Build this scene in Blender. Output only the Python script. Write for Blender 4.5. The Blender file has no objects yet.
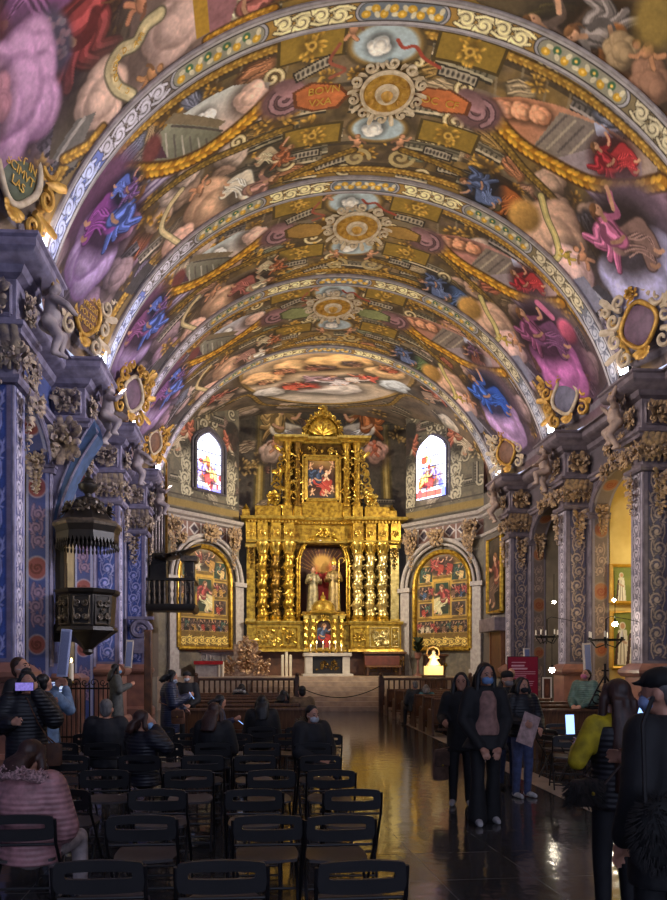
import bpy, bmesh, math, random
import numpy as np
from mathutils import Vector, Matrix
random.seed(7); RNG = np.random.RandomState(11)
PI = math.pi
sc = bpy.context.scene; COL = sc.collection
# ------------------------------------------------------------------ camera frame
TH = .0497; CAM = Vector((-2.52, 0, 1.72)); F = 700.; CX = 294.; Y0 = 666.
FWD = Vector((math.sin(TH), math.cos(TH), 0)); RGT = Vector((math.cos(TH), -math.sin(TH), 0))
def ray(px, py): return FWD + RGT*((px-CX)/F) + Vector((0, 0, (Y0-py)/F))
def at_y(px, py, Y): r = ray(px, py); return CAM + r*((Y-CAM.y)/r.y)
def at_x(px, py, X): r = ray(px, py); return CAM + r*((X-CAM.x)/r.x)
def at_z(px, py, Z): r = ray(px, py); return CAM + r*((Z-CAM.z)/r.z)
def at_d(px, py, d): return CAM + ray(px, py)*d
def at_pl(px, py, p0, n):
    r = ray(px, py); p0 = Vector(p0); n = Vector(n); return CAM + r*((p0-CAM).dot(n)/r.dot(n))
# ------------------------------------------------------------------ colour, materials
def lin(c):
    return tuple(((v/255.)/12.92 if v/255. <= .04045 else ((v/255.+.055)/1.055)**2.4) for v in c[:3])
def lina(a):
    a = np.clip(a/255., 0, 1); return np.where(a <= .04045, a/12.92, ((a+.055)/1.055)**2.4)
def newmat(name):
    m = bpy.data.materials.new(name); m.use_nodes = True
    return m, m.node_tree.nodes, m.node_tree.links, m.node_tree.nodes['Principled BSDF']
def mat(name, c1, c2=None, scale=6., rough=.6, metal=0., bump=0., detail=4., coords='Object', emis=0., sheen=0., stretch=None, spec=.5, coat=0.):
    m, N, L, b = newmat(name)
    b.inputs['Roughness'].default_value = rough; b.inputs['Metallic'].default_value = metal
    b.inputs['Specular IOR Level'].default_value = spec; b.inputs['Coat Weight'].default_value = coat
    c2 = c2 or tuple(v*.75 for v in c1)
    tc = N.new('ShaderNodeTexCoord'); nz = N.new('ShaderNodeTexNoise')
    nz.inputs['Scale'].default_value = scale; nz.inputs['Detail'].default_value = detail
    src = tc.outputs[coords]
    if stretch:
        mp = N.new('ShaderNodeMapping'); mp.inputs['Scale'].default_value = stretch
        L.new(src, mp.inputs['Vector']); src = mp.outputs['Vector']
    L.new(src, nz.inputs['Vector'])
    rp = N.new('ShaderNodeValToRGB'); rp.color_ramp.elements[0].position = .32; rp.color_ramp.elements[1].position = .68
    rp.color_ramp.elements[0].color = lin(c2)+(1,); rp.color_ramp.elements[1].color = lin(c1)+(1,)
    L.new(nz.outputs['Fac'], rp.inputs['Fac']); L.new(rp.outputs['Color'], b.inputs['Base Color'])
    if bump:
        bp = N.new('ShaderNodeBump'); bp.inputs['Strength'].default_value = bump; bp.inputs['Distance'].default_value = .02
        L.new(nz.outputs['Fac'], bp.inputs['Height']); L.new(bp.outputs['Normal'], b.inputs['Normal'])
    if emis:
        b.inputs['Emission Color'].default_value = lin(c1)+(1,); b.inputs['Emission Strength'].default_value = emis
    return m
def paintmat(name, rough=.7, bump=.15, scale=30., emis=0., metal=0., spec=.35):
    m, N, L, b = newmat(name)
    b.inputs['Roughness'].default_value = rough; b.inputs['Metallic'].default_value = metal; b.inputs['Specular IOR Level'].default_value = spec
    at = N.new('ShaderNodeAttribute'); at.attribute_name = 'Col'
    tc = N.new('ShaderNodeTexCoord'); nz = N.new('ShaderNodeTexNoise'); nz.inputs['Scale'].default_value = scale; nz.inputs['Detail'].default_value = 5
    L.new(tc.outputs['Object'], nz.inputs['Vector'])
    mr = N.new('ShaderNodeMapRange'); mr.inputs['From Min'].default_value = .3; mr.inputs['From Max'].default_value = .7
    mr.inputs['To Min'].default_value = .88; mr.inputs['To Max'].default_value = 1.1
    L.new(nz.outputs['Fac'], mr.inputs['Value'])
    mx = N.new('ShaderNodeVectorMath'); mx.operation = 'SCALE'
    L.new(at.outputs['Color'], mx.inputs[0]); L.new(mr.outputs['Result'], mx.inputs['Scale'])
    L.new(mx.outputs['Vector'], b.inputs['Base Color'])
    if bump:
        bp = N.new('ShaderNodeBump'); bp.inputs['Strength'].default_value = bump; bp.inputs['Distance'].default_value = .01
        L.new(nz.outputs['Fac'], bp.inputs['Height']); L.new(bp.outputs['Normal'], b.inputs['Normal'])
    if emis:
        L.new(mx.outputs['Vector'], b.inputs['Emission Color']); b.inputs['Emission Strength'].default_value = emis
    return m
# ------------------------------------------------------------------ mesh builder
def wloc(o):
    v = Vector((0, 0, 0))
    while o: v = v + o.location; o = o.parent
    return v
class MB:
    def __init__(s): s.V = []; s.F = []
    def add(s, V, Fc, M=None):
        n = len(s.V)
        if M is not None: V = [M @ Vector(v) for v in V]
        s.V += [tuple(v) for v in V]; s.F += [tuple(i+n for i in f) for f in Fc]; return s
    def box(s, x0, x1, y0, y1, z0, z1, M=None):
        V = [(x0,y0,z0),(x1,y0,z0),(x1,y1,z0),(x0,y1,z0),(x0,y0,z1),(x1,y0,z1),(x1,y1,z1),(x0,y1,z1)]
        return s.add(V, [(0,3,2,1),(4,5,6,7),(0,1,5,4),(1,2,6,5),(2,3,7,6),(3,0,4,7)], M)
    def cbox(s, c, d, rz=0):
        M = Matrix.Translation(Vector(c)) @ Matrix.Rotation(rz, 4, 'Z')
        return s.box(-d[0]/2, d[0]/2, -d[1]/2, d[1]/2, -d[2]/2, d[2]/2, M)
    def tube(s, P, r, n=8, cap=True, M=None, flat=1.):
        P = [Vector(p) for p in P]; m = len(P)
        R = r if isinstance(r, (list, tuple)) else [r]*m
        V = []; up = None
        for i, p in enumerate(P):
            t = (P[min(i+1, m-1)]-P[max(i-1, 0)])
            t = t.normalized() if t.length > 1e-9 else Vector((0,0,1))
            if up is None: up = Vector((0,0,1)) if abs(t.z) < .9 else Vector((1,0,0))
            a = t.cross(up)
            if a.length < 1e-6: a = t.cross(Vector((.3,.9,.1)))
            a.normalize(); b = a.cross(t).normalized(); up = b
            for k in range(n):
                an = 2*PI*k/n; V.append(p + a*(math.cos(an)*R[i]) + b*(math.sin(an)*R[i]*flat))
        Fc = []
        for i in range(m-1):
            for k in range(n): Fc.append((i*n+k, i*n+(k+1)%n, (i+1)*n+(k+1)%n, (i+1)*n+k))
        if cap: Fc += [tuple(range(n-1, -1, -1)), tuple((m-1)*n+k for k in range(n))]
        return s.add(V, Fc, M)
    def lathe(s, prof, c=(0,0,0), n=16, a0=0, M=None):
        V = []; m = len(prof)
        for r, z in prof:
            for k in range(n):
                an = a0+2*PI*k/n; V.append((c[0]+r*math.cos(an), c[1]+r*math.sin(an), c[2]+z))
        Fc = []
        for i in range(m-1):
            for k in range(n): Fc.append((i*n+k, i*n+(k+1)%n, (i+1)*n+(k+1)%n, (i+1)*n+k))
        Fc += [tuple(range(n-1, -1, -1)), tuple((m-1)*n+k for k in range(n))]
        return s.add(V, Fc, M)
    def ell(s, c, r, n=10, m=7, M=None):
        T = Matrix.Translation(Vector(c)); T = T @ M if M is not None else T
        if not isinstance(r, (tuple, list)): r = (r, r, r)
        V = [(0,0,-r[2])]; Fc = []
        for i in range(1, m):
            ph = -PI/2+PI*i/m
            for k in range(n):
                an = 2*PI*k/n; V.append((r[0]*math.cos(ph)*math.cos(an), r[1]*math.cos(ph)*math.sin(an), r[2]*math.sin(ph)))
        V.append((0,0,r[2])); top = len(V)-1
        for k in range(n): Fc.append((0, 1+(k+1)%n, 1+k))
        for i in range(m-2):
            for k in range(n): Fc.append((1+i*n+k, 1+i*n+(k+1)%n, 1+(i+1)*n+(k+1)%n, 1+(i+1)*n+k))
        for k in range(n): Fc.append((top, 1+(m-2)*n+k, 1+(m-2)*n+(k+1)%n))
        return s.add(V, Fc, T)
    def prism(s, poly, f, d0, d1):
        n = len(poly); V = [f(x, y, d0) for x, y in poly]+[f(x, y, d1) for x, y in poly]
        Fc = [tuple(range(n-1, -1, -1)), tuple(range(n, 2*n))]+[(i, (i+1)%n, n+(i+1)%n, n+i) for i in range(n)]
        return s.add(V, Fc)
    def sweep(s, path, prof, side=1, closed=False):
        # plan polyline path [(x,y)], profile [(offset,z)] closed loop, mitred
        P = [Vector((p[0], p[1])) for p in path]; n = len(P); m = len(prof); V = []
        for i in range(n):
            def nrm(a, b):
                d = (b-a).normalized(); return Vector((d.y, -d.x))*side
            if closed: n1 = nrm(P[i-1], P[i]); n2 = nrm(P[i], P[(i+1)%n])
            else:
                n1 = nrm(P[i-1], P[i]) if i > 0 else None; n2 = nrm(P[i], P[i+1]) if i < n-1 else None
                n1 = n1 or n2; n2 = n2 or n1
            mt = n1+n2; mt = mt/max(.3, mt.dot(n1)) if mt.length > 1e-6 else n1
            for o, z in prof: V.append((P[i].x+mt.x*o, P[i].y+mt.y*o, z))
        Fc = []
        for i in range(n if closed else n-1):
            j = (i+1) % n
            for k in range(m): Fc.append((i*m+k, i*m+(k+1)%m, j*m+(k+1)%m, j*m+k))
        if not closed: Fc += [tuple(range(m)), tuple((n-1)*m+k for k in range(m-1, -1, -1))]
        return s.add(V, Fc)
    def build(s, name, m, parent=None, smooth=40, bevel=0., kind=None, label=None, fix=True, local=False):
        me = bpy.data.meshes.new(name); off = wloc(parent) if parent and not local else Vector((0,0,0))
        me.from_pydata([(v[0]-off.x, v[1]-off.y, v[2]-off.z) for v in s.V], [], s.F)
        if fix:
            bm = bmesh.new(); bm.from_mesh(me); bmesh.ops.recalc_face_normals(bm, faces=bm.faces); bm.to_mesh(me); bm.free()
        me.materials.append(m)
        if smooth:
            me.polygons.foreach_set('use_smooth', [True]*len(me.polygons)); me.set_sharp_from_angle(angle=math.radians(smooth))
        o = bpy.data.objects.new(name, me); COL.objects.link(o)
        if parent: o.parent = parent
        if bevel:
            b = o.modifiers.new('bevel', 'BEVEL'); b.width = bevel; b.segments = 2; b.limit_method = 'ANGLE'
        if kind: o['kind'] = kind
        if label: o['label'] = label
        return o
def tag(o, label, cat, group=None):
    o['label'] = label; o['category'] = cat
    if group: o['group'] = group
    return o
def thing(name, label, cat, loc=(0,0,0), rz=0, group=None):
    o = bpy.data.objects.new(name, None); COL.objects.link(o); o.location = loc; o.rotation_euler = (0,0,rz); o.empty_display_size = .1
    return tag(o, label, cat, group)
def struct_root(name, loc=(0,0,0)):
    o = bpy.data.objects.new(name, None); COL.objects.link(o); o.location = loc; o['kind'] = 'structure'; return o
def kids(o): return [c for c in COL.objects if c.parent == o]
def dup(root, label=None, loc=None, rz=None, group=None, scale=None, mat_=None):
    def cp(o, par):
        c = o.copy(); COL.objects.link(c)
        if par: c.parent = par
        for ch in list(o.children): cp(ch, c)
        return c
    r = cp(root, None)
    if label: r['label'] = label
    if loc is not None: r.location = loc
    if rz is not None: r.rotation_euler = (0,0,rz)
    if group: r['group'] = group
    if scale is not None: r.scale = scale
    return r
# ------------------------------------------------------------------ painter (canvas in metres on a surface)
def vnoise(h, w, cell, seed=0):
    r = np.random.RandomState(seed); gh, gw = int(h/cell)+3, int(w/cell)+3
    g = r.rand(gh, gw); y = np.arange(h)/cell; x = np.arange(w)/cell
    yi = y.astype(int); xi = x.astype(int); fy = (y-yi)[:,None]; fx = (x-xi)[None]
    fy = fy*fy*(3-2*fy); fx = fx*fx*(3-2*fx)
    a = g[yi][:,xi]; b = g[yi][:,xi+1]; c = g[yi+1][:,xi]; d = g[yi+1][:,xi+1]
    return (a*(1-fx)+b*fx)*(1-fy)+(c*(1-fx)+d*fx)*fy
class Cv:
    def __init__(s, x0, x1, y0, y1, ppm, col):
        s.x0, s.y0, s.p = x0, y0, ppm; s.nx = int((x1-x0)*ppm)+2; s.ny = int((y1-y0)*ppm)+2
        s.x1, s.y1 = x1, y1
        s.X = np.linspace(x0, x1, s.nx); s.Y = np.linspace(y0, y1, s.ny)
        s.A = np.empty((s.ny, s.nx, 3)); s.A[:] = col
    def sub(s, xa, xb, ya, yb):
        i0, i1 = np.searchsorted(s.X, xa), np.searchsorted(s.X, xb); j0, j1 = np.searchsorted(s.Y, ya), np.searchsorted(s.Y, yb)
        if i1 <= i0 or j1 <= j0: return None
        return (slice(j0, j1), slice(i0, i1)), s.X[None, i0:i1], s.Y[j0:j1, None]
    def mixin(s, sl, m, col):
        m = np.clip(m, 0, 1)[..., None]; s.A[sl] = s.A[sl]*(1-m)+np.asarray(col)*m
    def ell(s, x, y, rx, ry=None, rot=0., col=(0,0,0), soft=.15, sh=0., sd=(0,1), a=1., rag=0.):
        ry = ry or rx; R = max(rx, ry)*(1+soft)+.02
        q = s.sub(x-R, x+R, y-R, y+R)
        if not q: return
        sl, X, Y = q; c, n = math.cos(rot), math.sin(rot)
        u = ((X-x)*c+(Y-y)*n)/rx; v = (-(X-x)*n+(Y-y)*c)/ry; d = np.sqrt(u*u+v*v)
        if rag: an = np.arctan2(v, u); d = d*(1+rag*np.sin(an*5+x*7)+rag*.6*np.sin(an*9+y*5))
        px = 1./(s.p*min(rx, ry))
        m = np.clip((1+max(soft, px)/2-d)/max(soft, px), 0, 1)*a
        k = 1+sh*(((X-x)*sd[0]+(Y-y)*sd[1])/max(rx, ry)) if sh else np.ones_like(d)
        s.mixin(sl, m, np.asarray(col)*k[..., None])
    def line(s, P, w, col, a=1., taper=False, soft=.25):
        P = np.asarray(P, float); n = len(P); W = w if not np.isscalar(w) else (np.linspace(w, w*.15, n) if taper else np.full(n, w))
        mw = max(W); q = s.sub(P[:,0].min()-mw, P[:,0].max()+mw, P[:,1].min()-mw, P[:,1].max()+mw)
        if not q: return
        sl, X, Y = q; best = np.full((Y.shape[0], X.shape[1]), -9.)
        for i in range(n-1):
            ax, ay = P[i]; dx, dy = P[i+1]-P[i]; l = dx*dx+dy*dy+1e-12
            t = np.clip(((X-ax)*dx+(Y-ay)*dy)/l, 0, 1); d = np.hypot(X-ax-t*dx, Y-ay-t*dy); ww = (W[i]+(W[i+1]-W[i])*t)/2
            e = np.maximum(ww*soft, .5/s.p); best = np.maximum(best, (ww+e/2-d)/e)
        s.mixin(sl, np.clip(best, 0, 1)*a, col)
    def poly(s, P, col, a=1., col2=None, gd=(0,1)):
        P = np.asarray(P, float); q = s.sub(P[:,0].min(), P[:,0].max(), P[:,1].min(), P[:,1].max())
        if not q: return
        sl, X, Y = q; ins = np.zeros((Y.shape[0], X.shape[1]), bool); n = len(P)
        for i in range(n):
            x1, y1 = P[i]; x2, y2 = P[(i+1)%n]
            if y1 == y2: continue
            ins ^= ((Y > min(y1, y2)) & (Y <= max(y1, y2)) & (X < x1+(Y-y1)*(x2-x1)/(y2-y1)))
        c = np.asarray(col, float)
        if col2 is not None:
            g = (X-P[:,0].min())*gd[0]/max(1e-6, np.ptp(P[:,0]))+(Y-P[:,1].min())*gd[1]/max(1e-6, np.ptp(P[:,1]))
            g = np.clip(g, 0, 1)[..., None]; c = c*(1-g)+np.asarray(col2)*g
        s.mixin(sl, ins*a, c)
    def rect(s, xa, xb, ya, yb, col, a=1.):
        q = s.sub(xa, xb, ya, yb)
        if q: s.mixin(q[0], np.full((q[2].shape[0], q[1].shape[1]), a), col)
    def bar(s, x, y, l, w, ang, col, a=1.):
        c, n = math.cos(ang), math.sin(ang); s.poly([(x+c*i*l-n*j*w, y+n*i*l+c*j*w) for i, j in ((-1,-.5),(1,-.5),(1,.5),(-1,.5))], col, a)
    def mottle(s, amt=.12, cell=.3, seed=1, tint=None):
        n = vnoise(s.ny, s.nx, cell*s.p, seed)*.65+vnoise(s.ny, s.nx, max(2, cell*s.p/3), seed+1)*.35
        if tint is None: s.A *= (1+amt*(n-.5)*2)[..., None]
        else:
            m = np.clip((n-.45)*4, 0, 1)[..., None]*amt; s.A = s.A*(1-m)+np.asarray(tint)*m
    def mesh(s, f, name, m, parent=None, kind=None, hole=None, flip=False):
        X, Y = np.meshgrid(s.X, s.Y); P = np.stack(f(X.ravel(), Y.ravel()), 1)
        if parent: P = P-np.array(wloc(parent))
        nx, ny = s.nx, s.ny; idx = np.arange(nx*ny).reshape(ny, nx)
        Q = np.stack([idx[:-1,:-1], idx[:-1,1:], idx[1:,1:], idx[1:,:-1]], -1).reshape(-1, 4)
        if flip: Q = Q[:, ::-1]
        if hole is not None:
            h = hole(X, Y); k = (h[:-1,:-1] | h[:-1,1:] | h[1:,1:] | h[1:,:-1]).ravel(); Q = Q[~k]
        me = bpy.data.meshes.new(name); me.vertices.add(nx*ny); me.vertices.foreach_set('co', P.astype(np.float32).ravel())
        me.loops.add(Q.size); me.loops.foreach_set('vertex_index', Q.astype(np.int32).ravel())
        me.polygons.add(len(Q)); me.polygons.foreach_set('loop_start', np.arange(0, Q.size, 4, dtype=np.int32))
        me.update(calc_edges=True); me.polygons.foreach_set('use_smooth', np.ones(len(Q), bool))
        at = me.color_attributes.new('Col', 'FLOAT_COLOR', 'POINT')
        C = np.ones((nx*ny, 4), np.float32); C[:, :3] = lina(s.A).reshape(-1, 3); at.data.foreach_set('color', C.ravel())
        me.materials.append(m); o = bpy.data.objects.new(name, me); COL.objects.link(o)
        if parent: o.parent = parent
        if kind: o['kind'] = kind
        return o
def spir(x, y, r, a0, turns, sgn=1, n=22, inner=.12):
    t = np.linspace(0, 1, n); rr = r*(1-t*(1-inner)); an = a0+sgn*turns*2*PI*t
    return np.stack([x+rr*np.cos(an), y+rr*np.sin(an)], 1)
def rinceau(cv, o, d, L, half, col, dark, step=None, w=None, seed=0, hl=None):
    # acanthus scroll running along direction d from o, half-width 'half'
    r = random.Random(seed); d = np.array(d, float); p = np.array([-d[1], d[0]]); o = np.array(o, float)
    step = step or half*1.7; w = w or half*.3; n = max(1, int(round(L/step))); step = L/n
    hl = hl or tuple(min(255, c*1.18) for c in col)
    for i in range(n):
        sg = 1 if i % 2 else -1; c = o+d*(i+.5)*step+p*sg*half*.12; base = math.atan2(d[1], d[0])
        for (cc, ww, off) in ((dark, w*1.5, 0.), (col, w, 0.), (hl, w*.4, .02)):
            S = spir(c[0], c[1], half*.72, base+PI-sg*.6, 1.35, -sg); cv.line(S, ww, cc)
            e = c+d*step*.75-p*sg*half*.5
            m_ = c+d*step*.35-p*sg*half*.75; st = c-d*step*.5-p*sg*half*.55
            cv.line([st, (st+m_)/2-p*sg*half*.15, m_, e], ww*.8, cc)
            for k in range(4):
                an = base-sg*(.4+k*.75)+PI; q = c+half*.74*np.array([math.cos(an), math.sin(an)]); q2 = c+half*1.02*np.array([math.cos(an-sg*.3), math.sin(an-sg*.3)])
                cv.line([q, q2], ww*.75, cc)
            if cc is not hl or half > .3:
                for k in range(7):
                    an = base-sg*(.2+k*.8); q = c+half*(.5+.12*(k%2))*np.array([math.cos(an), math.sin(an)]); cv.ell(q[0], q[1], half*.17*(1.25 if cc is dark else 1), half*.08*(1.5 if cc is dark else 1), an+.9*sg, cc, soft=.3)
                for k in range(3): q = e+(k-1)*p*half*.3-d*half*.15*abs(k-1); cv.line([c+d*step*.3-p*sg*half*.55, q], ww*.6, cc, taper=True)
            if cc is col: cv.ell(c[0], c[1], half*.2, half*.2, 0, hl)
def garland(cv, P, w, c1, c2, dk, step=None, leaf=1.):
    P = np.asarray(P, float); cv.line(P, w*1.25, dk); cv.line(P, w*.8, c2)
    sg = np.hypot(*np.diff(P, axis=0).T); cum = np.r_[0, np.cumsum(sg)]; L = cum[-1]; step = step or w*.5; n = int(L/step)
    for i in range(n):
        t = (i+.5)*step; x = np.interp(t, cum, P[:,0]); y = np.interp(t, cum, P[:,1]); x2 = np.interp(t+.02, cum, P[:,0]); y2 = np.interp(t+.02, cum, P[:,1])
        a = math.atan2(y2-y, x2-x)
        for sd in (-1, 1):
            cv.ell(x-math.sin(a)*sd*w*.25, y+math.cos(a)*sd*w*.25, w*.32*leaf, w*.17, a+sd*.7, c1 if (i+sd) % 3 else c2, soft=.3, sh=.35, sd=(-math.sin(a), math.cos(a)))
def smooth_path(P, n=40):
    P = np.asarray(P, float); t = np.r_[0, np.cumsum(np.hypot(*np.diff(P, axis=0).T))]; T = np.linspace(0, t[-1], n); out = []
    for k in range(2):
        m = np.gradient(P[:,k], t); i = np.clip(np.searchsorted(t, T)-1, 0, len(t)-2); h = t[i+1]-t[i]; u = (T-t[i])/h
        out.append((2*u**3-3*u**2+1)*P[i,k]+(u**3-2*u**2+u)*h*m[i]+(-2*u**3+3*u**2)*P[i+1,k]+(u**3-u**2)*h*m[i+1])
    return np.stack(out, 1)
def figure(cv, x, y, h, up, robe, cape=None, skin=(206,158,126), seed=0, pose=1, wings=None, seated=True):
    g = random.Random(seed); u = np.array(up, float); u /= np.hypot(*u); r = np.array([u[1], -u[0]])*pose; o = np.array([x, y])
    P = lambda a, b: tuple(o+r*a*h+u*b*h)
    ang = math.atan2(u[1], u[0])-PI/2; dk = lambda c, k=.45: tuple(v*k for v in c); hi = lambda c, k=1.3: tuple(min(255, v*k+10) for v in c)
    E = lambda a, b, rx, ry, rot, col, **k: cv.ell(*P(a, b), rx*h, ry*h, ang+rot*pose, col, soft=k.pop('soft', .2), sh=k.pop('sh', .45), sd=tuple(u*.7-r*.5), **k)
    S = lambda pts, w, col, **k: cv.line(smooth_path([P(*p) for p in pts], 12), w*h, col, **k)
    cape = cape or dk(robe, .75)
    cv.ell(*P(.0, .36), .5*h, .5*h, ang, dk(robe, .28), soft=.5, a=.8)
    if wings:
        for q in (-1, 1):
            for k in range(7): cv.line([P(q*.08, .62), P(q*(.5-.03*k), .95-.1*k)], .07*h, wings if k % 2 else hi(wings), taper=True)
    # wind-blown mantle behind the back, in swinging bands
    for k in range(4):
        b = .58-.1*k; w = .2-.02*k; W_ = np.linspace(w, w*.45, 12)*h; tip = (-.36-.06*g.random(), b+.12-.1*k+.06*g.random())
        for c0, ww, off in ((dk(cape), 1.2, -.01), (cape, 1., 0), (hi(cape), .25, .04), (dk(cape, .65), .18, -.035)): cv.line(smooth_path([P(-.02, b+off), P(-.18, b+.05+off), P(-.29, b-.03+off), P(tip[0], tip[1]+off)], 12), W_*ww, c0, a=.95)
    # legs under the robe: far thigh, near thigh, hanging shins, hem
    for c0, k in ((dk(robe), 1.2), (robe, 1.)):
        S([(-.06,.36),(.14,.34),(.3,.3)], .2*k, c0); S([(.3,.3),(.3,.16),(.24,.0)], .15*k, c0); S([(-.05,.32),(.1,.2),(.2,.16)], .2*k, c0); S([(.2,.16),(.12,.04),(.06,-.08)], .15*k, c0)
    E(-.05,.34,.19,.15,.2,robe); 
    for k in range(6):
        c0 = hi(robe, 1.4) if k % 2 else dk(robe, .6); v = .04*k
        S([(-.16+v,.42-v*.5),(.05+v*.6,.34-v*.7),(.22+v*.4,.27-v*.6),(.27-v*.3,.06-v*.6)], .026, c0, a=.85, taper=True); S([(-.12,.36-v),(.04,.24-v*.6),(.16,.1-v),(.08+v*.5,-.06)], .022, c0, a=.8, taper=True)
    S([(.24,.0),(.27,-.05),(.33,-.07)], .05, skin); S([(.06,-.08),(.09,-.13),(.15,-.14)], .05, dk(skin, .85))
    # torso, arms, head
    S([(-.05,.36),(-.05,.5),(-.01,.64)], .23, dk(cape, .55)); S([(-.05,.36),(-.05,.5),(-.0,.63)], .19, cape); S([(-.08,.42),(-.09,.52),(-.05,.63)], .06, hi(cape)); S([(.0,.4),(.02,.52),(.02,.6)], .03, dk(cape, .6))
    e = g.uniform(-.1, .16)
    S([(-.1,.61),(-.2,.52),(-.17,.4),(-.06,.36)], .085, dk(cape, .7)); S([(-.17,.42),(-.06,.36),(.02,.36)], .05, dk(skin, .85))
    S([(.08,.62),(.18,.56),(.27,.56+e),(.33,.62+e)], .08, dk(cape, .9)); S([(.2,.56+e*.5),(.28,.57+e),(.35,.66+e)], .05, skin); cv.ell(*P(.36,.68+e), .03*h, .03*h, 0, skin)
    S([(.0,.64),(.02,.7),(.03,.74)], .06, dk(skin, .85)); E(.0,.79,.078,.085,0,(92,62,42)); E(.035,.775,.062,.076,-.2,skin,sh=.3); E(.0,.83,.075,.045,.4,(122,86,56)); 
    cv.ell(*P(.06,.785), .01*h, .01*h, 0, (70,44,36)); S([(-.06,.82),(-.1,.74),(-.07,.66)], .035, (104,72,48), taper=True)
def cloud(cv, x, y, r, col, up=(0,1), seed=0, n=6, dk=None):
    g = random.Random(seed); dk = dk or tuple(c*.68 for c in col); lt = tuple(min(255, c*1.16+6) for c in col); u = np.array(up, float); u /= np.hypot(*u)
    cv.ell(x-u[0]*r*.2, y-u[1]*r*.2, r*1.4, r*1.3, 0, tuple(c*.36 for c in col), soft=.55, a=.75)
    L_ = []
    for i in range(n+4):
        a = 2*PI*i/(n+4)+g.uniform(-.3,.3); q = r*g.uniform(.36,.55); d = r*g.uniform(.45,.72); L_.append((x+math.cos(a)*d, y+math.sin(a)*d, q))
    L_.sort(key=lambda t: -(t[0]*u[0]+t[1]*u[1]))
    for cx, cy, q in L_+[(x, y, r*.6), (x-u[0]*r*.35, y-u[1]*r*.35, r*.45)]:
        cv.ell(cx, cy, q*1.06, q*1.02, 0, dk, soft=.18, a=.9); cv.ell(cx+u[0]*q*.1, cy+u[1]*q*.1, q*.95, q*.9, 0, col, soft=.4, sh=.3, sd=tuple(u), a=.95); cv.ell(cx+u[0]*q*.35+q*.15*u[1], cy+u[1]*q*.35-q*.15*u[0], q*.55, q*.45, 0, lt, soft=.9, a=.7)
def putto(cv, x, y, h, up, skin=(206,150,116), seed=0, pose=1):
    u = np.array(up, float); u /= np.hypot(*u); r = np.array([u[1], -u[0]])*pose; o = np.array([x, y]); P = lambda a, b: tuple(o+r*a*h+u*b*h); dk = tuple(c*.62 for c in skin)
    for a, b, c, d in ((0,.3,-.2,0),(.06,.3,.25,.05)): cv.line([P(a, b), P((a+c)/2+.05, .12), P(c, d)], .17*h, dk); cv.line([P(a, b), P((a+c)/2+.05, .13), P(c, d)], .13*h, skin)
    cv.ell(*P(0, .46), .17*h, .24*h, 0, dk); cv.ell(*P(-.01, .47), .15*h, .21*h, 0, skin, soft=.3, sh=.3, sd=tuple(u))
    cv.line([P(.1, .58), P(.3, .62), P(.4, .8)], .11*h, skin); cv.line([P(-.1, .58), P(-.28, .5), P(-.36, .4)], .11*h, dk)
    cv.ell(*P(.03, .82), .13*h, .13*h, 0, (118,82,50)); cv.ell(*P(.05, .8), .105*h, .11*h, 0, skin)
def banner(cv, P, w, col=(206,186,142), seed=0):
    Q = smooth_path(P, 30); cv.line(Q, w*1.3, tuple(c*.45 for c in col)); cv.line(Q, w, col); cv.line(Q+np.array([w*.12, w*.12]), w*.35, tuple(min(255, c*1.12) for c in col))
# ------------------------------------------------------------------ building constants
YR = [8.0, 12.42, 16.87, 21.01, 25.56]; RWD = .52; RI = 6.373; RV = 6.44; ZC = 6.82; ZL = 8.5
PHR = math.acos((ZL-ZC)/RI); PHV = math.acos((ZL-ZC)/RV); SR = RI*PHR; SV = RV*PHV
M_fresco = paintmat('fresco', .75, .12, 14.)
M_fresco_fine = paintmat('fresco_fine', .65, .1, 40.)
M_mould = {-1: mat('stucco_blue_grey', (136,130,156), (98,92,114), 5, .6, bump=.1), 1: mat('stucco_mauve_grey', (118,106,112), (86,76,82), 5, .6, bump=.1)}  # same stucco on both sides, coloured light taken into each tint
M_foli = {-1: mat('stucco_foliage_cool', (186,166,140), (88,78,92), 9, .55, bump=.1), 1: mat('stucco_foliage_warm', (186,152,108), (86,72,68), 9, .55, bump=.1)}
M_white = mat('pale_moulding', (178,170,164), (150,140,138), 8, .55, bump=.05)
M_pink = mat('pink_marble', (150,104,88), (112,78,72), 3, .3, detail=8, bump=.02)
M_cream = mat('chapel_plaster', (214,190,120), (196,168,96), 2, .8)
M_dark = mat('dark_plaster', (70,62,58), (50,45,44), 2, .8)
M_ribedge = mat('rib_edge', (150,142,146), (118,110,112), 6, .65)
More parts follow.
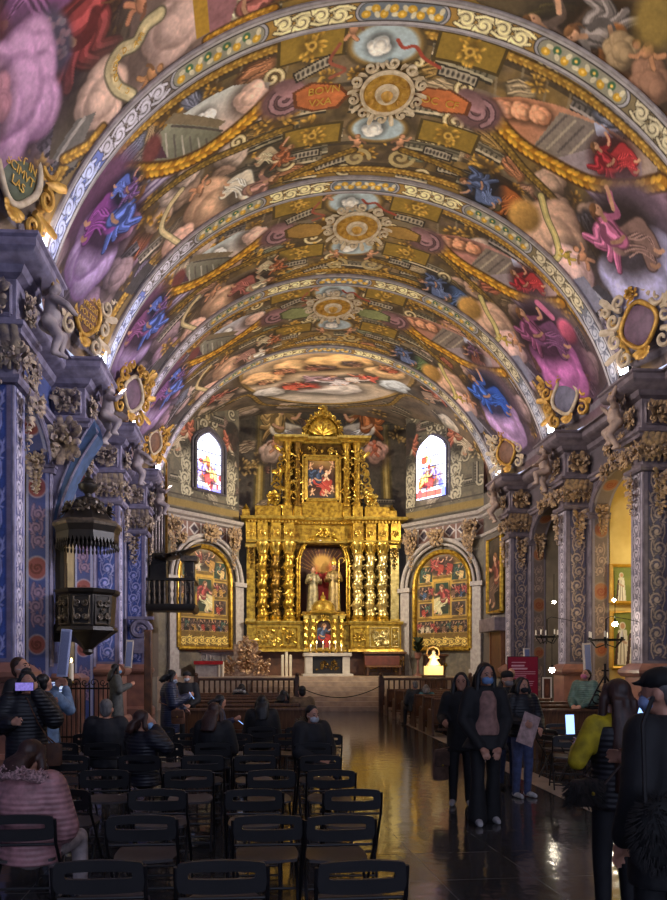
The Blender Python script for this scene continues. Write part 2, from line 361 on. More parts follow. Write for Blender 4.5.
# ------------------------------------------------------------------ ceiling: bays between painted ribs
def v_inv(px, py, R=RV):
    r = ray(px, py); a = r.x*r.x+r.z*r.z; cx, cz = CAM.x, CAM.z-ZC; b = r.x*cx+r.z*cz; c = cx*cx+cz*cz-R*R
    t = (-b+math.sqrt(b*b-a*c))/a; p = CAM+r*t
    return R*math.atan2(p.x, p.z-ZC), p.y
def vmap(Ya, L):
    def f(S, T):
        ph = S/RV; q = np.clip(T/L, 0, 1); e = np.clip((abs(ph)/PHV-.5)/.5, 0, 1); e = e*e*(3-2*e)
        b = .5*np.sin(PI*q)**.7*e
        return (RV+b)*np.sin(ph), Ya+T, ZC+RV*np.cos(ph)
    return f
GOLD1, GOLD2, GDK = (212,160,62), (160,110,34), (74,50,26)
def foliage(cv, x, y, r, c1, c2, dk, g, n=16):
    cv.ell(x, y, r*.9, r*.8, 0, dk, soft=.6, a=.8)
    for i in range(n):
        a = g.uniform(0, 2*PI); q = r*math.sqrt(g.random()); cv.ell(x+q*math.cos(a), y+q*math.sin(a), r*.26, r*.12, a+g.uniform(-.6, .6), c1 if g.random() > .4 else c2, soft=.3, sh=.4, sd=(math.cos(a), math.sin(a)))
def drape(cv, x, y, h, ang, c, g, n=9):
    dk = tuple(k*.5 for k in c); hi = tuple(min(255, k*1.35+10) for k in c); ca, sa = math.cos(ang), math.sin(ang)
    P = lambda a, b: (x+(a*ca-b*sa)*h, y+(a*sa+b*ca)*h)
    cv.ell(x, y, h*.62, h*.36, ang, dk, soft=.3, rag=.08); cv.ell(*P(.03, .04), h*.54, h*.3, ang, c, soft=.3, rag=.08)
    for i in range(n):
        b = -.26+.52*i/(n-1); cv.line(smooth_path([P(-.5+g.uniform(0,.2), b*1.1), P(-.1, b+g.uniform(-.12,.12)), P(.25, b*.8), P(.52, b*.6+g.uniform(-.1,.1))], 10), h*.055, hi if i % 2 else dk, a=.85, taper=True)
def bars(cv, x, y, l, ang, c=(176,164,142)):
    ca, sa = math.cos(ang), math.sin(ang)
    for o_, w_, k in ((0,.32,.34),(-.02,.25,.74),(.07,.06,1.15),(-.08,.05,.5)): cv.bar(x-o_*sa, y+o_*ca, l, w_, ang, tuple(min(255, v_*k) for v_ in c))
    for i in range(int(l*2/.12)): u = -l+.12*(i+.5); cv.bar(x+u*ca, y+u*sa, .025, .09, ang, tuple(v_*.45 for v_ in c))
def filler(cv, L, g):
    for i in range(240):
        s_ = g.uniform(-7.7, 7.7); t_ = g.uniform(0, L); a_ = abs(s_); k = g.random(); sgn = 1 if s_ > 0 else -1
        if a_ < 3.2:
            if k < .35: foliage(cv, s_, t_, g.uniform(.16,.32), (196,154,72), (158,118,52), (84,64,38), g)
            elif k < .6: bars(cv, s_, t_, g.uniform(.3,.7), g.uniform(-.12,.12), g.choice([(178,164,138),(156,146,122),(190,176,150)]))
            elif k < .8:
                q = spir(s_, t_, g.uniform(.16,.28), g.uniform(0,6), 1.3, g.choice([-1,1])); cv.line(q, .13, (76,60,42)); cv.line(q, .085, (206,186,138)); cv.line(q, .03, (236,220,178))
            else: drape(cv, s_, t_, g.uniform(.4,.7), g.uniform(-.5,.5), g.choice([(164,112,80),(150,120,70),(120,124,104),(170,150,120)]), g)
        elif a_ < 5.8:
            if k < .3: foliage(cv, s_, t_, g.uniform(.18,.34), (192,148,68), (156,114,52), (88,66,40), g)
            elif k < .5: bars(cv, s_, t_, g.uniform(.4,.9), g.uniform(-.2,.2), g.choice([(170,156,140),(150,140,136),(190,176,162)]))
            elif k < .75: drape(cv, s_, t_, g.uniform(.5,1.), g.uniform(-1.2,1.2), g.choice([(190,172,150),(160,96,74),(140,118,90),(118,120,140),(172,130,108)]), g)
            else: cloud(cv, s_, t_, g.uniform(.25,.45), g.choice([(186,154,134),(170,140,124),(190,168,156)]), (-sgn, 0), i, 6)
        else:
            if k < .35: cloud(cv, s_, t_, g.uniform(.3,.55), g.choice([(170,136,160),(176,150,150),(160,134,140)]), (-sgn, 0), i, 6)
            elif k < .6: drape(cv, s_, t_, g.uniform(.5,.9), g.uniform(-1.2,1.2), g.choice([(136,96,124),(150,104,104),(120,108,130),(150,130,110)]), g)
            elif k < .8: bars(cv, s_, t_, g.uniform(.4,.7), g.uniform(-.3,.3), (140,132,140))
            else: foliage(cv, s_, t_, g.uniform(.2,.3), (186,146,76), (146,110,60), (84,64,46), g)
def paint_bay(cv, L, v=0, extra=None):
    g = random.Random(50+v)
    B0, BL = YR[1], YR[2]-RWD-YR[1]
    def T(px, py):
        s, y = v_inv(px, py); return (s, (y-B0)/BL*L)
    def TL(*P): return [T(*p) for p in P]
    jit = lambda c, a=14: tuple(max(0, min(255, k+g.uniform(-a, a))) for k in c)
    cv.mottle(.6, .8, 5+v, (150,118,64)); cv.mottle(.7, .5, 15+v, (62,52,42)); cv.mottle(.4, .6, 25+v, (140,118,104))
    # painted architecture: long cornices running across the vault
    for (t, w, c) in ((.03,.1,(150,120,58)), (.09,.04,(66,56,46)), (.97,.1,(150,118,58)), (.91,.04,(66,56,46)), (.3,.06,(128,116,98)), (.34,.03,(64,56,48)), (.7,.06,(136,122,100)), (.74,.03,(64,56,48))):
        cv.line([(-SV, t*L), (SV, t*L)], w*L*.9, c, a=.8)
    for sd in (-1, 1):
        for k in range(5):
            s0 = sd*(1.4+k*.5); cv.line([(s0, .05*L), (s0+sd*.25, .3*L)], .05, (150,136,112), a=.6); cv.line([(s0, .72*L), (s0-sd*.2, .95*L)], .05, (58,50,42), a=.6)
    # purplish lower zones beside the springings
    for sd in (-1, 1):
        cv.ell(sd*7.5, .4*L, 1.5, 1.5, 0, (112,92,108), soft=.8, a=.8); cv.ell(sd*6.7, .75*L, 1.2, 1., 0, (92,84,90), soft=.8, a=.7)
    filler(cv, L, g)
    for t_ in (.055, .945): garland(cv, [(x_, t_*L) for x_ in np.linspace(-SV, SV, 60)], .17, (196,156,74), (150,112,48), (66,50,30), .1)
    # lunettes with painted sky and buildings
    sky = jit((206,206,206), 10)
    Lp = TL((150,168),(146,150),(172,122),(200,103),(232,86),(270,82),(266,102),(248,122),(222,140),(196,157),(164,168))
    cv.poly(Lp, sky, col2=jit((216,188,176), 10)); cloud(cv, *T(252,97), .32, (222,184,168), (1,0), v, 5, (206,170,160)); cloud(cv, *T(205,120), .22, (232,224,216), (1,0), v+1, 4, (206,206,210))
    arch = jit((158,148,130)); cv.poly(TL((146,160),(150,146),(172,120),(216,122),(224,138),(196,157),(164,166)), arch, col2=tuple(c*.75 for c in arch))
    cv.poly(TL((164,124),(174,113),(226,121),(218,128)), (132,116,92)); cv.line(TL((172,126),(222,131)), .05, (90,82,76))
    for k in range(6): cv.line(TL((166+8*k,134+k),(168+8*k,158-1.5*k)), .04, (98,90,86) if k % 2 else (196,188,172))
    cv.poly(TL((148,160),(146,150),(160,140),(168,158)), (88,58,70)); cv.ell(*T(153,150), .22, .3, .4, (116,66,64), soft=.4)
    Rp = TL((491,98),(520,97),(560,106),(600,124),(632,145),(656,168),(650,180),(620,183),(585,176),(550,160),(515,140),(497,118))
    cv.poly(Rp, jit((206,142,108), 12), col2=jit((168,152,150), 10), gd=(1,0))
    for c_ in ((505,110),(522,112),(540,116)): cloud(cv, *T(*c_), .2, (226,164,128), (-1,0), v, 4, (196,126,92))
    cv.poly(TL((530,150),(560,112),(600,126),(626,144),(600,150),(560,165)), (150,136,122), col2=(120,110,112), gd=(1,0))
    for k in range(5): cv.line(TL((536+11*k,146+3*k),(566+9*k,116+5*k)), .05, (186,170,150) if k % 2 else (104,94,92))
    cv.poly(TL((545,162),(600,146),(640,160),(640,180),(590,176)), (166,150,156)); cv.poly(TL((594,122),(602,126),(614,138),(597,136)), (190,196,226))
    figure(cv, *T(628,172), 1.05, (-1,.15), (170,54,58), (150,44,52), seed=v, pose=-1) if v in (0, 1) else figure(cv, *T(622,170), .9, (-1,.1), (120,72,60), (96,70,90), seed=v)
    # second, leafy garland rows and the white dentil cornices
    for P in (((128,232),(150,206),(176,182),(206,163),(240,148),(290,128)), ((455,108),(490,130),(525,170),(560,206),(592,250),(606,292))):
        garland(cv, smooth_path(TL(*P), 40), .17, (158,126,58), (116,92,44), (62,48,30), .1)
    for P in (((120,226),(146,196),(170,172),(196,156)), ((585,182),(606,206),(622,226),(632,250))):
        Q = smooth_path(TL(*P), 20); cv.line(Q, .3, (118,102,130)); cv.line(Q, .2, (196,182,204)); cv.line(Q, .06, (120,104,140))
    # gold garlands under the lunettes
    for P in (((128,172),(150,171),(176,166),(202,154),(228,136),(250,118),(272,97)), ((489,106),(503,128),(522,146),(552,164),(590,183),(626,188),(660,182))):
        garland(cv, smooth_path(TL(*P), 50), .3, (226,172,62), (170,116,34), (84,54,24), .13)
    # mauve volutes at the tips
    for (c_, sg) in (((284,100),1), ((478,112),-1)):
        x, y = T(*c_); cv.ell(x, y, .55, .45, 0, (112,82,84), soft=.4); cv.line(spir(x, y, .34, 1., 1.6, sg), .15, (74,52,58)); cv.line(spir(x, y, .34, 1., 1.6, sg), .09, (164,126,132)); cv.ell(*T(c_[0]+sg*6, c_[1]-11), .34, .2, .5, (150,112,116), sh=.4)
    # ochre cartouches with lettering fields
    oc = [(178,104,62),(150,116,60),(130,136,92),(150,90,70)][v % 4]
    for P in (((292,93),(312,82),(340,84),(350,95),(338,108),(312,112),(294,108)), ((414,95),(424,87),(452,90),(472,103),(468,116),(440,113),(418,106))):
        cv.poly(TL(*P), tuple(c*.6 for c in oc)); q = np.array(TL(*P)); c0 = q.mean(0); cv.poly(c0+(q-c0)*.86, oc, col2=tuple(min(255, c*1.15) for c in oc), gd=(1,0))
    # olive panels with gold discs, grey dentil bars
    for c_ in ((312,46),(470,52),(312,136),(448,136)):
        x, y = T(*c_); cv.bar(x, y, .66, .62, .0, (78,64,36)); cv.bar(x, y, .6, .52, 0, (146,118,50)); foliage(cv, x, y, .27, (196,156,70), (160,122,50), (110,86,40), g, 22); cv.ell(x, y, .1, .1, 0, (206,166,80)); cv.ell(x, y, .05, .05, 0, (110,82,38))
    for P in (((290,158),(318,152)), ((315,168),(345,158)), ((425,150),(450,158)), ((438,168),(470,176)), ((296,78),(330,60)), ((440,70),(476,82))):
        Q = TL(*P); a_ = math.atan2(Q[1][1]-Q[0][1], Q[1][0]-Q[0][0]); l_ = math.hypot(Q[1][0]-Q[0][0], Q[1][1]-Q[0][1])/2; mx_, my_ = (Q[0][0]+Q[1][0])/2, (Q[0][1]+Q[1][1])/2; cv.bar(mx_, my_, l_+.04, .27, a_, (52,46,40)); cv.bar(mx_, my_, l_, .19, a_, (176,164,144)); n = 7
        for k in range(n): cv.ell(Q[0][0]+(Q[1][0]-Q[0][0])*(k+.5)/n, Q[0][1]+(Q[1][1]-Q[0][1])*(k+.5)/n, .03, .06, 0, (64,58,54))
    # sky ovals fore and aft of the rosette, putti and red ribbon
    for (c_, rx, ry) in (((386,44),.62,.42), ((378,128),.56,.34)):
        x, y = T(*c_); cv.ell(x, y, rx*1.25, ry*1.3, 0, (70,58,40), soft=.1); cv.ell(x, y, rx*1.15, ry*1.2, 0, (146,118,70)); cv.ell(x, y, rx, ry, 0, (176,192,200)); cloud(cv, x-.1, y+.05, .2, (214,208,200), (0,1), v, 5, (186,190,196))
    cv.line(smooth_path(TL((398,40),(404,48),(414,46),(424,58),(440,68)), 20), .07, (160,72,56)); cv.line(smooth_path(TL((340,44),(330,62),(345,70),(330,78)), 20), .07, (150,84,66))
    for (c_, ps) in (((356,150),1), ((398,150),-1), ((352,40),1)): putto(cv, *T(*c_), .5, (0,-1), seed=v, pose=ps)
    for sd in (-1, 1):
        x, y = T(378+sd*22, 158); cv.line(spir(x, y, .3, 0, 1.4, sd), .1, (176,156,110)); garland(cv, smooth_path(TL((378+sd*24,150),(378+sd*52,160),(378+sd*92,178)), 20), .16, (150,118,50), (110,84,36), (60,46,28), .09)
    # groups of figures on clouds, banners
    RB = [(226,214,196),(150,90,84),(160,120,110),(190,176,150)]
    cloud(cv, *T(214,204), .72, (206,166,138), (1,0), v, 9, (156,120,100)); cloud(cv, *T(178,244), .46, (210,168,150), (1,0), v+3, 6, (166,128,118))
    figure(cv, *T(228,196), 1.45, (1,.1), RB[v % 4], RB[(v+2) % 4], seed=v); figure(cv, *T(262,164), .9, (.9,-.3), (190,170,140), (150,90,60), seed=v+5)
    putto(cv, *T(190,196), .6, (1,0), seed=v); banner(cv, TL((182,190),(172,204),(163,228),(172,238),(192,250)), .13)
    cv.poly(TL((128,292),(150,262),(158,270),(138,298)), (74,68,70)); cv.line(TL((136,294),(156,266)), .08, (206,198,190)); garland(cv, TL((134,296),(152,284),(166,272)), .12, (190,150,84), (140,104,60), (80,60,40))
    OR = [(160,92,48),(74,96,140),(92,110,76),(140,80,84)]
    cloud(cv, *T(556,234), .72, (196,160,138), (-1,0), v, 9, (146,116,104)); cloud(cv, *T(572,268), .55, (206,172,166), (-1,0), v+5, 7, (160,130,132))
    figure(cv, *T(516,214), 1.5, (-1,.1), OR[v % 4], (96,84,60), seed=v+9, pose=-1); cv.ell(*T(524,216), .4, .46, 0, (178,136,74), soft=.4, sh=.35, sd=(-1,0)); figure(cv, *T(496,196), 1.05, (-1,0), (96,110,150), (74,86,120), seed=v+2)
    banner(cv, TL((541,196),(547,218),(556,240),(558,256),(545,264)), .15, (196,180,120)); putto(cv, *T(588,266), .6, (-1,0), seed=v, pose=-1); putto(cv, *T(572,262), .45, (-1,0), (190,160,70), seed=v+1)
    cv.poly(TL((584,292),(594,284),(622,318),(610,324)), (70,66,72)); cv.line(TL((590,290),(614,320)), .06, (150,150,164)); cv.poly(TL((566,282),(582,276),(600,306),(590,320)), (120,118,136)); garland(cv, TL((570,284),(582,300),(592,316)), .14, (196,180,150), (150,130,100), (80,70,64))
    # seated robed figures over the springings
    cv.ell(*T(104,200), .95, .8, 0, (104,70,98), soft=.5)
    cloud(cv, *T(108,250), .8, (184,158,200), (1,0), v, 8, (124,92,140)); cloud(cv, *T(132,226), .34, (196,150,176), (1,0), v+2, 5, (150,104,136))
    figure(cv, *T(104,238), 1.6, (1,.12), jit((140,86,132)), (92,112,190), seed=v+20); figure(cv, *T(122,196), .8, (1,.3), (92,110,190), (110,80,130), seed=v+21)
    cb = [(186,182,222),(206,122,190),(196,160,216),(176,160,190)][v % 4]
    cv.ell(*T(632,226), 1.05, .9, 0, (100,82,96), soft=.5); cloud(cv, *T(634,278), .92, cb, (-1,0), v, 9, tuple(c*.78 for c in cb))
    figure(cv, *T(634,262), 1.75, (-1,.02), [(136,108,100),(116,74,110),(52,92,190),(130,100,96)][v % 4], [(196,112,150),(134,76,112),(60,100,196),(150,110,90)][v % 4], seed=v+30, pose=-1); 
    if v % 4 == 1: cv.line(TL((638,208),(622,190)), .2, (206,120,160)); cv.ell(*T(656,226), .34, .3, 0, (186,92,120), soft=.4, sh=.4, sd=(-1,0))
    # cornices by the piers
    for sd in (-1, 1):
        cv.line([(sd*8.1, .0), (sd*8.1, L)], .16, (120,112,122)); cv.line([(sd*7.95, 0), (sd*7.95, L)], .05, (72,66,78))
    if extra: extra(cv)
    cv.mottle(.1, .12, 60+v)
def extra0(cv):
    B = YR[0]
    def T(px, py): s, y = v_inv(px, py); return (s, y-B)
    def TL(*P): return [T(*p) for p in P]
    # left corner
    cv.poly(TL((-20,-20),(150,-20),(70,80),(20,180),(-20,200)), (112,80,84)); cv.poly(TL((86,-10),(135,-10),(92,28)), (128,136,170))
    cv.poly(TL((70,110),(160,20),(180,60),(90,160),(60,160)), (96,86,70))
    garland(cv, smooth_path(TL((60,86),(88,50),(108,20),(122,-8)), 30), .22, (170,120,48), (124,86,36), (70,50,30), .1)
    figure(cv, *T(36,66), 2.3, (1,.1), (136,88,130), (140,60,60), seed=3); cv.ell(*T(8,60), .5, .6, 0, (128,52,56), soft=.5); cv.ell(*T(66,44), .3, .45, 0, (92,88,110), soft=.4)
    for k in range(24): cv.ell(*T(58+RNG.rand()*20, 20+RNG.rand()*40), .05, .04, 0, (150+40*RNG.rand(),140,150))
    cloud(cv, *T(38,96), .8, (190,146,178), (1,0), 4, 10, (132,92,126)); cloud(cv, *T(16,106), .4, (168,118,130), (1,0), 5, 6, (120,84,96))
    cloud(cv, *T(160,50), .85, (186,154,142), (1,0), 6, 10, (140,114,106)); cloud(cv, *T(178,24), .62, (192,162,154), (1,0), 7, 8, (146,120,114)); cloud(cv, *T(106,98), .52, (196,164,148), (1,0), 8, 8, (150,124,112))
    putto(cv, *T(128,16), .6, (1,0), (190,130,100)); putto(cv, *T(140,84), .55, (1,0), (186,134,92), pose=-1)
    banner(cv, TL((160,14),(146,26),(138,42),(122,52),(114,68),(118,86),(132,96)), .2, (196,180,140))
    cv.poly(TL((192,-8),(224,-8),(212,30),(196,40)), (176,136,50)); cv.poly(TL((206,-8),(240,-8),(226,36),(210,40)), (150,104,110)); garland(cv, TL((206,40),(240,22),(275,8)), .14, GOLD1, GOLD2, GDK)
    cv.poly(TL((62,160),(84,120),(100,112),(84,150),(76,168)), (110,104,98)); cv.line(TL((66,160),(90,118)), .06, (170,160,150)); garland(cv, TL((70,160),(90,146),(104,128)), .16, (206,160,70), (150,110,50), (84,60,34))
    # right corner
    cv.poly(TL((455,-20),(700,-20),(700,140),(620,88),(545,34),(480,4)), (92,78,58)); garland(cv, smooth_path(TL((540,22),(560,34),(582,56),(606,70),(630,90),(650,108),(668,118)), 40), .16, (200,160,80), (140,104,52), (70,54,32), .08)
    for k in range(9): cv.line(smooth_path(TL((576,8),(550-k*4,4+k*2),(532+k*2,18-k)), 8), .07, (150,132,72) if k % 2 else (104,90,54), taper=True)
    figure(cv, *T(606,66), 1.9, (-1,0), (150,132,124), (110,92,84), seed=12, pose=-1); figure(cv, *T(640,60), 1.6, (-1,.2), (150,92,48), (128,118,116), seed=13); cloud(cv, *T(622,52), .3, (150,126,96), (-1,0), 3, 6)
    cloud(cv, *T(652,84), .4, (140,104,84), (-1,0), 9, 7); putto(cv, *T(660,62), .6, (-1,0), (180,130,96)); cv.ell(*T(660,16), .4, .5, 0, (140,116,60), soft=.5)
PPM = [46, 46, 42, 36]
for k in range(4):
    Ya = YR[k]; L = YR[k+1]-RWD-Ya
    cv = Cv(-SV, SV, 0, L, PPM[k], (112,94,64)); paint_bay(cv, L, k-1 if k else 3, extra0 if k == 0 else None)
    cv.mesh(vmap(Ya, L), 'ceiling', M_fresco, None, 'structure')
# plain vault over the rest of the nave behind the viewer
cv = Cv(-SV, SV, 0, 13.6, 3, (120,102,76)); cv.mesh(lambda S, T: (RV*np.sin(S/RV), -6+T, ZC+RV*np.cos(S/RV)), 'ceiling', M_fresco, None, 'structure')
# ribs
def rib(k):
    Y1 = YR[k]; Ya = Y1-RWD; root = struct_root('trim_%d' % k, (0, Y1, ZL))
    cv = Cv(-SR, SR, 0, RWD, 64 if k < 2 else 54, (112,90,56)); W = RWD
    for s0, s1, c in ((-9,-6.0,(104,120,190) if k < 3 else (112,108,130)), (-6.0,-3.,(120,108,104)), (-3,3,(164,128,66)), (3,6.2,(126,112,84)), (6.2,9,(112,114,124))): cv.rect(s0, s1, 0, W, c)
    tones = [(190,182,170),(206,192,150),(190,180,140)]
    segs = [(-8.1,-6.3,(176,184,220) if k < 3 else (176,170,190)), (-6.1,-4.5,(182,178,190)), (-2.3,-.95,(220,206,160)), (.95,2.3,(220,206,160)), (4.5,6.2,(184,174,146)), (6.4,8.1,(150,152,164))]
    for a, b, c in segs: rinceau(cv, (a, W/2), (1,0), b-a, W*.4, c, (56,44,34) if abs(a+b) < 12 else (62,66,96), seed=k, w=W*.15)
    for c0, hl in ((0,.85), (-3.4,1.0), (3.4,1.0)):
        for q, col in ((1.,(52,46,46)), (.95,(166,164,172)), (.82,(58,54,50)), (.78,(150,146,130) if c0 else (112,120,132))):
            hw = W*.4*q; ll = hl*(1-(1-q)*.4); cv.line([(c0-ll+hw, W/2), (c0+ll-hw, W/2)], hw*2, col, soft=.06)
        for i in range(9):
            x = c0+(i-4)*hl*.19; cv.ell(x, W/2+.05*(-1)**i, .085, .075, i*.7, (208,160,52) if i % 2 == 0 or not c0 else (66,104,74), soft=.3); cv.ell(x+.04, W/2-.06*(-1)**i, .07, .045, i, (214,204,176), soft=.3); cv.ell(x, W/2+.05*(-1)**i, .03, .03, 0, (240,206,110))
    for y in (0.035, W-.035): cv.line([(-SR, y), (SR, y)], .07, (170,164,168)); cv.line([(-SR, y+(.045 if y < .2 else -.045)), (SR, y+(.045 if y < .2 else -.045))], .022, (58,50,46))
    cv.mottle(.12, .2, 80+k)
    cv.mesh(lambda S, T: (RI*np.sin(S/RI), Ya+T, ZC+RI*np.cos(S/RI)), 'painted_soffit', M_fresco_fine, root)
    for y in (Ya, Y1):
        m = MB(); m.tube([((RI+.015)*math.sin(p), y, ZC+(RI+.015)*math.cos(p)) for p in np.linspace(-PHR, PHR, 90)], .028, 6)
        n = 90; V = []
        for p in np.linspace(-PHR, PHR, n):
            for r in (RI, RV+.05): V.append((r*math.sin(p), y, ZC+r*math.cos(p)))
        m.add(V, [(2*i, 2*i+1, 2*i+3, 2*i+2) for i in range(n-1)]); m.build('moulding', M_ribedge, root)
for k in range(1, 5): rib(k)
# ------------------------------------------------------------------ apse vault and walls
def ap_z(x): return 8.1+5.12*np.sqrt(np.clip(1-(np.abs(x)/6.75)**2.9, 0, 1))
YA0, YA1 = YR[4], 31.7
def a_inv(px, py):
    r = ray(px, py); lo, hi = 20., 60.
    f = lambda t: (CAM.z+r.z*t)-(ap_z(CAM.x+r.x*t) if abs(CAM.x+r.x*t) < 6.75 else 8.1)
    for _ in range(40):
        m = (lo+hi)/2
        if f(m) > 0: hi = m
        else: lo = m
    p = CAM+r*lo; return p.x, p.y-YA0
# parametrise by angle so the steep sides are sampled well
def a_map(S, T):
    q = np.clip(np.abs(S)/6.75, 0, 1); x = 6.75*np.sin(q*PI/2)**(1/1.2)*np.sign(S); return x, YA0+T, ap_z(x)
def ax2s(x): q = min(1, abs(x)/6.75)**1.2; return math.copysign(math.asin(q)/(PI/2)*6.75, x)
cv = Cv(-6.75, 6.75, 0, YA1-YA0, 40, (110,98,84)); cv.mottle(.5, .6, 3, (70,62,54)); cv.mottle(.4, .5, 4, (140,116,92))
for i in range(120):
    g_ = random.Random(i+9); x_, t_ = g_.uniform(-6.6,6.6), g_.uniform(0,6.1); k_ = i % 4
    if k_ == 0: foliage(cv, x_, t_, .32, (180,150,92), (136,110,64), (66,56,44), g_, 18)
    elif k_ == 1: drape(cv, x_, t_, .8, g_.uniform(-1.2,1.2), g_.choice([(160,140,116),(140,96,80),(120,116,118),(150,124,88)]), g_)
    elif k_ == 2: bars(cv, x_, t_, .5, g_.uniform(-.3,.3), (150,138,116))
    else: cloud(cv, x_, t_, .35, (170,150,132), (0,-1), i, 6)
def AT(px, py): x, y = a_inv(px, py); return (ax2s(x), y)
def ATL(*P): return [AT(*p) for p in P]
for px in range(150, 500, 14): cv.line(ATL((px, 300+abs(px-327)*.62), (px+(327-px)*.04, 330+abs(px-327)*.62)), .25, (92,80,60), a=.5)
ov = smooth_path([AT(327+84*math.cos(a), 377+26*math.sin(a)) for a in np.linspace(0, 2*PI, 40)], 80)
c0 = ov.mean(0); cv.poly(c0+(ov-c0)*1.1, (78,64,44)); cv.poly(c0+(ov-c0)*1.06, (166,136,80)); cv.poly(ov, (206,168,122), col2=(196,186,176), gd=(0,1))
for (px, py, r, c) in ((262,378,.5,(222,176,128)),(300,366,.5,(226,180,130)),(345,362,.55,(222,176,120)),(385,372,.5,(216,178,130)),(395,386,.4,(190,196,200)),(270,392,.4,(196,190,184)),(330,388,.6,(206,196,190))): cloud(cv, *AT(px, py), r, c, (0,-1), px, 7, tuple(k*.86 for k in c))
for (px, py, h, rb, cp, ps) in ((298,389,.9,(200,92,72),(170,70,60),1),(330,384,1.0,(210,196,200),(150,120,130),-1),(360,382,.9,(206,190,180),(190,90,74),1),(284,374,.6,(180,120,84),(150,100,80),1),(318,370,.55,(120,74,60),(90,70,64),1),(352,366,.5,(110,80,66),(90,76,74),-1),(388,372,.6,(170,90,64),(190,130,90),-1),(266,384,.5,(170,120,90),(190,150,110),1)):
    figure(cv, *AT(px, py), h, (.0,-1), rb, cp, seed=px, pose=ps)
for sd in (-1, 1):
    garland(cv, smooth_path(ATL((327+sd*10,408),(327+sd*60,405),(327+sd*84,396),(327+sd*100,404)), 30), .14, (160,130,66), (116,92,48), (58,48,34), .09)
    figure(cv, *AT(327+sd*108, 402), 1.1, (-.3*sd,-1), (150,128,110), (150,84,70), seed=5+sd, pose=sd); cloud(cv, *AT(327+sd*122, 424), .4, (186,176,160), (0,-1), 3, 6)
cv.mottle(.12, .15, 9); cv.mesh(a_map, 'ceiling', M_fresco, None, 'structure')
AP = {-1: [(-6.6,25.36),(-6.45,27.6),(-3.4,30.6)], 1: [(6.6,25.36),(6.45,27.6),(3.95,30.6)]}
SANZ = 1.3
def apse_wall(sd):
    A, Bp, C = [Vector((p[0], p[1], 0)) for p in AP[sd]]; root = struct_root('wall_apse_left' if sd < 0 else 'wall_apse_right', (A.x, A.y, 0))
    out = {}
    for nm, p, q in (('side', A, Bp), ('canted', Bp, C)):
        d = (q-p); L = d.length; d = d/L; n = Vector((-d.y, d.x, 0))
        if nm == 'side': c = (104,98,94)
        else: c = (112,104,92)
        zt = 8.6 if nm == 'side' else 13.2
        cv = Cv(0, L, 0, zt, 34, c)
        I = lambda px, py: (lambda P: ((P-p).dot(d), P.z))(at_pl(px, py, p, n))
        cv.mottle(.4, .5, 5, (84,78,72)); cv.mottle(.4, .35, 6, (134,126,112))
        hole = None
        if nm == 'canted':
            cv.rect(0, L, 7.9, 13.2, (104,98,84)); cv.mottle(.5, .35, 8, (80,74,64)); cv.mottle(.45, .3, 12, (136,124,100))
            cv.rect(0, L, 6.95, 7.75, (122,92,84)); w0 = I(209, 460) if sd < 0 else I(432.5, 465); hw = I(222, 460)[0]-w0[0] if sd < 0 else I(446, 465)[0]-w0[0]; hw = abs(hw)
            z0, z1, zt_ = (I(209, 492)[1], I(209, 447)[1], I(209, 431)[1]) if sd < 0 else (I(432, 497)[1], I(432, 452)[1], I(432, 437)[1])
            out['win'] = (p, d, w0[0], hw, z0, z1, zt_)
            for i in range(60):
                g_ = random.Random(i+5); x_, z_ = g_.uniform(.1, L-.1), g_.uniform(8.7, 12.8); k_ = i % 4
                if k_ == 0: foliage(cv, x_, z_, .3, (166,150,116), (126,112,84), (62,56,50), g_, 18)
                elif k_ == 1: drape(cv, x_, z_, .7, g_.uniform(-1.4,1.4), g_.choice([(150,140,120),(124,104,94),(130,120,96)]), g_)
                elif k_ == 2: q_ = spir(x_, z_, .25, g_.uniform(0,6), 1.3, g_.choice([-1,1])); cv.line(q_, .13, (60,54,48)); cv.line(q_, .08, (176,166,140))
                else: bars(cv, x_, z_, .4, g_.choice([0, PI/2]), (136,128,112))
            for sgn in (-1, 1):
                rinceau(cv, (w0[0]+sgn*(hw+.5), 8.6), (0,1), 2.6, .32, (168,160,136), (70,66,60), seed=4)
                figure(cv, w0[0]+sgn*(hw+.75), 10.6, 1.6, (0,1), (176,160,136), (160,96,76), seed=7, pose=sgn)
            cv.line([(0,8.3),(L,8.3)], .3, (150,122,60), a=.7); cv.line([(0,8.62),(L,8.62)], .06, (70,64,58)); cv.line([(0,8.05),(L,8.05)], .08, (72,66,60))
            for i in range(6):
                x = (i+.5)*L/6; cv.poly([(x-.28,7.35),(x,7.62),(x+.28,7.35),(x,7.08)], (196,188,184)); cv.poly([(x-.2,7.35),(x,7.54),(x+.2,7.35),(x,7.16)], (74,62,70)); cv.line([(x+L/12,6.95),(x+L/12,7.75)], .07, (190,182,180))
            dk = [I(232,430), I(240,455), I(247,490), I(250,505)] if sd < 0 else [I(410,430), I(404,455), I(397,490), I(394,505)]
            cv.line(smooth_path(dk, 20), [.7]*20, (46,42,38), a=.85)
            def hole(X, Y, w=w0[0], hw=hw, z0=z0, z1=z1, zt_=zt_):
                q = np.clip((Y-z1)/(zt_-z1), 0, 1); h = np.where(Y < z1, hw, hw*(1-q**2)**.9); return (np.abs(X-w) < h) & (Y > z0) & (Y < zt_)
        else:
            cv.rect(0, L, 1.3, 3.2, (92,82,76)); rinceau(cv, (L*.5, 3.4), (0,1), 3., .3, (140,128,120), (70,64,66), seed=9)
        cv.mesh(lambda X, Z, p=p, d=d: (p.x+d.x*X, p.y+d.y*X, Z), 'painted_plaster', M_fresco, root, hole=hole); out[nm] = (p, d, L)
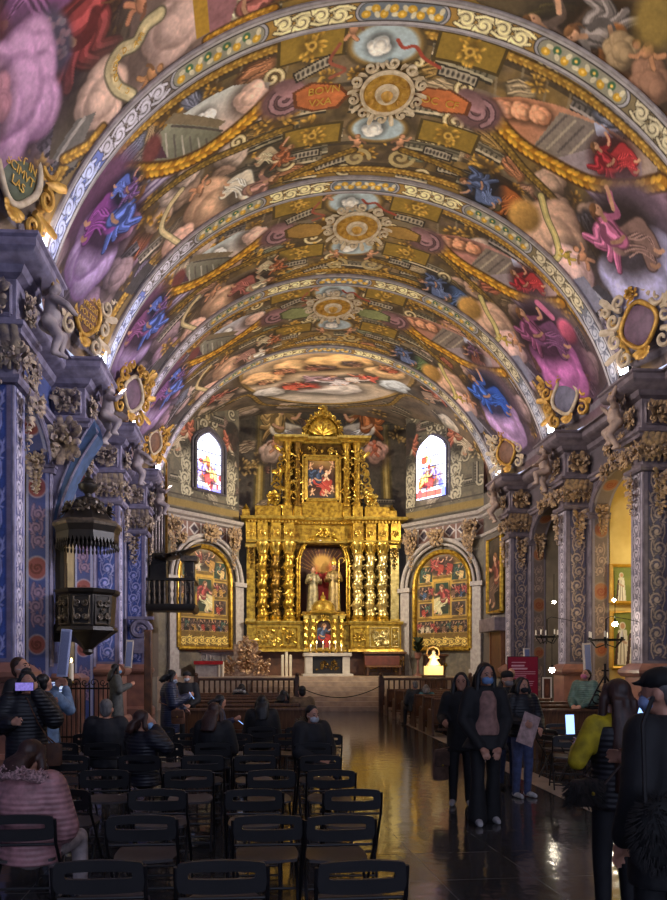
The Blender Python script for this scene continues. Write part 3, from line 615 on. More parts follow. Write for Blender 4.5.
    m = MB(); cor = [(0,7.62),(.1,7.66),(.14,7.74),(.28,7.8),(.34,7.92),(0,7.92)]; low = [(0,6.86),(.08,6.88),(.12,6.98),(0,7.0)]
    path = AP[sd] if sd < 0 else AP[sd]
    m.sweep(path, cor, side=1 if sd < 0 else -1); m.build('cornice', M_white, root)
    m = MB(); m.sweep(path, low, side=1 if sd < 0 else -1); m.build('moulding', M_white, root)
    return out
AW = {sd: apse_wall(sd) for sd in (-1, 1)}
# stained glass lancets
M_glass = paintmat('stained_glass', .25, 0, 30, emis=3.4, spec=.5)
M_lead = mat('window_frame', (96,90,96), (70,66,74), 8, .6)
for i, sd in enumerate((-1, 1)):
    p, d, w, hw, z0, z1, zt = AW[sd]['win']; n = Vector((d.y, -d.x, 0))*1. if sd < 0 else Vector((d.y, -d.x, 0))
    root = struct_root('window_%d' % (i+1), tuple(p+d*w+Vector((0,0,z0))))
    cv = Cv(-hw-.05, hw+.05, z0-.05, zt+.08, 60, (222,226,255)); r = random.Random(i)
    cv.rect(-hw-.1, hw+.1, z0, z0+.75*(zt-z0), (208,214,248)); cv.rect(-hw-.1, hw+.1, z0, z0+.25, (96,96,190) if sd < 0 else (190,70,60))
    zz = z0+.15
    for k in range(14):
        c = r.choice([(206,120,60),(186,60,44),(90,100,200),(226,180,90),(140,60,60),(110,120,210),(250,240,255)]); x = r.uniform(-hw, hw); z = z0+.1+r.random()**1.3*(zt-z0)*.62
        cv.ell(x, z, r.uniform(.07,.16), r.uniform(.1,.24), 0, c, soft=.1)
    figure(cv, -.12, z0+.5, .9, (0,1), (200,100,50), (120,110,210), seed=3); figure(cv, .2, z0+.42, .8, (0,1), (170,50,50), (220,170,90), seed=4, pose=-1)
    for k in range(1, 6): cv.line([(-hw, z0+k*(zt-z0)/6), (hw, z0+k*(zt-z0)/6)], .045, (24,22,34))
    for x in (-hw/3, hw/3): cv.line([(x, z0), (x, zt)], .03, (34,32,46))
    cv.mesh(lambda X, Z: (p.x+d.x*(w+X)-n.x*.12, p.y+d.y*(w+X)-n.y*.12, Z), 'stained_glass_pane', M_glass, root, hole=lambda X, Y: (np.abs(X) > np.where(Y < z1, hw+.05, (hw+.05)*np.clip(1-np.clip((Y-z1)/(zt+.05-z1), 0, 1)**2, 0, 1)**.9)))
    m = MB(); pts = [(-hw, z0)]+[(-hw*max(0, 1-q**2)**.9, z1+(zt-z1)*q) for q in np.linspace(0, 1, 12)]+[(hw*max(0, 1-q**2)**.9, z1+(zt-z1)*q) for q in np.linspace(1, 0, 12)]+[(hw, z0), (-hw, z0)]
    m.tube([(p.x+d.x*(w+a)+n.x*.02, p.y+d.y*(w+a)+n.y*.02, b) for a, b in pts], .09, 6)
    m.tube([(p.x+d.x*(w+a*1.25)+n.x*.03, p.y+d.y*(w+a*1.25)+n.y*.03, b+(.0 if b <= z1 else .12*(b-z1)/(zt-z1))) for a, b in pts], .06, 6); m.build('window_frame', M_lead, root)
# end wall behind the retable
cv = Cv(-6.5, 6.5, 0, 13.4, 34, (86,78,66)); cv.mottle(.5, .4, 2, (64,58,50)); E_ = lambda px, py: (lambda P: (P.x, P.z))(at_y(px, py, 31.7))
for sd, (xa, xb) in ((-1, (262, 258)), (1, (383, 388))):
    q = [E_(xa, 404), E_(xb, 520)]; cv.line(q, .5, (96,84,52)); cv.line(q, .3, (158,132,66)); cv.line(q, .1, (206,182,110))
for i in range(70):
    g_ = random.Random(i); x_, z_ = g_.uniform(-6.4,6.4), g_.uniform(8.2,13.2); k_ = i % 3
    if k_ == 0: foliage(cv, x_, z_, .35, (176,146,90), (130,104,60), (60,50,38), g_, 18)
    elif k_ == 1: drape(cv, x_, z_, .8, g_.uniform(-1,1), g_.choice([(150,130,104),(130,90,76),(120,112,104)]), g_)
    else: bars(cv, x_, z_, .5, g_.choice([0, PI/2]), (140,128,106))
for (px, py, h, rb, cp, ps) in ((282,446,2.3,(206,196,176),(150,122,76),1), (363,446,2.3,(196,188,176),(150,90,50),-1), (286,442,.1,(206,196,176),(150,122,76),-1), (360,442,.1,(196,188,176),(150,90,50),1)):
    figure(cv, *E_(px, py), h, (0,1), rb, cp, seed=px, pose=ps, wings=(110,90,60)); 
cloud(cv, *E_(271,452), .5, (196,168,150), (0,1), 1, 7); cloud(cv, *E_(376,452), .5, (206,160,140), (0,1), 2, 7); putto(cv, *E_(274,452), .8, (0,1)); putto(cv, *E_(375,456), .8, (0,1), (206,120,90), pose=-1)
cv.line([E_(258,408), E_(390,408)], .3, (140,118,74)); cv.line([E_(258,412), E_(390,412)], .08, (60,54,44)); cv.mottle(.12, .12, 9)
cv.mesh(lambda X, Z: (X, 31.7+0*X, Z), 'wall_back', M_fresco, None, 'structure')
# ------------------------------------------------------------------ side walls, piers, entablature
BG = {-1: ((66,90,166), (58,76,138)), 1: ((82,80,102), (92,84,94))}
SCR = {-1: ((136,140,190), (44,58,122)), 1: ((142,126,116), (60,56,70))}
def pier_panel(sd, w, h, seed, narrow=False):
    bg = BG[sd][0] if not narrow else ((104,104,150) if sd < 0 else (112,106,124)); col, dk = SCR[sd]
    cv = Cv(-w/2, w/2, 0, h, 56, bg); cv.mottle(.45, .5, seed, BG[sd][1]); cv.mottle(.25, .2, seed+1, tuple(c*.7 for c in bg))
    if narrow: rinceau(cv, (0, .12), (0,1), h-.24, w*.34, (182,178,196) if sd < 0 else (168,160,166), (70,70,110) if sd < 0 else (70,66,76), seed=seed); e = (150,150,186) if sd < 0 else (150,142,152)
    else:
        rinceau(cv, (0, .15), (0,1), h-.3, w*.37, col, dk, seed=seed, w=w*.075); e = (122,112,140) if sd < 0 else (118,108,116)
    for x in (-w/2+.05, w/2-.05): cv.line([(x, 0), (x, h)], .1, e); cv.line([(x*.83, 0), (x*.83, h)], .02, dk)
    for y in (.05, h-.05): cv.line([(-w/2, y), (w/2, y)], .1, e)
    cv.mottle(.15, .15, seed+5); return cv
OPEN = []; M_greyp = mat('chapel_grey_plaster', (150,136,112), (124,112,94), 2, .8)
for sd in (-1, 1):
    nm = 'left' if sd < 0 else 'right'; X = lambda x: sd*x
    # wall plane with arched chapel openings
    m = MB(); YW = [-6.]+YR
    def vq(y0, y1, z0, z1, m=m): m.add([(X(7.2),y0,z0),(X(7.2),y1,z0),(X(7.2),y1,z1),(X(7.2),y0,z1)], [(0,1,2,3)])
    vq(-6, YR[0]+.05, 0, ZL)
    bays = []
    for k in range(4):
        o0, o1 = YR[k]+.05, YR[k+1]-1.02; bays.append((o0, o1)); vq(o1, YR[k+1]+.05, 0, ZL)
        n = 24; ys = np.linspace(o0, o1, n); yc, hw = (o0+o1)/2, (o1-o0)/2; za = 6.1+1.0*np.sqrt(np.clip(1-((ys-yc)/hw)**2, 0, 1))
        for j in range(n-1): m.add([(X(7.2),ys[j],za[j]),(X(7.2),ys[j+1],za[j+1]),(X(7.2),ys[j+1],ZL),(X(7.2),ys[j],ZL)], [(0,1,2,3)])
    wall = m.build('wall_'+nm, mat('wall_paint_'+nm, (70,84,140) if sd < 0 else (92,82,88), (58,66,108) if sd < 0 else (76,68,72), 3, .7), None, 30, kind='structure')
    if sd < 0: OPEN = bays
    # entablature
    path = [(X(7.2), -6.)]
    for k in range(5): y = YR[k]; path += [(X(7.2), y-.85), (X(6.45), y-.85), (X(6.45), y-.2), (X(7.2), y-.2)]
    path = path[:-1]+[(X(6.62), YR[4]-.2)]
    dz = ZL-8.7
    m = MB(); m.sweep(path, [(0,8.2+dz),(.12,8.25+dz),(.18,8.35+dz),(.38,8.42+dz),(.45,8.5+dz),(.45,8.62+dz),(.5,8.65+dz),(.5,8.7+dz),(0,8.7+dz)], side=-sd); m.build('cornice', M_mould[sd], None, 30, kind='structure')
    m = MB(); m.sweep(path, [(0,7.05),(.1,7.08),(.1,7.16),(.16,7.2),(.16,7.27),(0,7.3)], side=-sd); m.build('cornice', M_mould[sd], None, 30, kind='structure')
    # ledge floor closing the gap up to the vault
    m = MB(); m.box(*(sorted((X(6.62), X(7.3)))), -6, YR[4]+.1, ZL-.06, ZL-.02); m.build('cornice', M_mould[sd], None, 0, kind='structure')
    # piers
    for k in range(1, 5):
        y = YR[k]; ya, yb = y-.85, y-.2; hang = (sd < 0 and k == 2)
        P = struct_root('pillar', (X(6.8), y-.5, 0)); m = MB()
        z0 = 5.7 if hang else 0
        if hang: m.prism([(7.25,ZL-.05),(6.45,ZL-.05),(6.45,7.0)]+[(7.2-.75*(u**1.5), 4.7+2.3*u**.85) for u in np.linspace(1, 0, 14)]+[(7.25,4.7)], lambda x, z, d: (X(x), d, z), ya+.01, yb-.01)
        else: m.box(*sorted((X(6.52), X(7.25))), ya+.06, yb-.06, z0, ZL-.05); m.box(*sorted((X(6.45), X(7.25))), ya, yb, 7.2, ZL-.05)
        if sd > 0 or k != 1 or True: m.build('shaft', M_mould[sd], P, 30, bevel=.015)
        if not hang:
            cv = pier_panel(sd, .66, 4.7, 10*k+sd); cv.mesh(lambda U, V: (X(6.88)+U, ya+.052+0*U, 1.75+V), 'painted_panel', M_fresco_fine, P)
            cv = pier_panel(sd, .5, 4.7, 10*k+sd+3, True); cv.mesh(lambda U, V: (X(6.512)+0*U, (ya+yb)/2+U, 1.75+V), 'painted_panel', M_fresco_fine, P)
            # pedestal and bases
            m = MB(); pth = [(X(7.2), ya-.08), (X(6.38), ya-.08), (X(6.38), yb+.08), (X(7.2), yb+.08)]
            m.box(*sorted((X(6.42), X(7.22))), ya-.04, yb+.04, 0, 1.6); m.build('pedestal', M_pink, P, 30)
            m = MB()
            for prof in ([(-.05,0),(.1,0),(.1,.22),(.04,.3),(-.05,.3)], [(-.05,1.45),(.03,1.47),(.08,1.55),(.08,1.62),(-.02,1.72),(-.1,1.78)]): m.sweep(pth, prof, side=-sd)
            m.build('base_moulding', M_pink, P, 30)
        # frieze block frame with recessed panel, collar under the capital
        m = MB(); z1, z2 = 7.42, ZL-.6; xa, xb = X(6.55), X(7.12)
        for a in ((xa, z1, xb, z1), (xa, z2, xb, z2), (xa, z1, xa, z2), (xb, z1, xb, z2)): m.tube([(a[0], ya-.01, a[1]), (a[2], ya-.01, a[3])], .035, 6)
        pth = [(X(7.2), ya), (X(6.45), ya), (X(6.45), yb), (X(7.2), yb)]
        if not hang: m.sweep(pth, [(-.1,6.3),(.02,6.32),(.06,6.38),(.06,6.44),(-.1,6.48)], side=-sd)
        m.build('moulding', M_mould[sd], P, 30)
        if hang:   # half arch that carries the cut pier above the pulpit
            m = MB(); q = lambda r, t: (X(7.2-r[0]*(1-math.cos(t))), 4.9+r[1]*math.sin(t)); n = 20
            o_ = [(X(7.2)-X(1)*(-.0)+0, 0)]
            out_ = [(X(7.2-.95*(u**1.5)), 4.7+2.6*u**.85) for u in np.linspace(0, 1, n)]; in_ = [(X(7.2-.1-.92*(u**1.6)), 4.5+2.45*u**.85) for u in np.linspace(0, 1, n)]
            V = [];
            for (ax, az), (bx, bz) in zip(out_, in_): V += [(ax, ya, az), (bx-X(.0), ya, bz), (ax, yb, az), (bx, yb, bz)]
            Fc = []
            for i in range(n-1): a = 4*i; b = a+4; Fc += [(a, a+1, b+1, b), (a+2, b+2, b+3, a+3), (a, b, b+2, a+2), (a+1, a+3, b+3, b+1)]
            m.add(V, Fc); m.build('half_arch', mat('half_arch_paint', (78,104,150), (58,78,104), 4, .7), P, 30)
            m = MB(); m.tube([(x, ya-.01, z) for x, z in out_], .03, 6); m.tube([(x, ya-.01, z) for x, z in in_], .03, 6); m.build('moulding', M_mould[sd], P)
            m = MB(); m.box(X(7.22), X(6.6), ya, yb, 0, 1.45); m.build('pedestal', M_pink, P, 30); m = MB(); m.sweep([(X(7.2), ya), (X(6.6), ya), (X(6.6), yb), (X(7.2), yb)], [(-.05,1.3),(.04,1.32),(.08,1.4),(.08,1.46),(-.05,1.55)], side=-sd); m.build('base_moulding', M_pink, P, 30)
    # reveals of the openings (jamb, arch, jamb in one painted strip) and archivolts
    for k in range(4):
        o0, o1 = bays[k]; yc, hw = (o0+o1)/2, (o1-o0)/2; L = 6.1; AL = 0; pts = [(o1, 0.)]+[(o1, 6.1*i/40) for i in range(1, 41)]
        pts += [(yc+hw*math.cos(a), 6.1+1.0*math.sin(a)) for a in np.linspace(0, PI, 48)[1:]]+[(o0, 6.1*(1-i/40)) for i in range(1, 41)]
        pts = np.array(pts); cum = np.r_[0, np.cumsum(np.hypot(*np.diff(pts, axis=0).T))]; D = .52; tot = cum[-1]
        R_ = struct_root('trim_%d' % (10+k+(5 if sd > 0 else 0)), (X(7.4), yc, 0))
        cv = Cv(0, tot, 0, D, 46 if k else 12, (58,72,132) if sd < 0 else (112,98,92)); cv.mottle(.5, .6, k, (84,78,110) if sd < 0 else (128,118,96))
        for s0, rr in ((2.2,.2), (3.9,.24), (5.7,.21), (7.1,.22), (9.0,.2), (10.6,.22), (tot-2.2,.2), (tot-3.9,.24)):
            cv.ell(s0, D/2, rr*1.15, rr*1.02, 0, (150,140,160) if sd < 0 else (140,124,110)); cv.ell(s0, D/2, rr, rr*.9, 0, (128,72,76) if sd < 0 else (150,100,68)); cv.line(spir(s0, D/2, rr*.6, 1, 1.5, 1), .05, (96,50,50) if sd < 0 else (140,76,50))
        for s0 in (1.2, 3.05, 4.8, tot-1.2, tot-3.05): rinceau(cv, (s0-.45, D/2), (1,0), .9, .17, (116,98,128) if sd < 0 else (142,122,108), (56,52,90) if sd < 0 else (92,80,84), seed=k)
        for y in (.035, D-.035): cv.line([(0, y), (tot, y)], .07, (138,140,176) if sd < 0 else (128,120,128))
        cv.mesh(lambda S, T: (X(7.2)+X(1)*T, np.interp(S, cum, pts[:,0]), np.interp(S, cum, pts[:,1])), 'painted_reveal', M_fresco_fine, R_)
        m = MB()
        for off, rr in ((.06,.05), (.18,.035)):
            m.tube([(X(7.18), o1+off, 1.7)]+[(X(7.18), o1+off, 3.9), (X(7.18), o1+off, 6.1)]+[(X(7.18), yc+(hw+off)*math.cos(a), 6.1+(1.0+off)*math.sin(a)) for a in np.linspace(0, PI, 30)]+[(X(7.18), o0-off, 3.9), (X(7.18), o0-off, 1.7)], rr, 6)
        m.box(*sorted((X(7.08), X(7.74))), o1-.02, o1+.22, 6.02, 6.14); m.box(*sorted((X(7.05), X(7.74))), o1-.05, o1+.24, 6.14, 6.2)
        m.build('arch_moulding', M_mould[sd], R_, 30)
        # chapel behind the opening
        C_ = struct_root('wall_chapel_'+nm, (X(9), yc, 0)); m = MB(); x0, x1 = X(7.7), X(11.)
        m.add([(x0,o1,0),(x1,o1,0),(x1,o1,8.2),(x0,o1,8.2)], [(0,1,2,3)]); m.add([(x1,o0,0),(x1,o1,0),(x1,o1,8.2),(x1,o0,8.2)], [(0,1,2,3)])
        m.add([(x0,o0,0),(x1,o0,0),(x1,o0,8.2),(x0,o0,8.2)], [(0,1,2,3)]); m.add([(x0,o0,8.2),(x1,o0,8.2),(x1,o1,8.2),(x0,o1,8.2)], [(0,1,2,3)])
        m.add([(x0,o0,7.0),(x0,o1,7.0),(x0,o1,8.2),(x0,o0,8.2)], [(0,1,2,3)])
        m.build('plaster', M_cream if (k == 2 and sd > 0) else M_greyp, C_, 0)
# ------------------------------------------------------------------ floor and sanctuary
m, N, L_, b = newmat('polished_marble_floor')
tc = N.new('ShaderNodeTexCoord'); br = N.new('ShaderNodeTexBrick'); br.offset = 0; mp = N.new('ShaderNodeMapping'); mp.inputs['Rotation'].default_value = (0,0,-TH)
L_.new(tc.outputs['Object'], mp.inputs['Vector']); L_.new(mp.outputs['Vector'], br.inputs['Vector'])
br.inputs['Scale'].default_value = 1.; br.inputs['Brick Width'].default_value = .8; br.inputs['Row Height'].default_value = .8; br.inputs['Mortar Size'].default_value = .005
br.inputs['Color1'].default_value = lin((84,81,80))+(1,); br.inputs['Color2'].default_value = lin((66,65,66))+(1,); br.inputs['Mortar'].default_value = lin((124,122,120))+(1,)
nz = N.new('ShaderNodeTexNoise'); nz.inputs['Scale'].default_value = 1.6; nz.inputs['Detail'].default_value = 6; nz.inputs['Distortion'].default_value = 1.5; L_.new(tc.outputs['Object'], nz.inputs['Vector'])
mx = N.new('ShaderNodeMix'); mx.data_type = 'RGBA'; mx.blend_type = 'MULTIPLY'; mx.inputs['Factor'].default_value = .6
L_.new(br.outputs['Color'], mx.inputs['A']); L_.new(nz.outputs['Fac'], mx.inputs['B']); L_.new(mx.outputs['Result'], b.inputs['Base Color'])
b.inputs['Roughness'].default_value = .11; b.inputs['Specular IOR Level'].default_value = .62
n2 = N.new('ShaderNodeTexNoise'); n2.inputs['Scale'].default_value = 4.5; n2.inputs['Detail'].default_value = 2; L_.new(tc.outputs['Object'], n2.inputs['Vector'])
bp = N.new('ShaderNodeBump'); bp.inputs['Strength'].default_value = .2; bp.inputs['Distance'].default_value = .02; L_.new(n2.outputs['Fac'], bp.inputs['Height']); L_.new(bp.outputs['Normal'], b.inputs['Normal'])
M_floor = m
mb = MB(); mb.box(-11.2, 11.2, -6, 32, -.2, 0); mb.build('floor', M_floor, None, 0, kind='structure')
# pale stone border band in the floor, right of the aisle
M_strip = mat('pale_floor_stone', (206,188,170), (180,162,148), 3, .2, spec=.5)
def strip(px0, py0, px1, py1, w):
    a, c = at_z(px0, py0, 0), at_z(px1, py1, 0); d = (c-a).normalized(); n = Vector((-d.y, d.x, 0)); m = MB()
    m.add([tuple(a), tuple(c), tuple(c+n*w), tuple(a+n*w)], [(0,1,2,3)]); V = m.V; m.V = [(x, y, .004) for x, y, z in V]; return m.build('trim_30', M_strip, None, 0, kind='structure')
strip(612, 822, 402, 723, -.42)
M_step = mat('step_stone', (200,174,148), (168,144,124), 4, .35, detail=8, bump=.02)
S = struct_root('floor_sanctuary', (0, 28, 0)); mb = MB(); mb.box(-6.7, 6.7, 27.4, 32, 0, SANZ); mb.build('platform', M_step, S, 0)
xs0, xs1 = at_y(293, 700, 26.6).x, at_y(381, 700, 26.6).x
for i in range(6): mb = MB(); mb.box(xs0-1.6, xs1, 26.0+.2*i+.2, 27.39, SANZ*i/7, SANZ*(i+1)/7); mb.build('step', M_step, S, 30, bevel=.012)
# ------------------------------------------------------------------ stucco ornament generators
def frame(nx, ny, nz, c):   # local axes -> world
    return Matrix(((nx[0],ny[0],nz[0],c[0]),(nx[1],ny[1],nz[1],c[1]),(nx[2],ny[2],nz[2],c[2]),(0,0,0,1)))
def leafm(mb, M, a, l, w, lift, curl, r0=0., n=6):
    V = []; Fc = []
    for i in range(n):
        t = i/(n-1); r = r0+l*(math.sin(t*curl)/math.sin(min(curl, PI/2)) if curl < PI/2 else math.sin(t*curl)); z = lift*math.sin(t*PI*.8)+l*.25*t*(1-math.cos(t*curl))
        ww = w*(.35+1.3*t*(1-t)*2)*(1-.15*(i%2)); c, s = math.cos(a), math.sin(a)
        for k, zz in ((-1, 0), (0, .35*ww), (1, 0)): V.append((r*c-k*ww*s, r*s+k*ww*c, z+zz))
    for i in range(n-1):
        for k in range(2): q = i*3+k; Fc.append((q, q+1, q+4, q+3))
    mb.add(V, Fc, M)
def volute(mb, M, x, y, r, a0, sgn, th, z=.05, turns=1.4, n=20):
    S = spir(x, y, r, a0, turns, sgn, n, .15); mb.tube([(p[0], p[1], z+.04*i/n) for i, p in enumerate(S)], [th*(1-.5*i/n) for i in range(n)], 6, M=M)
def acanthus(mb, M, size, seed, n=13, vol=True, tall=1.):
    g = random.Random(seed); S = Matrix.Diagonal((1, tall, 1, 1)); M = M @ S
    for i in range(n):
        a = 2*PI*i/n+g.uniform(-.2, .2); leafm(mb, M, a, size*g.uniform(.32,.5), size*g.uniform(.07,.11), size*g.uniform(.12,.28), g.uniform(1.,1.9))
    for i in range(n//2):
        a = 2*PI*g.random(); leafm(mb, M, a, size*g.uniform(.15,.3), size*.07, size*g.uniform(.25,.36), 1.7)
    if vol:
        for s in (-1, 1): volute(mb, M, s*size*.3, size*.2, size*.15, PI/2, s, size*.04, size*.16); volute(mb, M, s*size*.24, -size*.24, size*.12, -PI/2, -s, size*.035, size*.14)
    for i in range(5): mb.ell(tuple(M @ Vector((size*g.uniform(-.12,.12), size*g.uniform(-.12,.12), size*.26))), size*.06, 6, 5)
def drop(mb, M, h, w, seed):
    g = random.Random(seed)
    for i in range(6):
        y = -h*i/6.; ww = w*(1-.1*i)*(1.1 if i % 2 == 0 else .75)
        for a in (.3, PI-.3, -.5, PI+.5, -PI/2): leafm(mb, M @ Matrix.Translation((0, y, .03)), a+g.uniform(-.2,.2), ww*.55, ww*.13, ww*.3, 1.5)
        mb.ell(tuple(M @ Vector((0, y-h*.06, ww*.26))), (ww*.16,)*3, 7, 5)
ORD = {1: 'nearest', 2: 'second', 3: 'third', 4: 'farthest'}; WN = {-1: 'blue-painted wall', 1: 'grey-mauve wall'}
protos = {}
def ornament(key, builder, name, label, cat, group, M, m, parts=None):
    # build the ornament at the origin once per side material, then copy it
    if key not in protos:
        mb = MB(); builder(mb); o = mb.build(name, m, None, 50); protos[key] = o; first = True
    else: o = protos[key].copy(); COL.objects.link(o)
    o.matrix_world = M @ Matrix.Scale(1.22, 4); tag(o, label, cat, group); return o
I4 = Matrix.Identity(4)
for sd in (-1, 1):
    for k in range(1, 5):
        if sd > 0 and k == 1: continue
        y = YR[k]; ya, yb = y-.85, y-.2; ym = (ya+yb)/2; W_ = f'{ORD[k]} pier, {WN[sd]}'; hang = sd < 0 and k == 2
        Cf = lambda x, z, s=1, yy=ya: frame((s,0,0), (0,0,s), (0,-s,0), (x, yy, z)); Nf = lambda yy, z, s=1: frame((0,-sd*s,0), (0,0,s), (-sd*s,0,0), (sd*6.45, yy, z))
        v = k % 3
        ornament(('fr', sd, v), lambda mb: acanthus(mb, I4, .62, 3+v), 'foliage_ornament', f'leafy stucco boss on the frieze block of the {W_}', 'stucco ornament', 'frieze bosses', Cf(sd*6.83, 7.68), M_foli[sd])
        if not hang:
            def cap(mb):
                for i, x in enumerate((-.28, 0, .28)): acanthus(mb, Matrix.Translation((x, .04*(i == 1), .02)), .46, 20+i+v, 10)
                for i in range(7): leafm(mb, Matrix.Translation((-.36+.12*i, -.2, .0)), PI/2, .5, .07, .14, 1.7)
            ornament(('cap', sd, v), cap, 'stucco_capital', f'curling acanthus capital on the front face of the {W_}', 'capital', 'front acanthus capitals', Cf(sd*6.86, 6.78), M_foli[sd])
            def cap2(mb):
                for i, x in enumerate((-.18, .18)): acanthus(mb, Matrix.Translation((x, 0, .02)), .44, 30+i+v, 10)
            ornament(('cap2', sd, v), cap2, 'stucco_capital', f'curling acanthus capital facing the nave on the {W_}', 'capital', 'nave-side acanthus capitals', Nf(ym, 6.78), M_foli[sd])
            ornament(('dr', sd, v), lambda mb: drop(mb, I4, .85, .34, 40+v), 'stucco_pendant', f'hanging leaf festoon on the front face of the {W_}', 'stucco ornament', 'front leaf festoons', Cf(sd*6.88, 6.22, yy=ya+.05), M_foli[sd])
            ornament(('dr2', sd, v), lambda mb: drop(mb, I4, .8, .3, 44+v), 'stucco_pendant', f'hanging leaf festoon facing the nave on the {W_}', 'stucco ornament', 'nave-side leaf festoons', Nf(ym, 6.2), M_foli[sd])
        else:
            ornament(('lf', sd, v), lambda mb: acanthus(mb, I4, .85, 51, 15, tall=1.15), 'foliage_ornament', 'big curled acanthus leaf on the cut pier above the pulpit arch', 'stucco ornament', None, Cf(sd*6.9, 6.75), M_foli[sd])
        ornament(('crn', sd, v), lambda mb: [acanthus(mb, Matrix.Translation((x, .1-.25*abs(x), .03)), .5, 60+v+i, 11) for i, x in enumerate((-.42, 0, .42))], 'foliage_ornament', f'stucco foliage over the chapel arch before the {W_}', 'stucco ornament', 'arch crown foliage', frame((0,-sd,0), (0,0,1), (-sd,0,0), (sd*7.18, (YR[k-1]+.05+YR[k]-1.02)/2, 7.12)), M_foli[sd])
        if k > 1: ornament(('jmb', sd, v), lambda mb: [acanthus(mb, Matrix.Translation((0, .12, 0)), .42, 70+v, 11), drop(mb, Matrix.Translation((0, -.05, 0)), .45, .26, 73)], 'foliage_ornament', f'leafy stucco bracket on the chapel jamb beside the {W_}', 'stucco ornament', 'jamb brackets', Cf(sd*7.45, 6.1, yy=YR[k]-1.05), M_foli[sd])
        ornament(('ent', sd, v), lambda mb: acanthus(mb, I4, .5, 80+v), 'foliage_ornament', f'leafy boss on the nave side of the frieze above the {W_}', 'stucco ornament', 'nave-side frieze bosses', Nf(ym, 7.66), M_foli[sd])
        if k > 1: ornament(('wfr', sd), lambda mb: [acanthus(mb, Matrix.Translation((x, 0, 0)), .4, 85+i, 9) for i, x in enumerate((-.3, .3))], 'foliage_ornament', f'pair of leafy sprays on the wall frieze before the {W_}', 'stucco ornament', 'wall frieze sprays', frame((0,-sd,0), (0,0,1), (-sd,0,0), (sd*7.18, (YR[k-1]+YR[k])/2-.4, 7.72)), M_foli[sd])
# ------------------------------------------------------------------ scrolled cartouches on the vault springings
M_cscroll = mat('cartouche_cream', (206,190,164), (168,148,120), 8, .6, bump=.08); M_cgold = mat('cartouche_gold', (206,162,74), (150,108,44), 8, .45, .3, bump=.08)
PLQ = {c: mat('cartouche_field_%s' % c, v, tuple(k*.75 for k in v), 6, .6) for c, v in dict(brown=(122,84,66), green=(84,92,70), purple=(112,84,104), grey=(110,108,130)).items()}
M_letter = mat('gold_lettering', (222,182,90), (196,150,64), 8, .4, .3)
def text_mesh(txt, size, name, m, parent, M, ext=.006):
    cu = bpy.data.curves.new(name, 'FONT'); cu.body = txt; cu.size = size; cu.align_x = 'CENTER'; cu.align_y = 'CENTER'; cu.extrude = ext; cu.space_line = .95
    o = bpy.data.objects.new(name, cu); COL.objects.link(o); bpy.context.view_layer.update(); me = bpy.data.meshes.new_from_object(o.evaluated_get(bpy.context.evaluated_depsgraph_get())); bpy.data.objects.remove(o)
    me.materials.clear(); me.materials.append(m); o = bpy.data.objects.new(name, me); COL.objects.link(o); o.parent = parent; o.matrix_local = M; return o
def cartouche(label, px, py, Y, size, tall, field, lines=None, cream=True, turn=0):
    sgn = -1 if px < 330 else 1
    r = ray(px, py); t = Y/r.y; p = CAM+r*t; ph = math.atan2(p.x, p.z-ZC); nrm = Vector((-math.sin(ph), -.35, -math.cos(ph)*.6)).normalized()
    up = Vector((-sgn*math.cos(ph)*.35, 0, 1)); up = (up-nrm*up.dot(nrm)).normalized(); xx = up.cross(nrm).normalized()
    root = bpy.data.objects.new('cartouche', None); COL.objects.link(root); tag(root, label, 'cartouche', 'scrolled cartouches'); root.matrix_world = frame(xx, up, nrm, p)
    A, B = M_cscroll if cream else M_cgold, M_cgold if cream else M_cscroll; s = size
    def bl(mb, nm, m): o = mb.build(nm, m, None, 50); o.parent = root; return o
    mb = MB(); mb.ell((0,0,.02), (.34*s, .34*s*tall, .07), 20, 8); pl = bl(mb, 'plaque', PLQ[field])
    mb = MB(); mb.tube([(.37*s*math.cos(a)*(1+.06*math.cos(4*a)), .37*s*tall*math.sin(a)*(1+.06*math.cos(4*a)), .05) for a in np.linspace(0, 2*PI, 40)], .045*s, 8); bl(mb, 'frame', B)
    for q in (-1, 1):
        mb = MB()
        for (x, y, rr, a0, sg) in ((.5,.3,.17,PI,q),(.55,-.05,.15,PI*.6,-q),(.42,-.42,.18,PI/2,-q),(.3,.55,.15,-PI/2,q),(.62,.5,.1,0,q)):
            volute(mb, I4, q*x*s, y*s*tall, rr*s, a0 if q > 0 else PI-a0, sg, .05*s, .04, 1.3)
        for (x, y, a) in ((.5,.1,.4),(.52,-.25,-.5),(.45,.5,1.)): leafm(mb, Matrix.Translation((q*x*s, y*s*tall, .03)), a if q > 0 else PI-a, .3*s, .07*s, .08*s, 1.6)
        bl(mb, 'scroll', A)
    mb = MB()
    for i in range(7): leafm(mb, Matrix.Translation((0, -.42*s*tall, .03)), -PI/2+(i-3)*.42, .2*s, .05*s, .08*s, 1.4)
    bl(mb, 'shell', M_cgold)
    mb = MB(); acanthus(mb, Matrix.Translation((0, .55*s*tall, .02)), .42*s, 5, 9, False); bl(mb, 'crest', M_cgold)
    if lines:
        for i, ln in enumerate(lines): text_mesh(ln, .15*s, 'lettering', M_letter, pl, Matrix.Translation((0, (len(lines)/2-.5-i)*.155*s, .1)))
    return root
cartouche('cream scrolled cartouche with brown lettered field over the second pier, blue wall', 86, 311, 15.3, 1.15, 1.1, 'brown', ['ATONO','VREGIS','POLTEN','TAMGONT'])
cartouche('gilt scrolled cartouche with green lettered oval over the nearest pier, blue wall', 17, 166, 11.0, 1.2, 1.2, 'green', ['ETI','DIET IN','SCIMVT','LAS'], cream=False)
cartouche('cream scrolled cartouche with plain purple field over the second pier, grey-mauve wall', 640, 325, 15.3, 1.2, 1.05, 'purple')
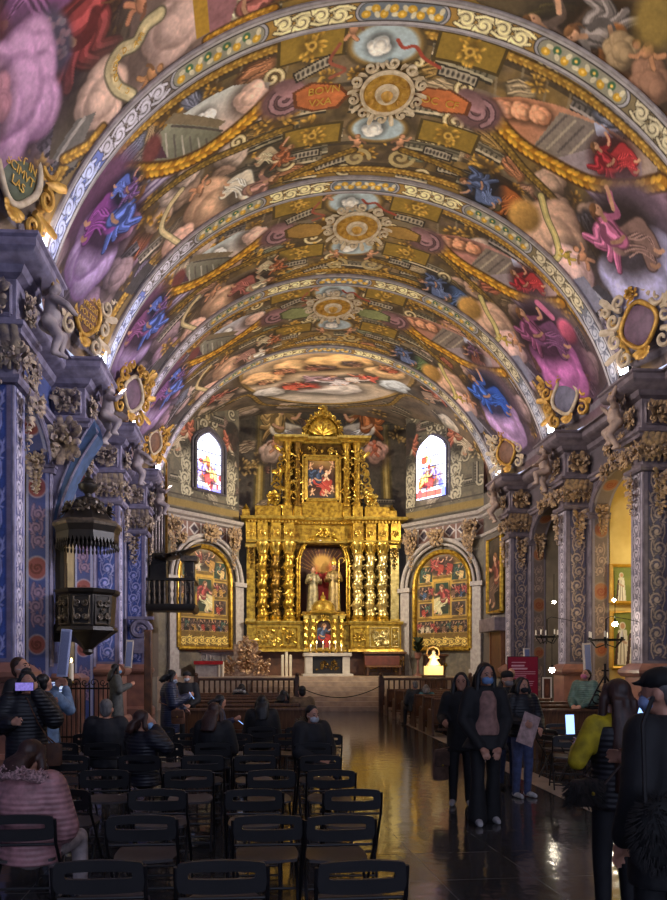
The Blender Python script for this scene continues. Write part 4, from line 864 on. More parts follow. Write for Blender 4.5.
cartouche('gilt scrolled cartouche with grey-blue field over the third pier, grey-mauve wall', 566, 397, 19.5, 1.2, 1.0, 'grey', cream=False)
cartouche('small white-scrolled cartouche with brown field over the farthest pier, grey-mauve wall', 507, 452, 24.2, 1.15, 1.0, 'brown')
cartouche('gilt scrolled cartouche over the third pier, blue wall', 132, 394, 19.5, 1.2, 1.0, 'purple', cream=False)
cartouche('small gilt scrolled cartouche over the farthest pier, blue wall', 154, 442, 24.2, 1.05, 1.0, 'brown', cream=False)
# rosettes along the crown
def rosette(label, px, py, s):
    sx, Y = v_inv(px, py, RV-.02); ph = sx/RV; nrm = Vector((-math.sin(ph), 0, -math.cos(ph))); yy = Vector((0,1,0)); xx = yy.cross(nrm)
    root = bpy.data.objects.new('crown_rosette', None); COL.objects.link(root); tag(root, label, 'rosette', 'crown rosettes'); root.matrix_world = frame(xx, yy, nrm, (RV*math.sin(ph), Y, ZC+RV*math.cos(ph)))
    def bl(mb, nm, m): o = mb.build(nm, m, None, 50); o.parent = root
    mb = MB(); mb.lathe([(.0,.02),(.6*s,.02),(.6*s,.06),(.5*s,.1),(.33*s,.07),(.01,.07)], (0,0,0), 28); bl(mb, 'medallion', M_cgold)
    mb = MB(); mb.tube([(.62*s*math.cos(a), .62*s*math.sin(a), .07) for a in np.linspace(0, 2*PI, 40)], .05*s, 6); bl(mb, 'ring', M_cscroll)
    mb = MB(); mb.lathe([(.01,.08),(.3*s,.08),(.27*s,.13),(.16*s,.12),(.01,.12)], (0,0,0), 20); bl(mb, 'disc', M_cscroll)
    mb = MB(); mb.lathe([(.01,.1),(.15*s,.12),(.1*s,.2),(.01,.22)], (0,0,0), 14); bl(mb, 'boss', M_cgold)
    for i in range(10): mb = MB(); a = 2*PI*i/10; leafm(mb, Matrix.Translation((0,0,.06)), a, .18*s, .07*s, .04, 1.2, .34*s); bl(mb, 'petal', M_cgold)
    mb = MB()
    for i in range(10):
        a = 2*PI*(i+.5)/10; q = 1 if i % 2 else -1
        volute(mb, I4, .84*s*math.cos(a), .84*s*math.sin(a), .16*s, a+PI/2*q, q, .05*s, .03, 1.3); leafm(mb, Matrix.Translation((0,0,.03)), a+.3, .32*s, .07*s, .06*s, 1.6, .66*s)
    bl(mb, 'scroll_frame', M_cscroll)
rosette('large gilt rosette with cream scrolls in the nearest bay of the vault crown', 387, 91, .82)
rosette('middle-sized gilt rosette of the vault crown between two painted ribs', 357, 226, .95)
rosette('smallest gilt rosette of the vault crown, next to the apse', 333, 306, .98)
# lettering fields in the first bay
for k, (txt, px, py) in enumerate((('BOVN', 324, 91), ('VXA', 320, 103), ('OC  CF', 440, 103))):
    sx, Y = v_inv(px, py, RV-.03); ph = sx/RV; nrm = Vector((-math.sin(ph), 0, -math.cos(ph))); xx = Vector((math.cos(ph), 0, -math.sin(ph))); yy = nrm.cross(xx)
    o = text_mesh(txt, .24, 'trim_%d' % (40+k), M_letter, None, frame(xx, yy, nrm, ((RV-.02)*math.sin(ph), Y, ZC+(RV-.02)*math.cos(ph)))); o['kind'] = 'structure'
# gilt writing along the painted banner of the corner bay
bn = MB(); BP = smooth_path([(133,94),(119,86),(115,68),(122,53),(137,43),(145,28)], 60); cu_ = np.r_[0, np.cumsum(np.hypot(*np.diff(BP, axis=0).T))]
for i, ch in enumerate('C T OKIDNE D. AMMI'):
    if ch == ' ': continue
    q = cu_[-1]*(i+1.5)/20; P3 = []
    for e in (0, 1.5):
        px, py = np.interp(q+e, cu_, BP[:,0]), np.interp(q+e, cu_, BP[:,1]); sx, Y = v_inv(px, py, RV-.02); ph = sx/RV; P3.append(Vector(((RV-.02)*math.sin(ph), Y, ZC+(RV-.02)*math.cos(ph))))
    nrm = Vector((-math.sin(ph), 0, -math.cos(ph))); xx = (P3[1]-P3[0]).normalized(); yy = nrm.cross(xx).normalized()
    o = text_mesh(ch, .13, 'tmp', M_letter, None, I4, .004); bn.add([tuple(v.co) for v in o.data.vertices], [tuple(p.vertices) for p in o.data.polygons], frame(xx, yy, nrm, P3[0])); bpy.data.objects.remove(o)
bn.build('trim_43', M_letter, None, 0, kind='structure')
# ------------------------------------------------------------------ bodies: lofted limbs fused by remeshing
def loft(mb, rings, n=12):   # rings: (centre, rx, ry, axis frame x, y)
    V = []
    for c, rx, ry, ax, ay in rings:
        for k in range(n):
            a = 2*PI*k/n; V.append(Vector(c)+Vector(ax)*(rx*math.cos(a))+Vector(ay)*(ry*math.sin(a)))
    Fc = [(i*n+k, i*n+(k+1)%n, (i+1)*n+(k+1)%n, (i+1)*n+k) for i in range(len(rings)-1) for k in range(n)]
    Fc += [tuple(range(n-1, -1, -1)), tuple((len(rings)-1)*n+k for k in range(n))]; mb.add(V, Fc)
def fuse(mb, name, m, parent, vox=.016, smooth=4, label=None):
    me = bpy.data.meshes.new('t'); me.from_pydata(mb.V, [], mb.F); bm = bmesh.new(); bm.from_mesh(me); bmesh.ops.recalc_face_normals(bm, faces=bm.faces); bm.to_mesh(me); bm.free()
    o = bpy.data.objects.new('t', me); COL.objects.link(o); r = o.modifiers.new('r', 'REMESH'); r.mode = 'VOXEL'; r.voxel_size = vox; r.use_smooth_shade = True
    if smooth: s = o.modifiers.new('s', 'SMOOTH'); s.factor = .5; s.iterations = smooth
    dg = bpy.context.evaluated_depsgraph_get(); m2 = bpy.data.meshes.new_from_object(o.evaluated_get(dg)); bpy.data.objects.remove(o); bpy.data.meshes.remove(me)
    m2.name = name; m2.materials.clear(); m2.materials.append(m); m2.polygons.foreach_set('use_smooth', [True]*len(m2.polygons))
    n = bpy.data.objects.new(name, m2); COL.objects.link(n)
    if parent: n.parent = parent
    if label: n['label'] = label
    return n
def limb(mb, P, R, n=9):
    P = [Vector(p) for p in P]; Q = []; RR = []
    for i in range(len(P)-1):
        for t in (0, .33, .66): Q.append(P[i].lerp(P[i+1], t)); RR.append(R[i]+(R[i+1]-R[i])*t)
    Q.append(P[-1]); RR.append(R[-1]); mb.tube(Q, RR, n)
    for p, r in zip(P, R): mb.ell(p, r*.98, 9, 7)
# putti
def putto_mesh(var):
    mb = MB(); limb(mb, [(0,0,.42),(0,.04,.62),(0,.03,.78)], [.13,.125,.1]); mb.ell((0,.08,.55), (.12,.1,.12)); limb(mb, [(0,.03,.8),(0,.05,.88)], [.06,.055])
    mb.ell((0,.07,.97), (.095,.1,.105)); mb.ell((0,.15,.94), (.035,.03,.03)); mb.ell((.045,.14,.93), .035); mb.ell((-.045,.14,.93), .035); mb.ell((0,.165,.955), .018)
    for s in (-1, 1): mb.ell((s*.095,.06,.96), (.015,.025,.03)); mb.ell((s*.08,-.05,.42), (.1,.1,.1))
    A = {0: [((.13,.03,.76),(.27,.12,.7),(.3,.26,.86)), ((-.13,.03,.76),(-.26,.08,.86),(-.25,.0,1.08))], 1: [((.13,.03,.76),(.22,.2,.66),(.1,.34,.62)), ((-.13,.03,.76),(-.3,.05,.68),(-.34,.18,.56))]}[var]
    Lg = {0: [((.08,0,.4),(.15,.22,.3),(.14,.1,.06)), ((-.08,0,.4),(-.1,.12,.16),(-.08,-.04,-.1))], 1: [((.08,0,.4),(.13,.1,.18),(.16,.02,-.06)), ((-.08,0,.4),(-.16,.24,.34),(-.2,.2,.08))]}[var]
    for a in A:
        limb(mb, a, [.068,.056,.045]); d = (Vector(a[2])-Vector(a[1])).normalized()
        for i in range(5): q = Vector(a[2])+Vector((.015*(i-2), 0, .01*(i % 2))); limb(mb, [q, q+d*(.07 if i else .04)+Vector((.012*(i-2), .01, 0))], [.016,.012], 6)
    for l in Lg: limb(mb, l, [.1,.08,.052]); limb(mb, [l[2], tuple(Vector(l[2])+Vector((0,.1,-.02)))], [.048,.036])
    return mb
M_putto = {-1: mat('putto_stucco_cool', (158,146,146), (120,110,120), 6, .6), 1: mat('putto_stucco_warm', (168,144,126), (124,104,96), 6, .6)}
M_phair = mat('putto_gilt_hair', (166,136,84), (120,94,60), 14, .5)
PB = {}
for sd in (-1, 1):
    for k in range(1, 5):
        if sd > 0 and k == 1: continue
        root = thing('cherub_statue', f'plump stucco cherub clinging under the cornice of the {ORD[k]} pier, {WN[sd]}', 'cherub', (sd*6.12, YR[k]-.3 if sd > 0 else YR[k]-.2, 7.12), (PI/2 if sd > 0 else -PI/2)+sd*-.5, 'stucco cherubs')
        v = k % 2
        if (sd, v) not in PB:
            b = fuse(putto_mesh(v), 'body', M_putto[sd], root, .02, 3); hm = MB()
            for i in range(26): g = random.Random(i); a, e = g.uniform(0, 2*PI), g.uniform(-.1, 1.4); hm.ell((.098*math.cos(a)*math.cos(e), .045+.1*math.sin(a)*math.cos(e) if math.sin(a) < .4 or e > .6 else .0, .99+.1*math.sin(e)), .03, 6, 5)
            h = hm.build('hair', M_phair, root, local=True); w_ = MB()
            for s in (-1, 1):
                for i in range(6): leafm(w_, Matrix.Translation((s*.06, -.1, .74)) @ Matrix.Rotation(PI/2, 4, 'X'), (.2+.22*i) if s > 0 else PI-(.2+.22*i), .3, .04, .05, 1.2)
            w2 = w_.build('wing', M_putto[sd], root, local=True); PB[(sd, v)] = (b, h, w2)
        else:
            for c in PB[(sd, v)]: q = c.copy(); COL.objects.link(q); q.parent = root
        root.scale = (1.15,)*3
# ------------------------------------------------------------------ floodlights on the cornices
M_lamp = mat('lamp_body', (40,40,44), (28,28,30), 8, .4, .5); M_lens = mat('lamp_lens', (226,240,255), (210,230,255), 3, .2, emis=14)
FL = None
for sd in (-1, 1):
    for k in range(1, 5):
        if sd > 0 and k == 1: continue
        lab = f'small floodlight standing on the ledge of the {ORD[k]} pier, {WN[sd]}'
        if FL is None:
            FL = thing('floodlight', lab, 'floodlight', group='cornice floodlights'); mb = MB(); mb.box(-.13,.13,-.05,.05,.08,.26); mb.build('housing', M_lamp, FL, 30, bevel=.01)
            mb = MB(); mb.box(-.1,.1,-.062,-.045,.11,.23); mb.build('lens', M_lens, FL, 30); mb = MB(); mb.box(-.16,-.13,-.02,.02,0,.2); mb.box(.13,.16,-.02,.02,0,.2); mb.box(-.16,.16,-.04,.04,0,.03); mb.build('bracket', M_lamp, FL, 30); o = FL
        else: o = dup(FL, lab)
        o.location = (sd*6.12, YR[k]-.75, ZL+.0); o.rotation_euler = (0, 0, sd*-1.05)
# ------------------------------------------------------------------ high altar retable
def goldmat(name, c1, c2, rough=.34, metal=.75, scale=7.):
    return mat(name, c1, c2, scale, rough, metal, bump=.25, detail=6)
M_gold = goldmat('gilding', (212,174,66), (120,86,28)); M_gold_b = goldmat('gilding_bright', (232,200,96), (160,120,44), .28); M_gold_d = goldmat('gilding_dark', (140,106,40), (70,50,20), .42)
M_gold_k = goldmat('gilding_shadowed', (96,72,28), (50,36,16), .5); M_gold_p = goldmat('gilding_pale', (226,206,140), (170,146,84), .3)  # shadowed gilding: recess shade behind the columns put into the colour
YR_ = 31.0
def rx(px, Y=YR_): return at_y(px, 600, Y).x
def rz(py, Y=YR_, px=322): return at_y(px, py, Y).z
cx0 = rx(322.5)
RT = thing('retable', 'towering gilded altarpiece with six twisted columns filling the apse end', 'altarpiece', (cx0, 31.2, SANZ))
def pb(mb, nm, m, par=RT, bev=0., sm=40, label=None): return mb.build(nm, m, par, sm, bev, label=label)
def gframe(x, y, z): return frame((1,0,0), (0,0,1), (0,-1,0), (x, y, z))
def carved(mb, xa, xb, za, zb, y, seed, dens=10):
    g = random.Random(seed); w, h = xb-xa, zb-za; s = min(w, h)
    M = gframe((xa+xb)/2, y, (za+zb)/2)
    for i in range(dens):
        u, v = g.uniform(-.42,.42)*w, g.uniform(-.42,.42)*h
        if i % 3 == 0: volute(mb, M, u, v, s*.16, g.uniform(0, 6), g.choice([-1,1]), s*.045, .02, 1.2, 14)
        else: leafm(mb, M @ Matrix.Translation((u, v, .01)), g.uniform(0, 2*PI), s*g.uniform(.22,.36), s*.08, s*.12, 1.5)
    for q in (-1, 1): volute(mb, M, q*w*.22, h*.12, s*.2, PI/2, q, s*.05, .02, 1.3, 16); volute(mb, M, q*w*.22, -h*.16, s*.18, -PI/2, -q, s*.05, .02, 1.3, 16)
    mb.ell(tuple(M @ Vector((0, 0, .05))), (s*.13, .05, s*.13), 10, 7)
zb0, zb1, zc0, zc1, ze1, zt1 = rz(652), rz(624), rz(622), rz(545), rz(521), rz(440)
xl, xr = rx(247.5), rx(398)
# predella with carved panels
mb = MB(); mb.box(xl+.05, xr-.05, 30.75, 31.55, SANZ, zb0); pb(mb, 'plinth', mat('dark_red_wood', (96,62,44), (70,44,34), 4, .5))
mb = MB(); mb.box(xl, xr, 30.7, 31.55, zb0, zb1); 
for a, b in ((247.5,280),(280.5,299),(349,365),(365.5,398)): mb.box(rx(a)-.02, rx(b)+.02, 30.35, 30.75, zb0, zb1)
pb(mb, 'pedestal_row', M_gold, bev=.015)
for i, (a, b, c) in enumerate(((257,277,M_gold_b),(282,296,M_gold),(351,363,M_gold),(368,386,M_gold_p),(389,396,M_gold_p))):
    mb = MB(); xa, xb_, za, z_ = rx(a), rx(b), zb0+.22, zb1-.2
    for p, q in (((xa,za),(xb_,za)),((xb_,za),(xb_,z_)),((xb_,z_),(xa,z_)),((xa,z_),(xa,za))): mb.tube([(p[0],30.34,p[1]),(q[0],30.34,q[1])], .035, 6)
    carved(mb, xa, xb_, za, z_, 30.35, i, 14); pb(mb, 'carved_panel', c)
mb = MB(); pth = [(xl, 31.4),(xl, 30.35),(rx(299)+.02, 30.35),(rx(299)+.02, 30.7),(rx(349)-.02, 30.7),(rx(349)-.02, 30.35),(xr, 30.35),(xr, 31.4)]
mb.sweep(pth, [(-.1,zb1-.08),(.06,zb1-.06),(.1,zb1+.02),(.1,zb1+.08),(-.1,zb1+.1)], side=1); mb.sweep(pth, [(-.1,zb0),(.1,zb0),(.08,zb0+.1),(.0,zb0+.14),(-.1,zb0+.14)], side=1); pb(mb, 'moulding', M_gold_b)
# body panels between the columns
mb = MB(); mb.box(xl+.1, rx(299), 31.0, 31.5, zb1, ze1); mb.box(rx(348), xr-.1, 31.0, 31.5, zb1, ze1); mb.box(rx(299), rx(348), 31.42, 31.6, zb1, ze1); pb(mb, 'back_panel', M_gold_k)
def twisted(xc, yc, z0, z1, r, m, seed):
    mb = MB(); n = 40; hh = z1-z0; ring = 14
    V = []; 
    for i in range(n+1):
        t = i/n; z = z0+.3+(hh-.75)*t; a = t*2*PI*3.2; ox, oy = .16*r*math.cos(a), .16*r*math.sin(a)
        rr = r*(.95+.12*math.sin(t*2*PI*6.4+1))*(1-.08*t)
        V.append(((xc+ox, yc+oy, z), rr, rr, (1,0,0), (0,1,0)))
    loft(mb, V, ring); sh = pb(mb, 'column', m)
    mb = MB(); g = random.Random(seed)
    for i in range(64):
        t = (i+.5)/64; z = z0+.3+(hh-.75)*t; a = t*2*PI*3.2+g.uniform(-.5,.5)+(PI if i % 2 else 0); q = Vector((xc+r*1.02*math.cos(a), yc+r*1.02*math.sin(a), z)); nz = Vector((math.cos(a), math.sin(a), 0)); up = Vector((0,0,1)); xx = up.cross(nz)
        if i % 3 == 0: mb.ell(tuple(q), r*.2, 6, 5)
        else: leafm(mb, frame(xx, up, nz, q), g.uniform(-1.2, 4.2), r*.6, r*.17, r*.25, 1.5, n=5)
    mb.build('vine_leaves', M_gold_b if m is not M_gold_p else M_gold_p, sh, 50)
    mb = MB(); mb.lathe([(r*1.35,0),(r*1.35,.09),(r*1.15,.12),(r*1.25,.2),(r*1.05,.26),(r*.9,.32)], (xc, yc, z0), 16); mb.build('column_base', M_gold, sh)
    mb = MB(); mb.lathe([(r*.85,-.5),(r*1.0,-.45),(r*.9,-.4),(r*1.2,-.15),(r*1.4,-.08),(r*1.4,0)], (xc, yc, z1), 16)
    for k in range(10): a = 2*PI*k/10; nz = Vector((math.cos(a), math.sin(a), 0)); leafm(mb, frame(Vector((0,0,1)).cross(nz), (0,0,1), nz, (xc+r*.85*nz.x, yc+r*.85*nz.y, z1-.45)), PI/2, .36, .07, .1, 1.6)
    mb.build('column_capital', M_gold_b, sh, 50)
for i, (p, yc, m) in enumerate(((262.5,30.62,M_gold),(275.5,30.72,M_gold_d),(288.5,30.58,M_gold),(356.5,30.58,M_gold_p),(369,30.72,M_gold_p),(381,30.62,M_gold_p))): twisted(rx(p), yc, zc0-.02, zc1, .225, m, i)
for p in (251, 393.5):   # outer flat pilasters
    x = rx(p); mb = MB(); mb.box(x-.19, x+.19, 30.7, 31.1, zc0, zc1); ps = pb(mb, 'pilaster', M_gold if p < 300 else M_gold_p, bev=.01)
    mb = MB(); drop(mb, gframe(x, 30.69, zc1-.25), .95, .3, 3); mb.build('festoon', M_gold_d, ps, 50)
    mb = MB(); mb.box(x-.25, x+.25, 30.62, 31.1, zc1-.18, zc1); mb.box(x-.24, x+.24, 30.64, 31.1, zc0, zc0+.12); mb.build('pilaster_capital', M_gold_b, ps, 30, .01)
# entablature blocks and cornice
mb = MB(); mb.box(xl+.02, xr-.02, 30.85, 31.5, zc1, ze1-.1)
for p in (251, 262.5, 275.5, 288.5, 356.5, 369, 381, 393.5): x = rx(p); mb.box(x-.22, x+.22, 30.42, 30.9, zc1, ze1-.1)
pb(mb, 'entablature', M_gold, bev=.01)
for i, p in enumerate((251, 262.5, 275.5, 288.5, 356.5, 369, 381, 393.5)): mb = MB(); x = rx(p); acanthus(mb, gframe(x, 30.41, zc1+.42), .36, i, 9, False); pb(mb, 'carved_boss', M_gold_b)
def zig(y0, y1, cuts): # plan path with breaks forward
    P = [(xl-.1, 31.4), (xl-.1, y1)]
    for a, b in cuts: P += [(rx(a), y1), (rx(a), y0), (rx(b), y0), (rx(b), y1)]
    return P[:2]+P[2:]+[(xr+.1, y1), (xr+.1, 31.4)]
mb = MB(); pth = [(xl, 31.4),(xl, 30.45),(rx(297), 30.45),(rx(297), 30.7),(rx(348), 30.7),(rx(348), 30.45),(xr, 30.45),(xr, 31.4)]
mb.sweep(pth, [(-.2,ze1-.22),(.04,ze1-.2),(.1,ze1-.12),(.26,ze1-.08),(.3,ze1+.04),(-.2,ze1+.06)], side=1); mb.sweep(pth, [(-.2,zc1+.02),(.04,zc1+.04),(.06,zc1+.12),(-.2,zc1+.14)], side=1); 
for i in range(46):
    x = xl+(xr-xl)*(i+.5)/46; mb.box(x-.035, x+.035, 30.34 if not rx(297) < x < rx(348) else 30.6, 30.75, ze1-.2, ze1-.1)
pb(mb, 'cornice', M_gold_b)
# central niche
zn0, znA, znT = rz(640), rz(566), rz(536); xn, hn = rx(323), (rx(346.5)-rx(299.5))/2
arc = lambda k, s=1.: [(xn-k*hn, zn0)]+[(xn-k*hn*math.cos(a), znA+(znT-znA)*s*math.sin(a)) for a in np.linspace(0, PI, 24)]+[(xn+k*hn, zn0)]
cv = Cv(xn-hn, xn+hn, zn0, znT, 30, (58,34,26)); cv.mottle(.4, .4, 1, (90,40,32)); cv.poly([(xn-.35,rz(600)),(xn+.5,rz(600)),(xn+.6,rz(560)),(xn-.3,rz(560))], (150,40,36))
for a in np.linspace(.25, PI-.25, 17): cv.line([(xn, rz(572)), (xn+1.25*math.cos(a), rz(572)+1.45*math.sin(a))], .05, (150,108,48), taper=True)
cv.ell(xn, rz(560), .4, .3, 0, (170,130,64), soft=.6); cv.mesh(lambda X, Z: (X, 31.38+0*X, Z), 'niche_back', M_fresco_fine, RT, hole=lambda X, Z: (Z > znA) & (((X-xn)/hn)**2+((Z-znA)/(znT-znA))**2 > 1))
mb = MB(); A = arc(1.0); V = []
for x, z in A: V += [(x, 30.9, z), (x, 31.4, z)]
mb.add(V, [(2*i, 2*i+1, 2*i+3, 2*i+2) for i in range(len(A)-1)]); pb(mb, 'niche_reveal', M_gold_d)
mb = MB(); V = []; B = arc(1.0)
top = ze1-.2
for (x, z) in B: V += [(x, 30.9, z), (xn+(x-xn)*1.16 if z < znA else max(rx(298)-.05, min(rx(348)+.05, xn+(x-xn)*1.16)), 30.9, z if z < znA else top)]
mb.add(V, [(2*i, 2*i+1, 2*i+3, 2*i+2) for i in range(len(B)-1)]); pb(mb, 'spandrel', M_gold_d)
mb = MB()
for k, r, y in ((1.02,.06,30.86),(1.12,.05,30.84)): mb.tube([(x, y, z) for x, z in arc(k, 1.03)], r, 6)
for i, (x, z) in enumerate(arc(1.07, 1.04)): leafm(mb, gframe(x, 30.84, z), i*1.3, .16, .04, .06, 1.5)
for i in range(16):
    for q in (-1, 1): mb.ell((xn+q*hn*1.07, 30.84, zn0+(znA-zn0)*i/16), (.05,.05,.07), 6, 5)
acanthus(mb, gframe(xn, 30.8, znT+.12), .55, 8, 13); pb(mb, 'niche_frame', M_gold)
# tabernacle
TB = MB(); zt0, ztT = rz(652), rz(615); xa, xb_ = rx(301), rx(344); xt = rx(322.5)
TB.box(xa+.1, xb_-.1, 30.35, 31.2, zt0, ztT); TB.box(xa-.02, xb_+.02, 30.25, 31.2, ztT-.1, ztT); tb = pb(TB, 'tabernacle', M_gold, bev=.02)
mb = MB(); mb.lathe([(.78,0),(.8,.06),(.6,.12),(.52,.22),(.5,.36),(.4,.52),(.2,.62),(.1,.68),(.12,.78),(.05,.86),(.01,1.0)], (xt, 30.75, ztT), 20); mb.build('dome', M_gold_b, tb)
for p in (305, 312, 333, 340):
    mb = MB(); x = rx(p); loft(mb, [((x+.03*math.sin(i*1.1), 30.22+.03*math.cos(i*1.1), zt0+.15+(ztT-.3-zt0)*i/24), .085, .085, (1,0,0), (0,1,0)) for i in range(25)], 8); mb.box(x-.11, x+.11, 30.14, 30.34, zt0, zt0+.15); mb.box(x-.11, x+.11, 30.14, 30.34, ztT-.22, ztT-.08); mb.build('colonnette', M_gold_b, tb, 40)
cv = Cv(rx(315), rx(330), rz(648), rz(620), 60, (62,44,36)); figure(cv, xt, rz(646), 1.1, (0,1), (150,44,40), (60,74,104), seed=4); cv.mesh(lambda X, Z: (X, 30.33+0*X, Z), 'door_painting', M_fresco_fine, tb, hole=lambda X, Z: (Z > rz(628)) & (((X-xt)/.33)**2+((Z-rz(628))/(rz(620)-rz(628)))**2 > 1))
mb = MB(); mb.tube([(xt-.35, 30.3, rz(648)), (xt-.35, 30.3, rz(628))]+[(xt-.35*math.cos(a), 30.3, rz(628)+.36*math.sin(a)) for a in np.linspace(0, PI, 14)]+[(xt+.35, 30.3, rz(648))], .05, 6); acanthus(mb, gframe(xt, 30.25, rz(618.5)), .4, 5, 9); mb.build('door_frame', M_gold_b, tb)
# upper tier
zu0, zu1 = rz(519), rz(444); Xa, Xb = rx(283), rx(361)
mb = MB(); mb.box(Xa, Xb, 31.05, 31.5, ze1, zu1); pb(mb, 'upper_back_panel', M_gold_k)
mb = MB(); 
for a, b, y in ((255,281,30.8),(282,292,30.7),(293,301,30.85),(343,351,30.85),(352,362,30.7),(364,389,30.8)): mb.box(rx(a), rx(b), y, 31.4, ze1+.02, rz(507))
mb.box(rx(301), rx(343), 30.95, 31.4, ze1+.02, rz(503)); pb(mb, 'upper_pedestal', M_gold, bev=.02)
mb = MB()
for p in (244, 394):
    mb = MB(); x = rx(p+2 if p < 300 else p-2); mb.box(x-.17, x+.17, 30.8, 31.3, ze1+.02, rz(511)); mb.lathe([(.1,0),(.16,.08),(.06,.2),(.01,.3)], (x, 31, rz(511)), 10); pb(mb, 'end_block', M_gold)
for p, m, y in ((287.5,M_gold,30.85),(297.5,M_gold_d,30.95),(346.5,M_gold,30.95),(356.5,M_gold,30.85)):
    x = rx(p); mb = MB(); z0, z1 = rz(507), zu1; mb.lathe([(.17,0),(.17,.12),(.13,.2),(.135,1.2),(.12,z1-z0-.4),(.13,z1-z0-.36),(.19,z1-z0-.08),(.19,z1-z0)], (x, y, z0), 14); c = pb(mb, 'upper_column', m)
    mb = MB(); g = random.Random(p)
    for i in range(44): a = g.uniform(PI, 2*PI); q = Vector((x+.135*math.cos(a), y+.135*math.sin(a), z0+.2+(z1-z0-.5)*i/44)); nz = Vector((math.cos(a), math.sin(a), 0)); leafm(mb, frame(Vector((0,0,1)).cross(nz), (0,0,1), nz, q), g.uniform(0, 6.3), .15, .045, .07, 1.5, n=4)
    mb.build('carved_leaves', M_gold_b, c, 50)
for q, (p0, p1) in ((-1, (283, 275)), (1, (361, 369))):  # side scroll wings
    mb = MB(); x0 = rx(p0); 
    for i in range(9):
        z = rz(507)+(rz(452)-rz(507))*i/8.; w = (.75*(1-i/8.)**1.5+.12); volute(mb, gframe(x0+q*w*.55, 31.0, z), 0, 0, .13+.2*(1-i/8.), i, q, .05, .02, 1.3); leafm(mb, gframe(x0+q*w*.4, 31., z), i*1.9, .4, .09, .15, 1.6)
    acanthus(mb, gframe(x0+q*.45, 30.95, rz(500)), .7, 4, 11); pb(mb, 'scroll_wing', M_gold_b if q > 0 else M_gold)
pf = MB(); xa, xb_, za, z_ = rx(306), rx(337), rz(500), rz(459)
for r, d, y in ((.09,.0,30.98),(.05,.14,31.0)):
    for p, q in (((xa-d,za-d),(xb_+d,za-d)),((xb_+d,za-d),(xb_+d,z_+d)),((xb_+d,z_+d),(xa-d,z_+d)),((xa-d,z_+d),(xa-d,za-d))): pf.tube([(p[0],y,p[1]),(q[0],y,q[1])], r, 8)
pfo = pb(pf, 'painting_frame', M_gold_b)
cv = Cv(xa, xb_, za, z_, 70, (92,72,48)); cv.mottle(.5, .3, 3, (60,46,36)); w, h = xb_-xa, z_-za; X_ = (xa+xb_)/2
cv.ell(X_, za+h*.72, .42, .5, 0, (176,140,78), soft=.8); cv.ell(X_, za+.1, w*.5, .22, 0, (52,48,48), soft=.5)
figure(cv, X_-.06, za+h*.22, 1.35, (0,1), (150,56,46), (48,60,84), seed=2); putto(cv, X_+.2, za+h*.48, .5, (0,1), (224,184,150)); 
for x, z in ((-.5,.75),(.5,.8),(-.52,.35),(.5,.2),(-.42,.12),(.2,.1)): putto(cv, X_+x, za+h*z, .34, (0,1), (206,160,124), pose=1 if x < 0 else -1)
cv.mesh(lambda X, Z: (X, 31.03+0*X, Z), 'canvas_painting', M_fresco_fine, pfo)
mb = MB(); pth = [(rx(279), 31.4),(rx(279), 30.75),(rx(303), 30.75),(rx(303), 30.95),(rx(341), 30.95),(rx(341), 30.75),(rx(365), 30.75),(rx(365), 31.4)]
mb.sweep(pth, [(-.3,zu1),(.0,zu1+.02),(.06,zu1+.1),(.2,zu1+.16),(.22,zu1+.26),(-.3,zu1+.28)], side=1); carved(mb, rx(302), rx(342), rz(457), rz(446), 30.98, 6, 14); pb(mb, 'upper_cornice', M_gold_b)
mb = MB(); xc, zc_ = rx(322.5), rz(437); R0 = rx(340)-xc
for r in (1.,.8): mb.tube([(xc-R0*r*math.cos(a), 30.95, zc_+R0*1.25*r*math.sin(a)) for a in np.linspace(0, PI, 24)], .08*r, 8)
for i in range(9): leafm(mb, gframe(xc, 30.95, zc_+.1), PI/2+(i-4)*.34, .62, .13, .2, 1.3)
mb.box(xc-R0, xc+R0, 31.0, 31.35, zc_-.15, zc_+.1); mb.prism([(xc+R0*.95*math.cos(a), zc_+R0*1.2*math.sin(a)) for a in np.linspace(0, PI, 20)], lambda x, z, y: (x, y, z), 31.02, 31.3); pb(mb, 'shell_crest', M_gold)
mb = MB()
for i, a in enumerate(np.linspace(.0, PI, 11)): acanthus(mb, gframe(xc-R0*1.05*math.cos(a), 30.93, zc_+R0*1.3*math.sin(a)), .34, i, 8, False)
acanthus(mb, gframe(xc, 30.9, zc_+R0*1.45), .5, 3, 11); pb(mb, 'crest_foliage', M_gold_b)
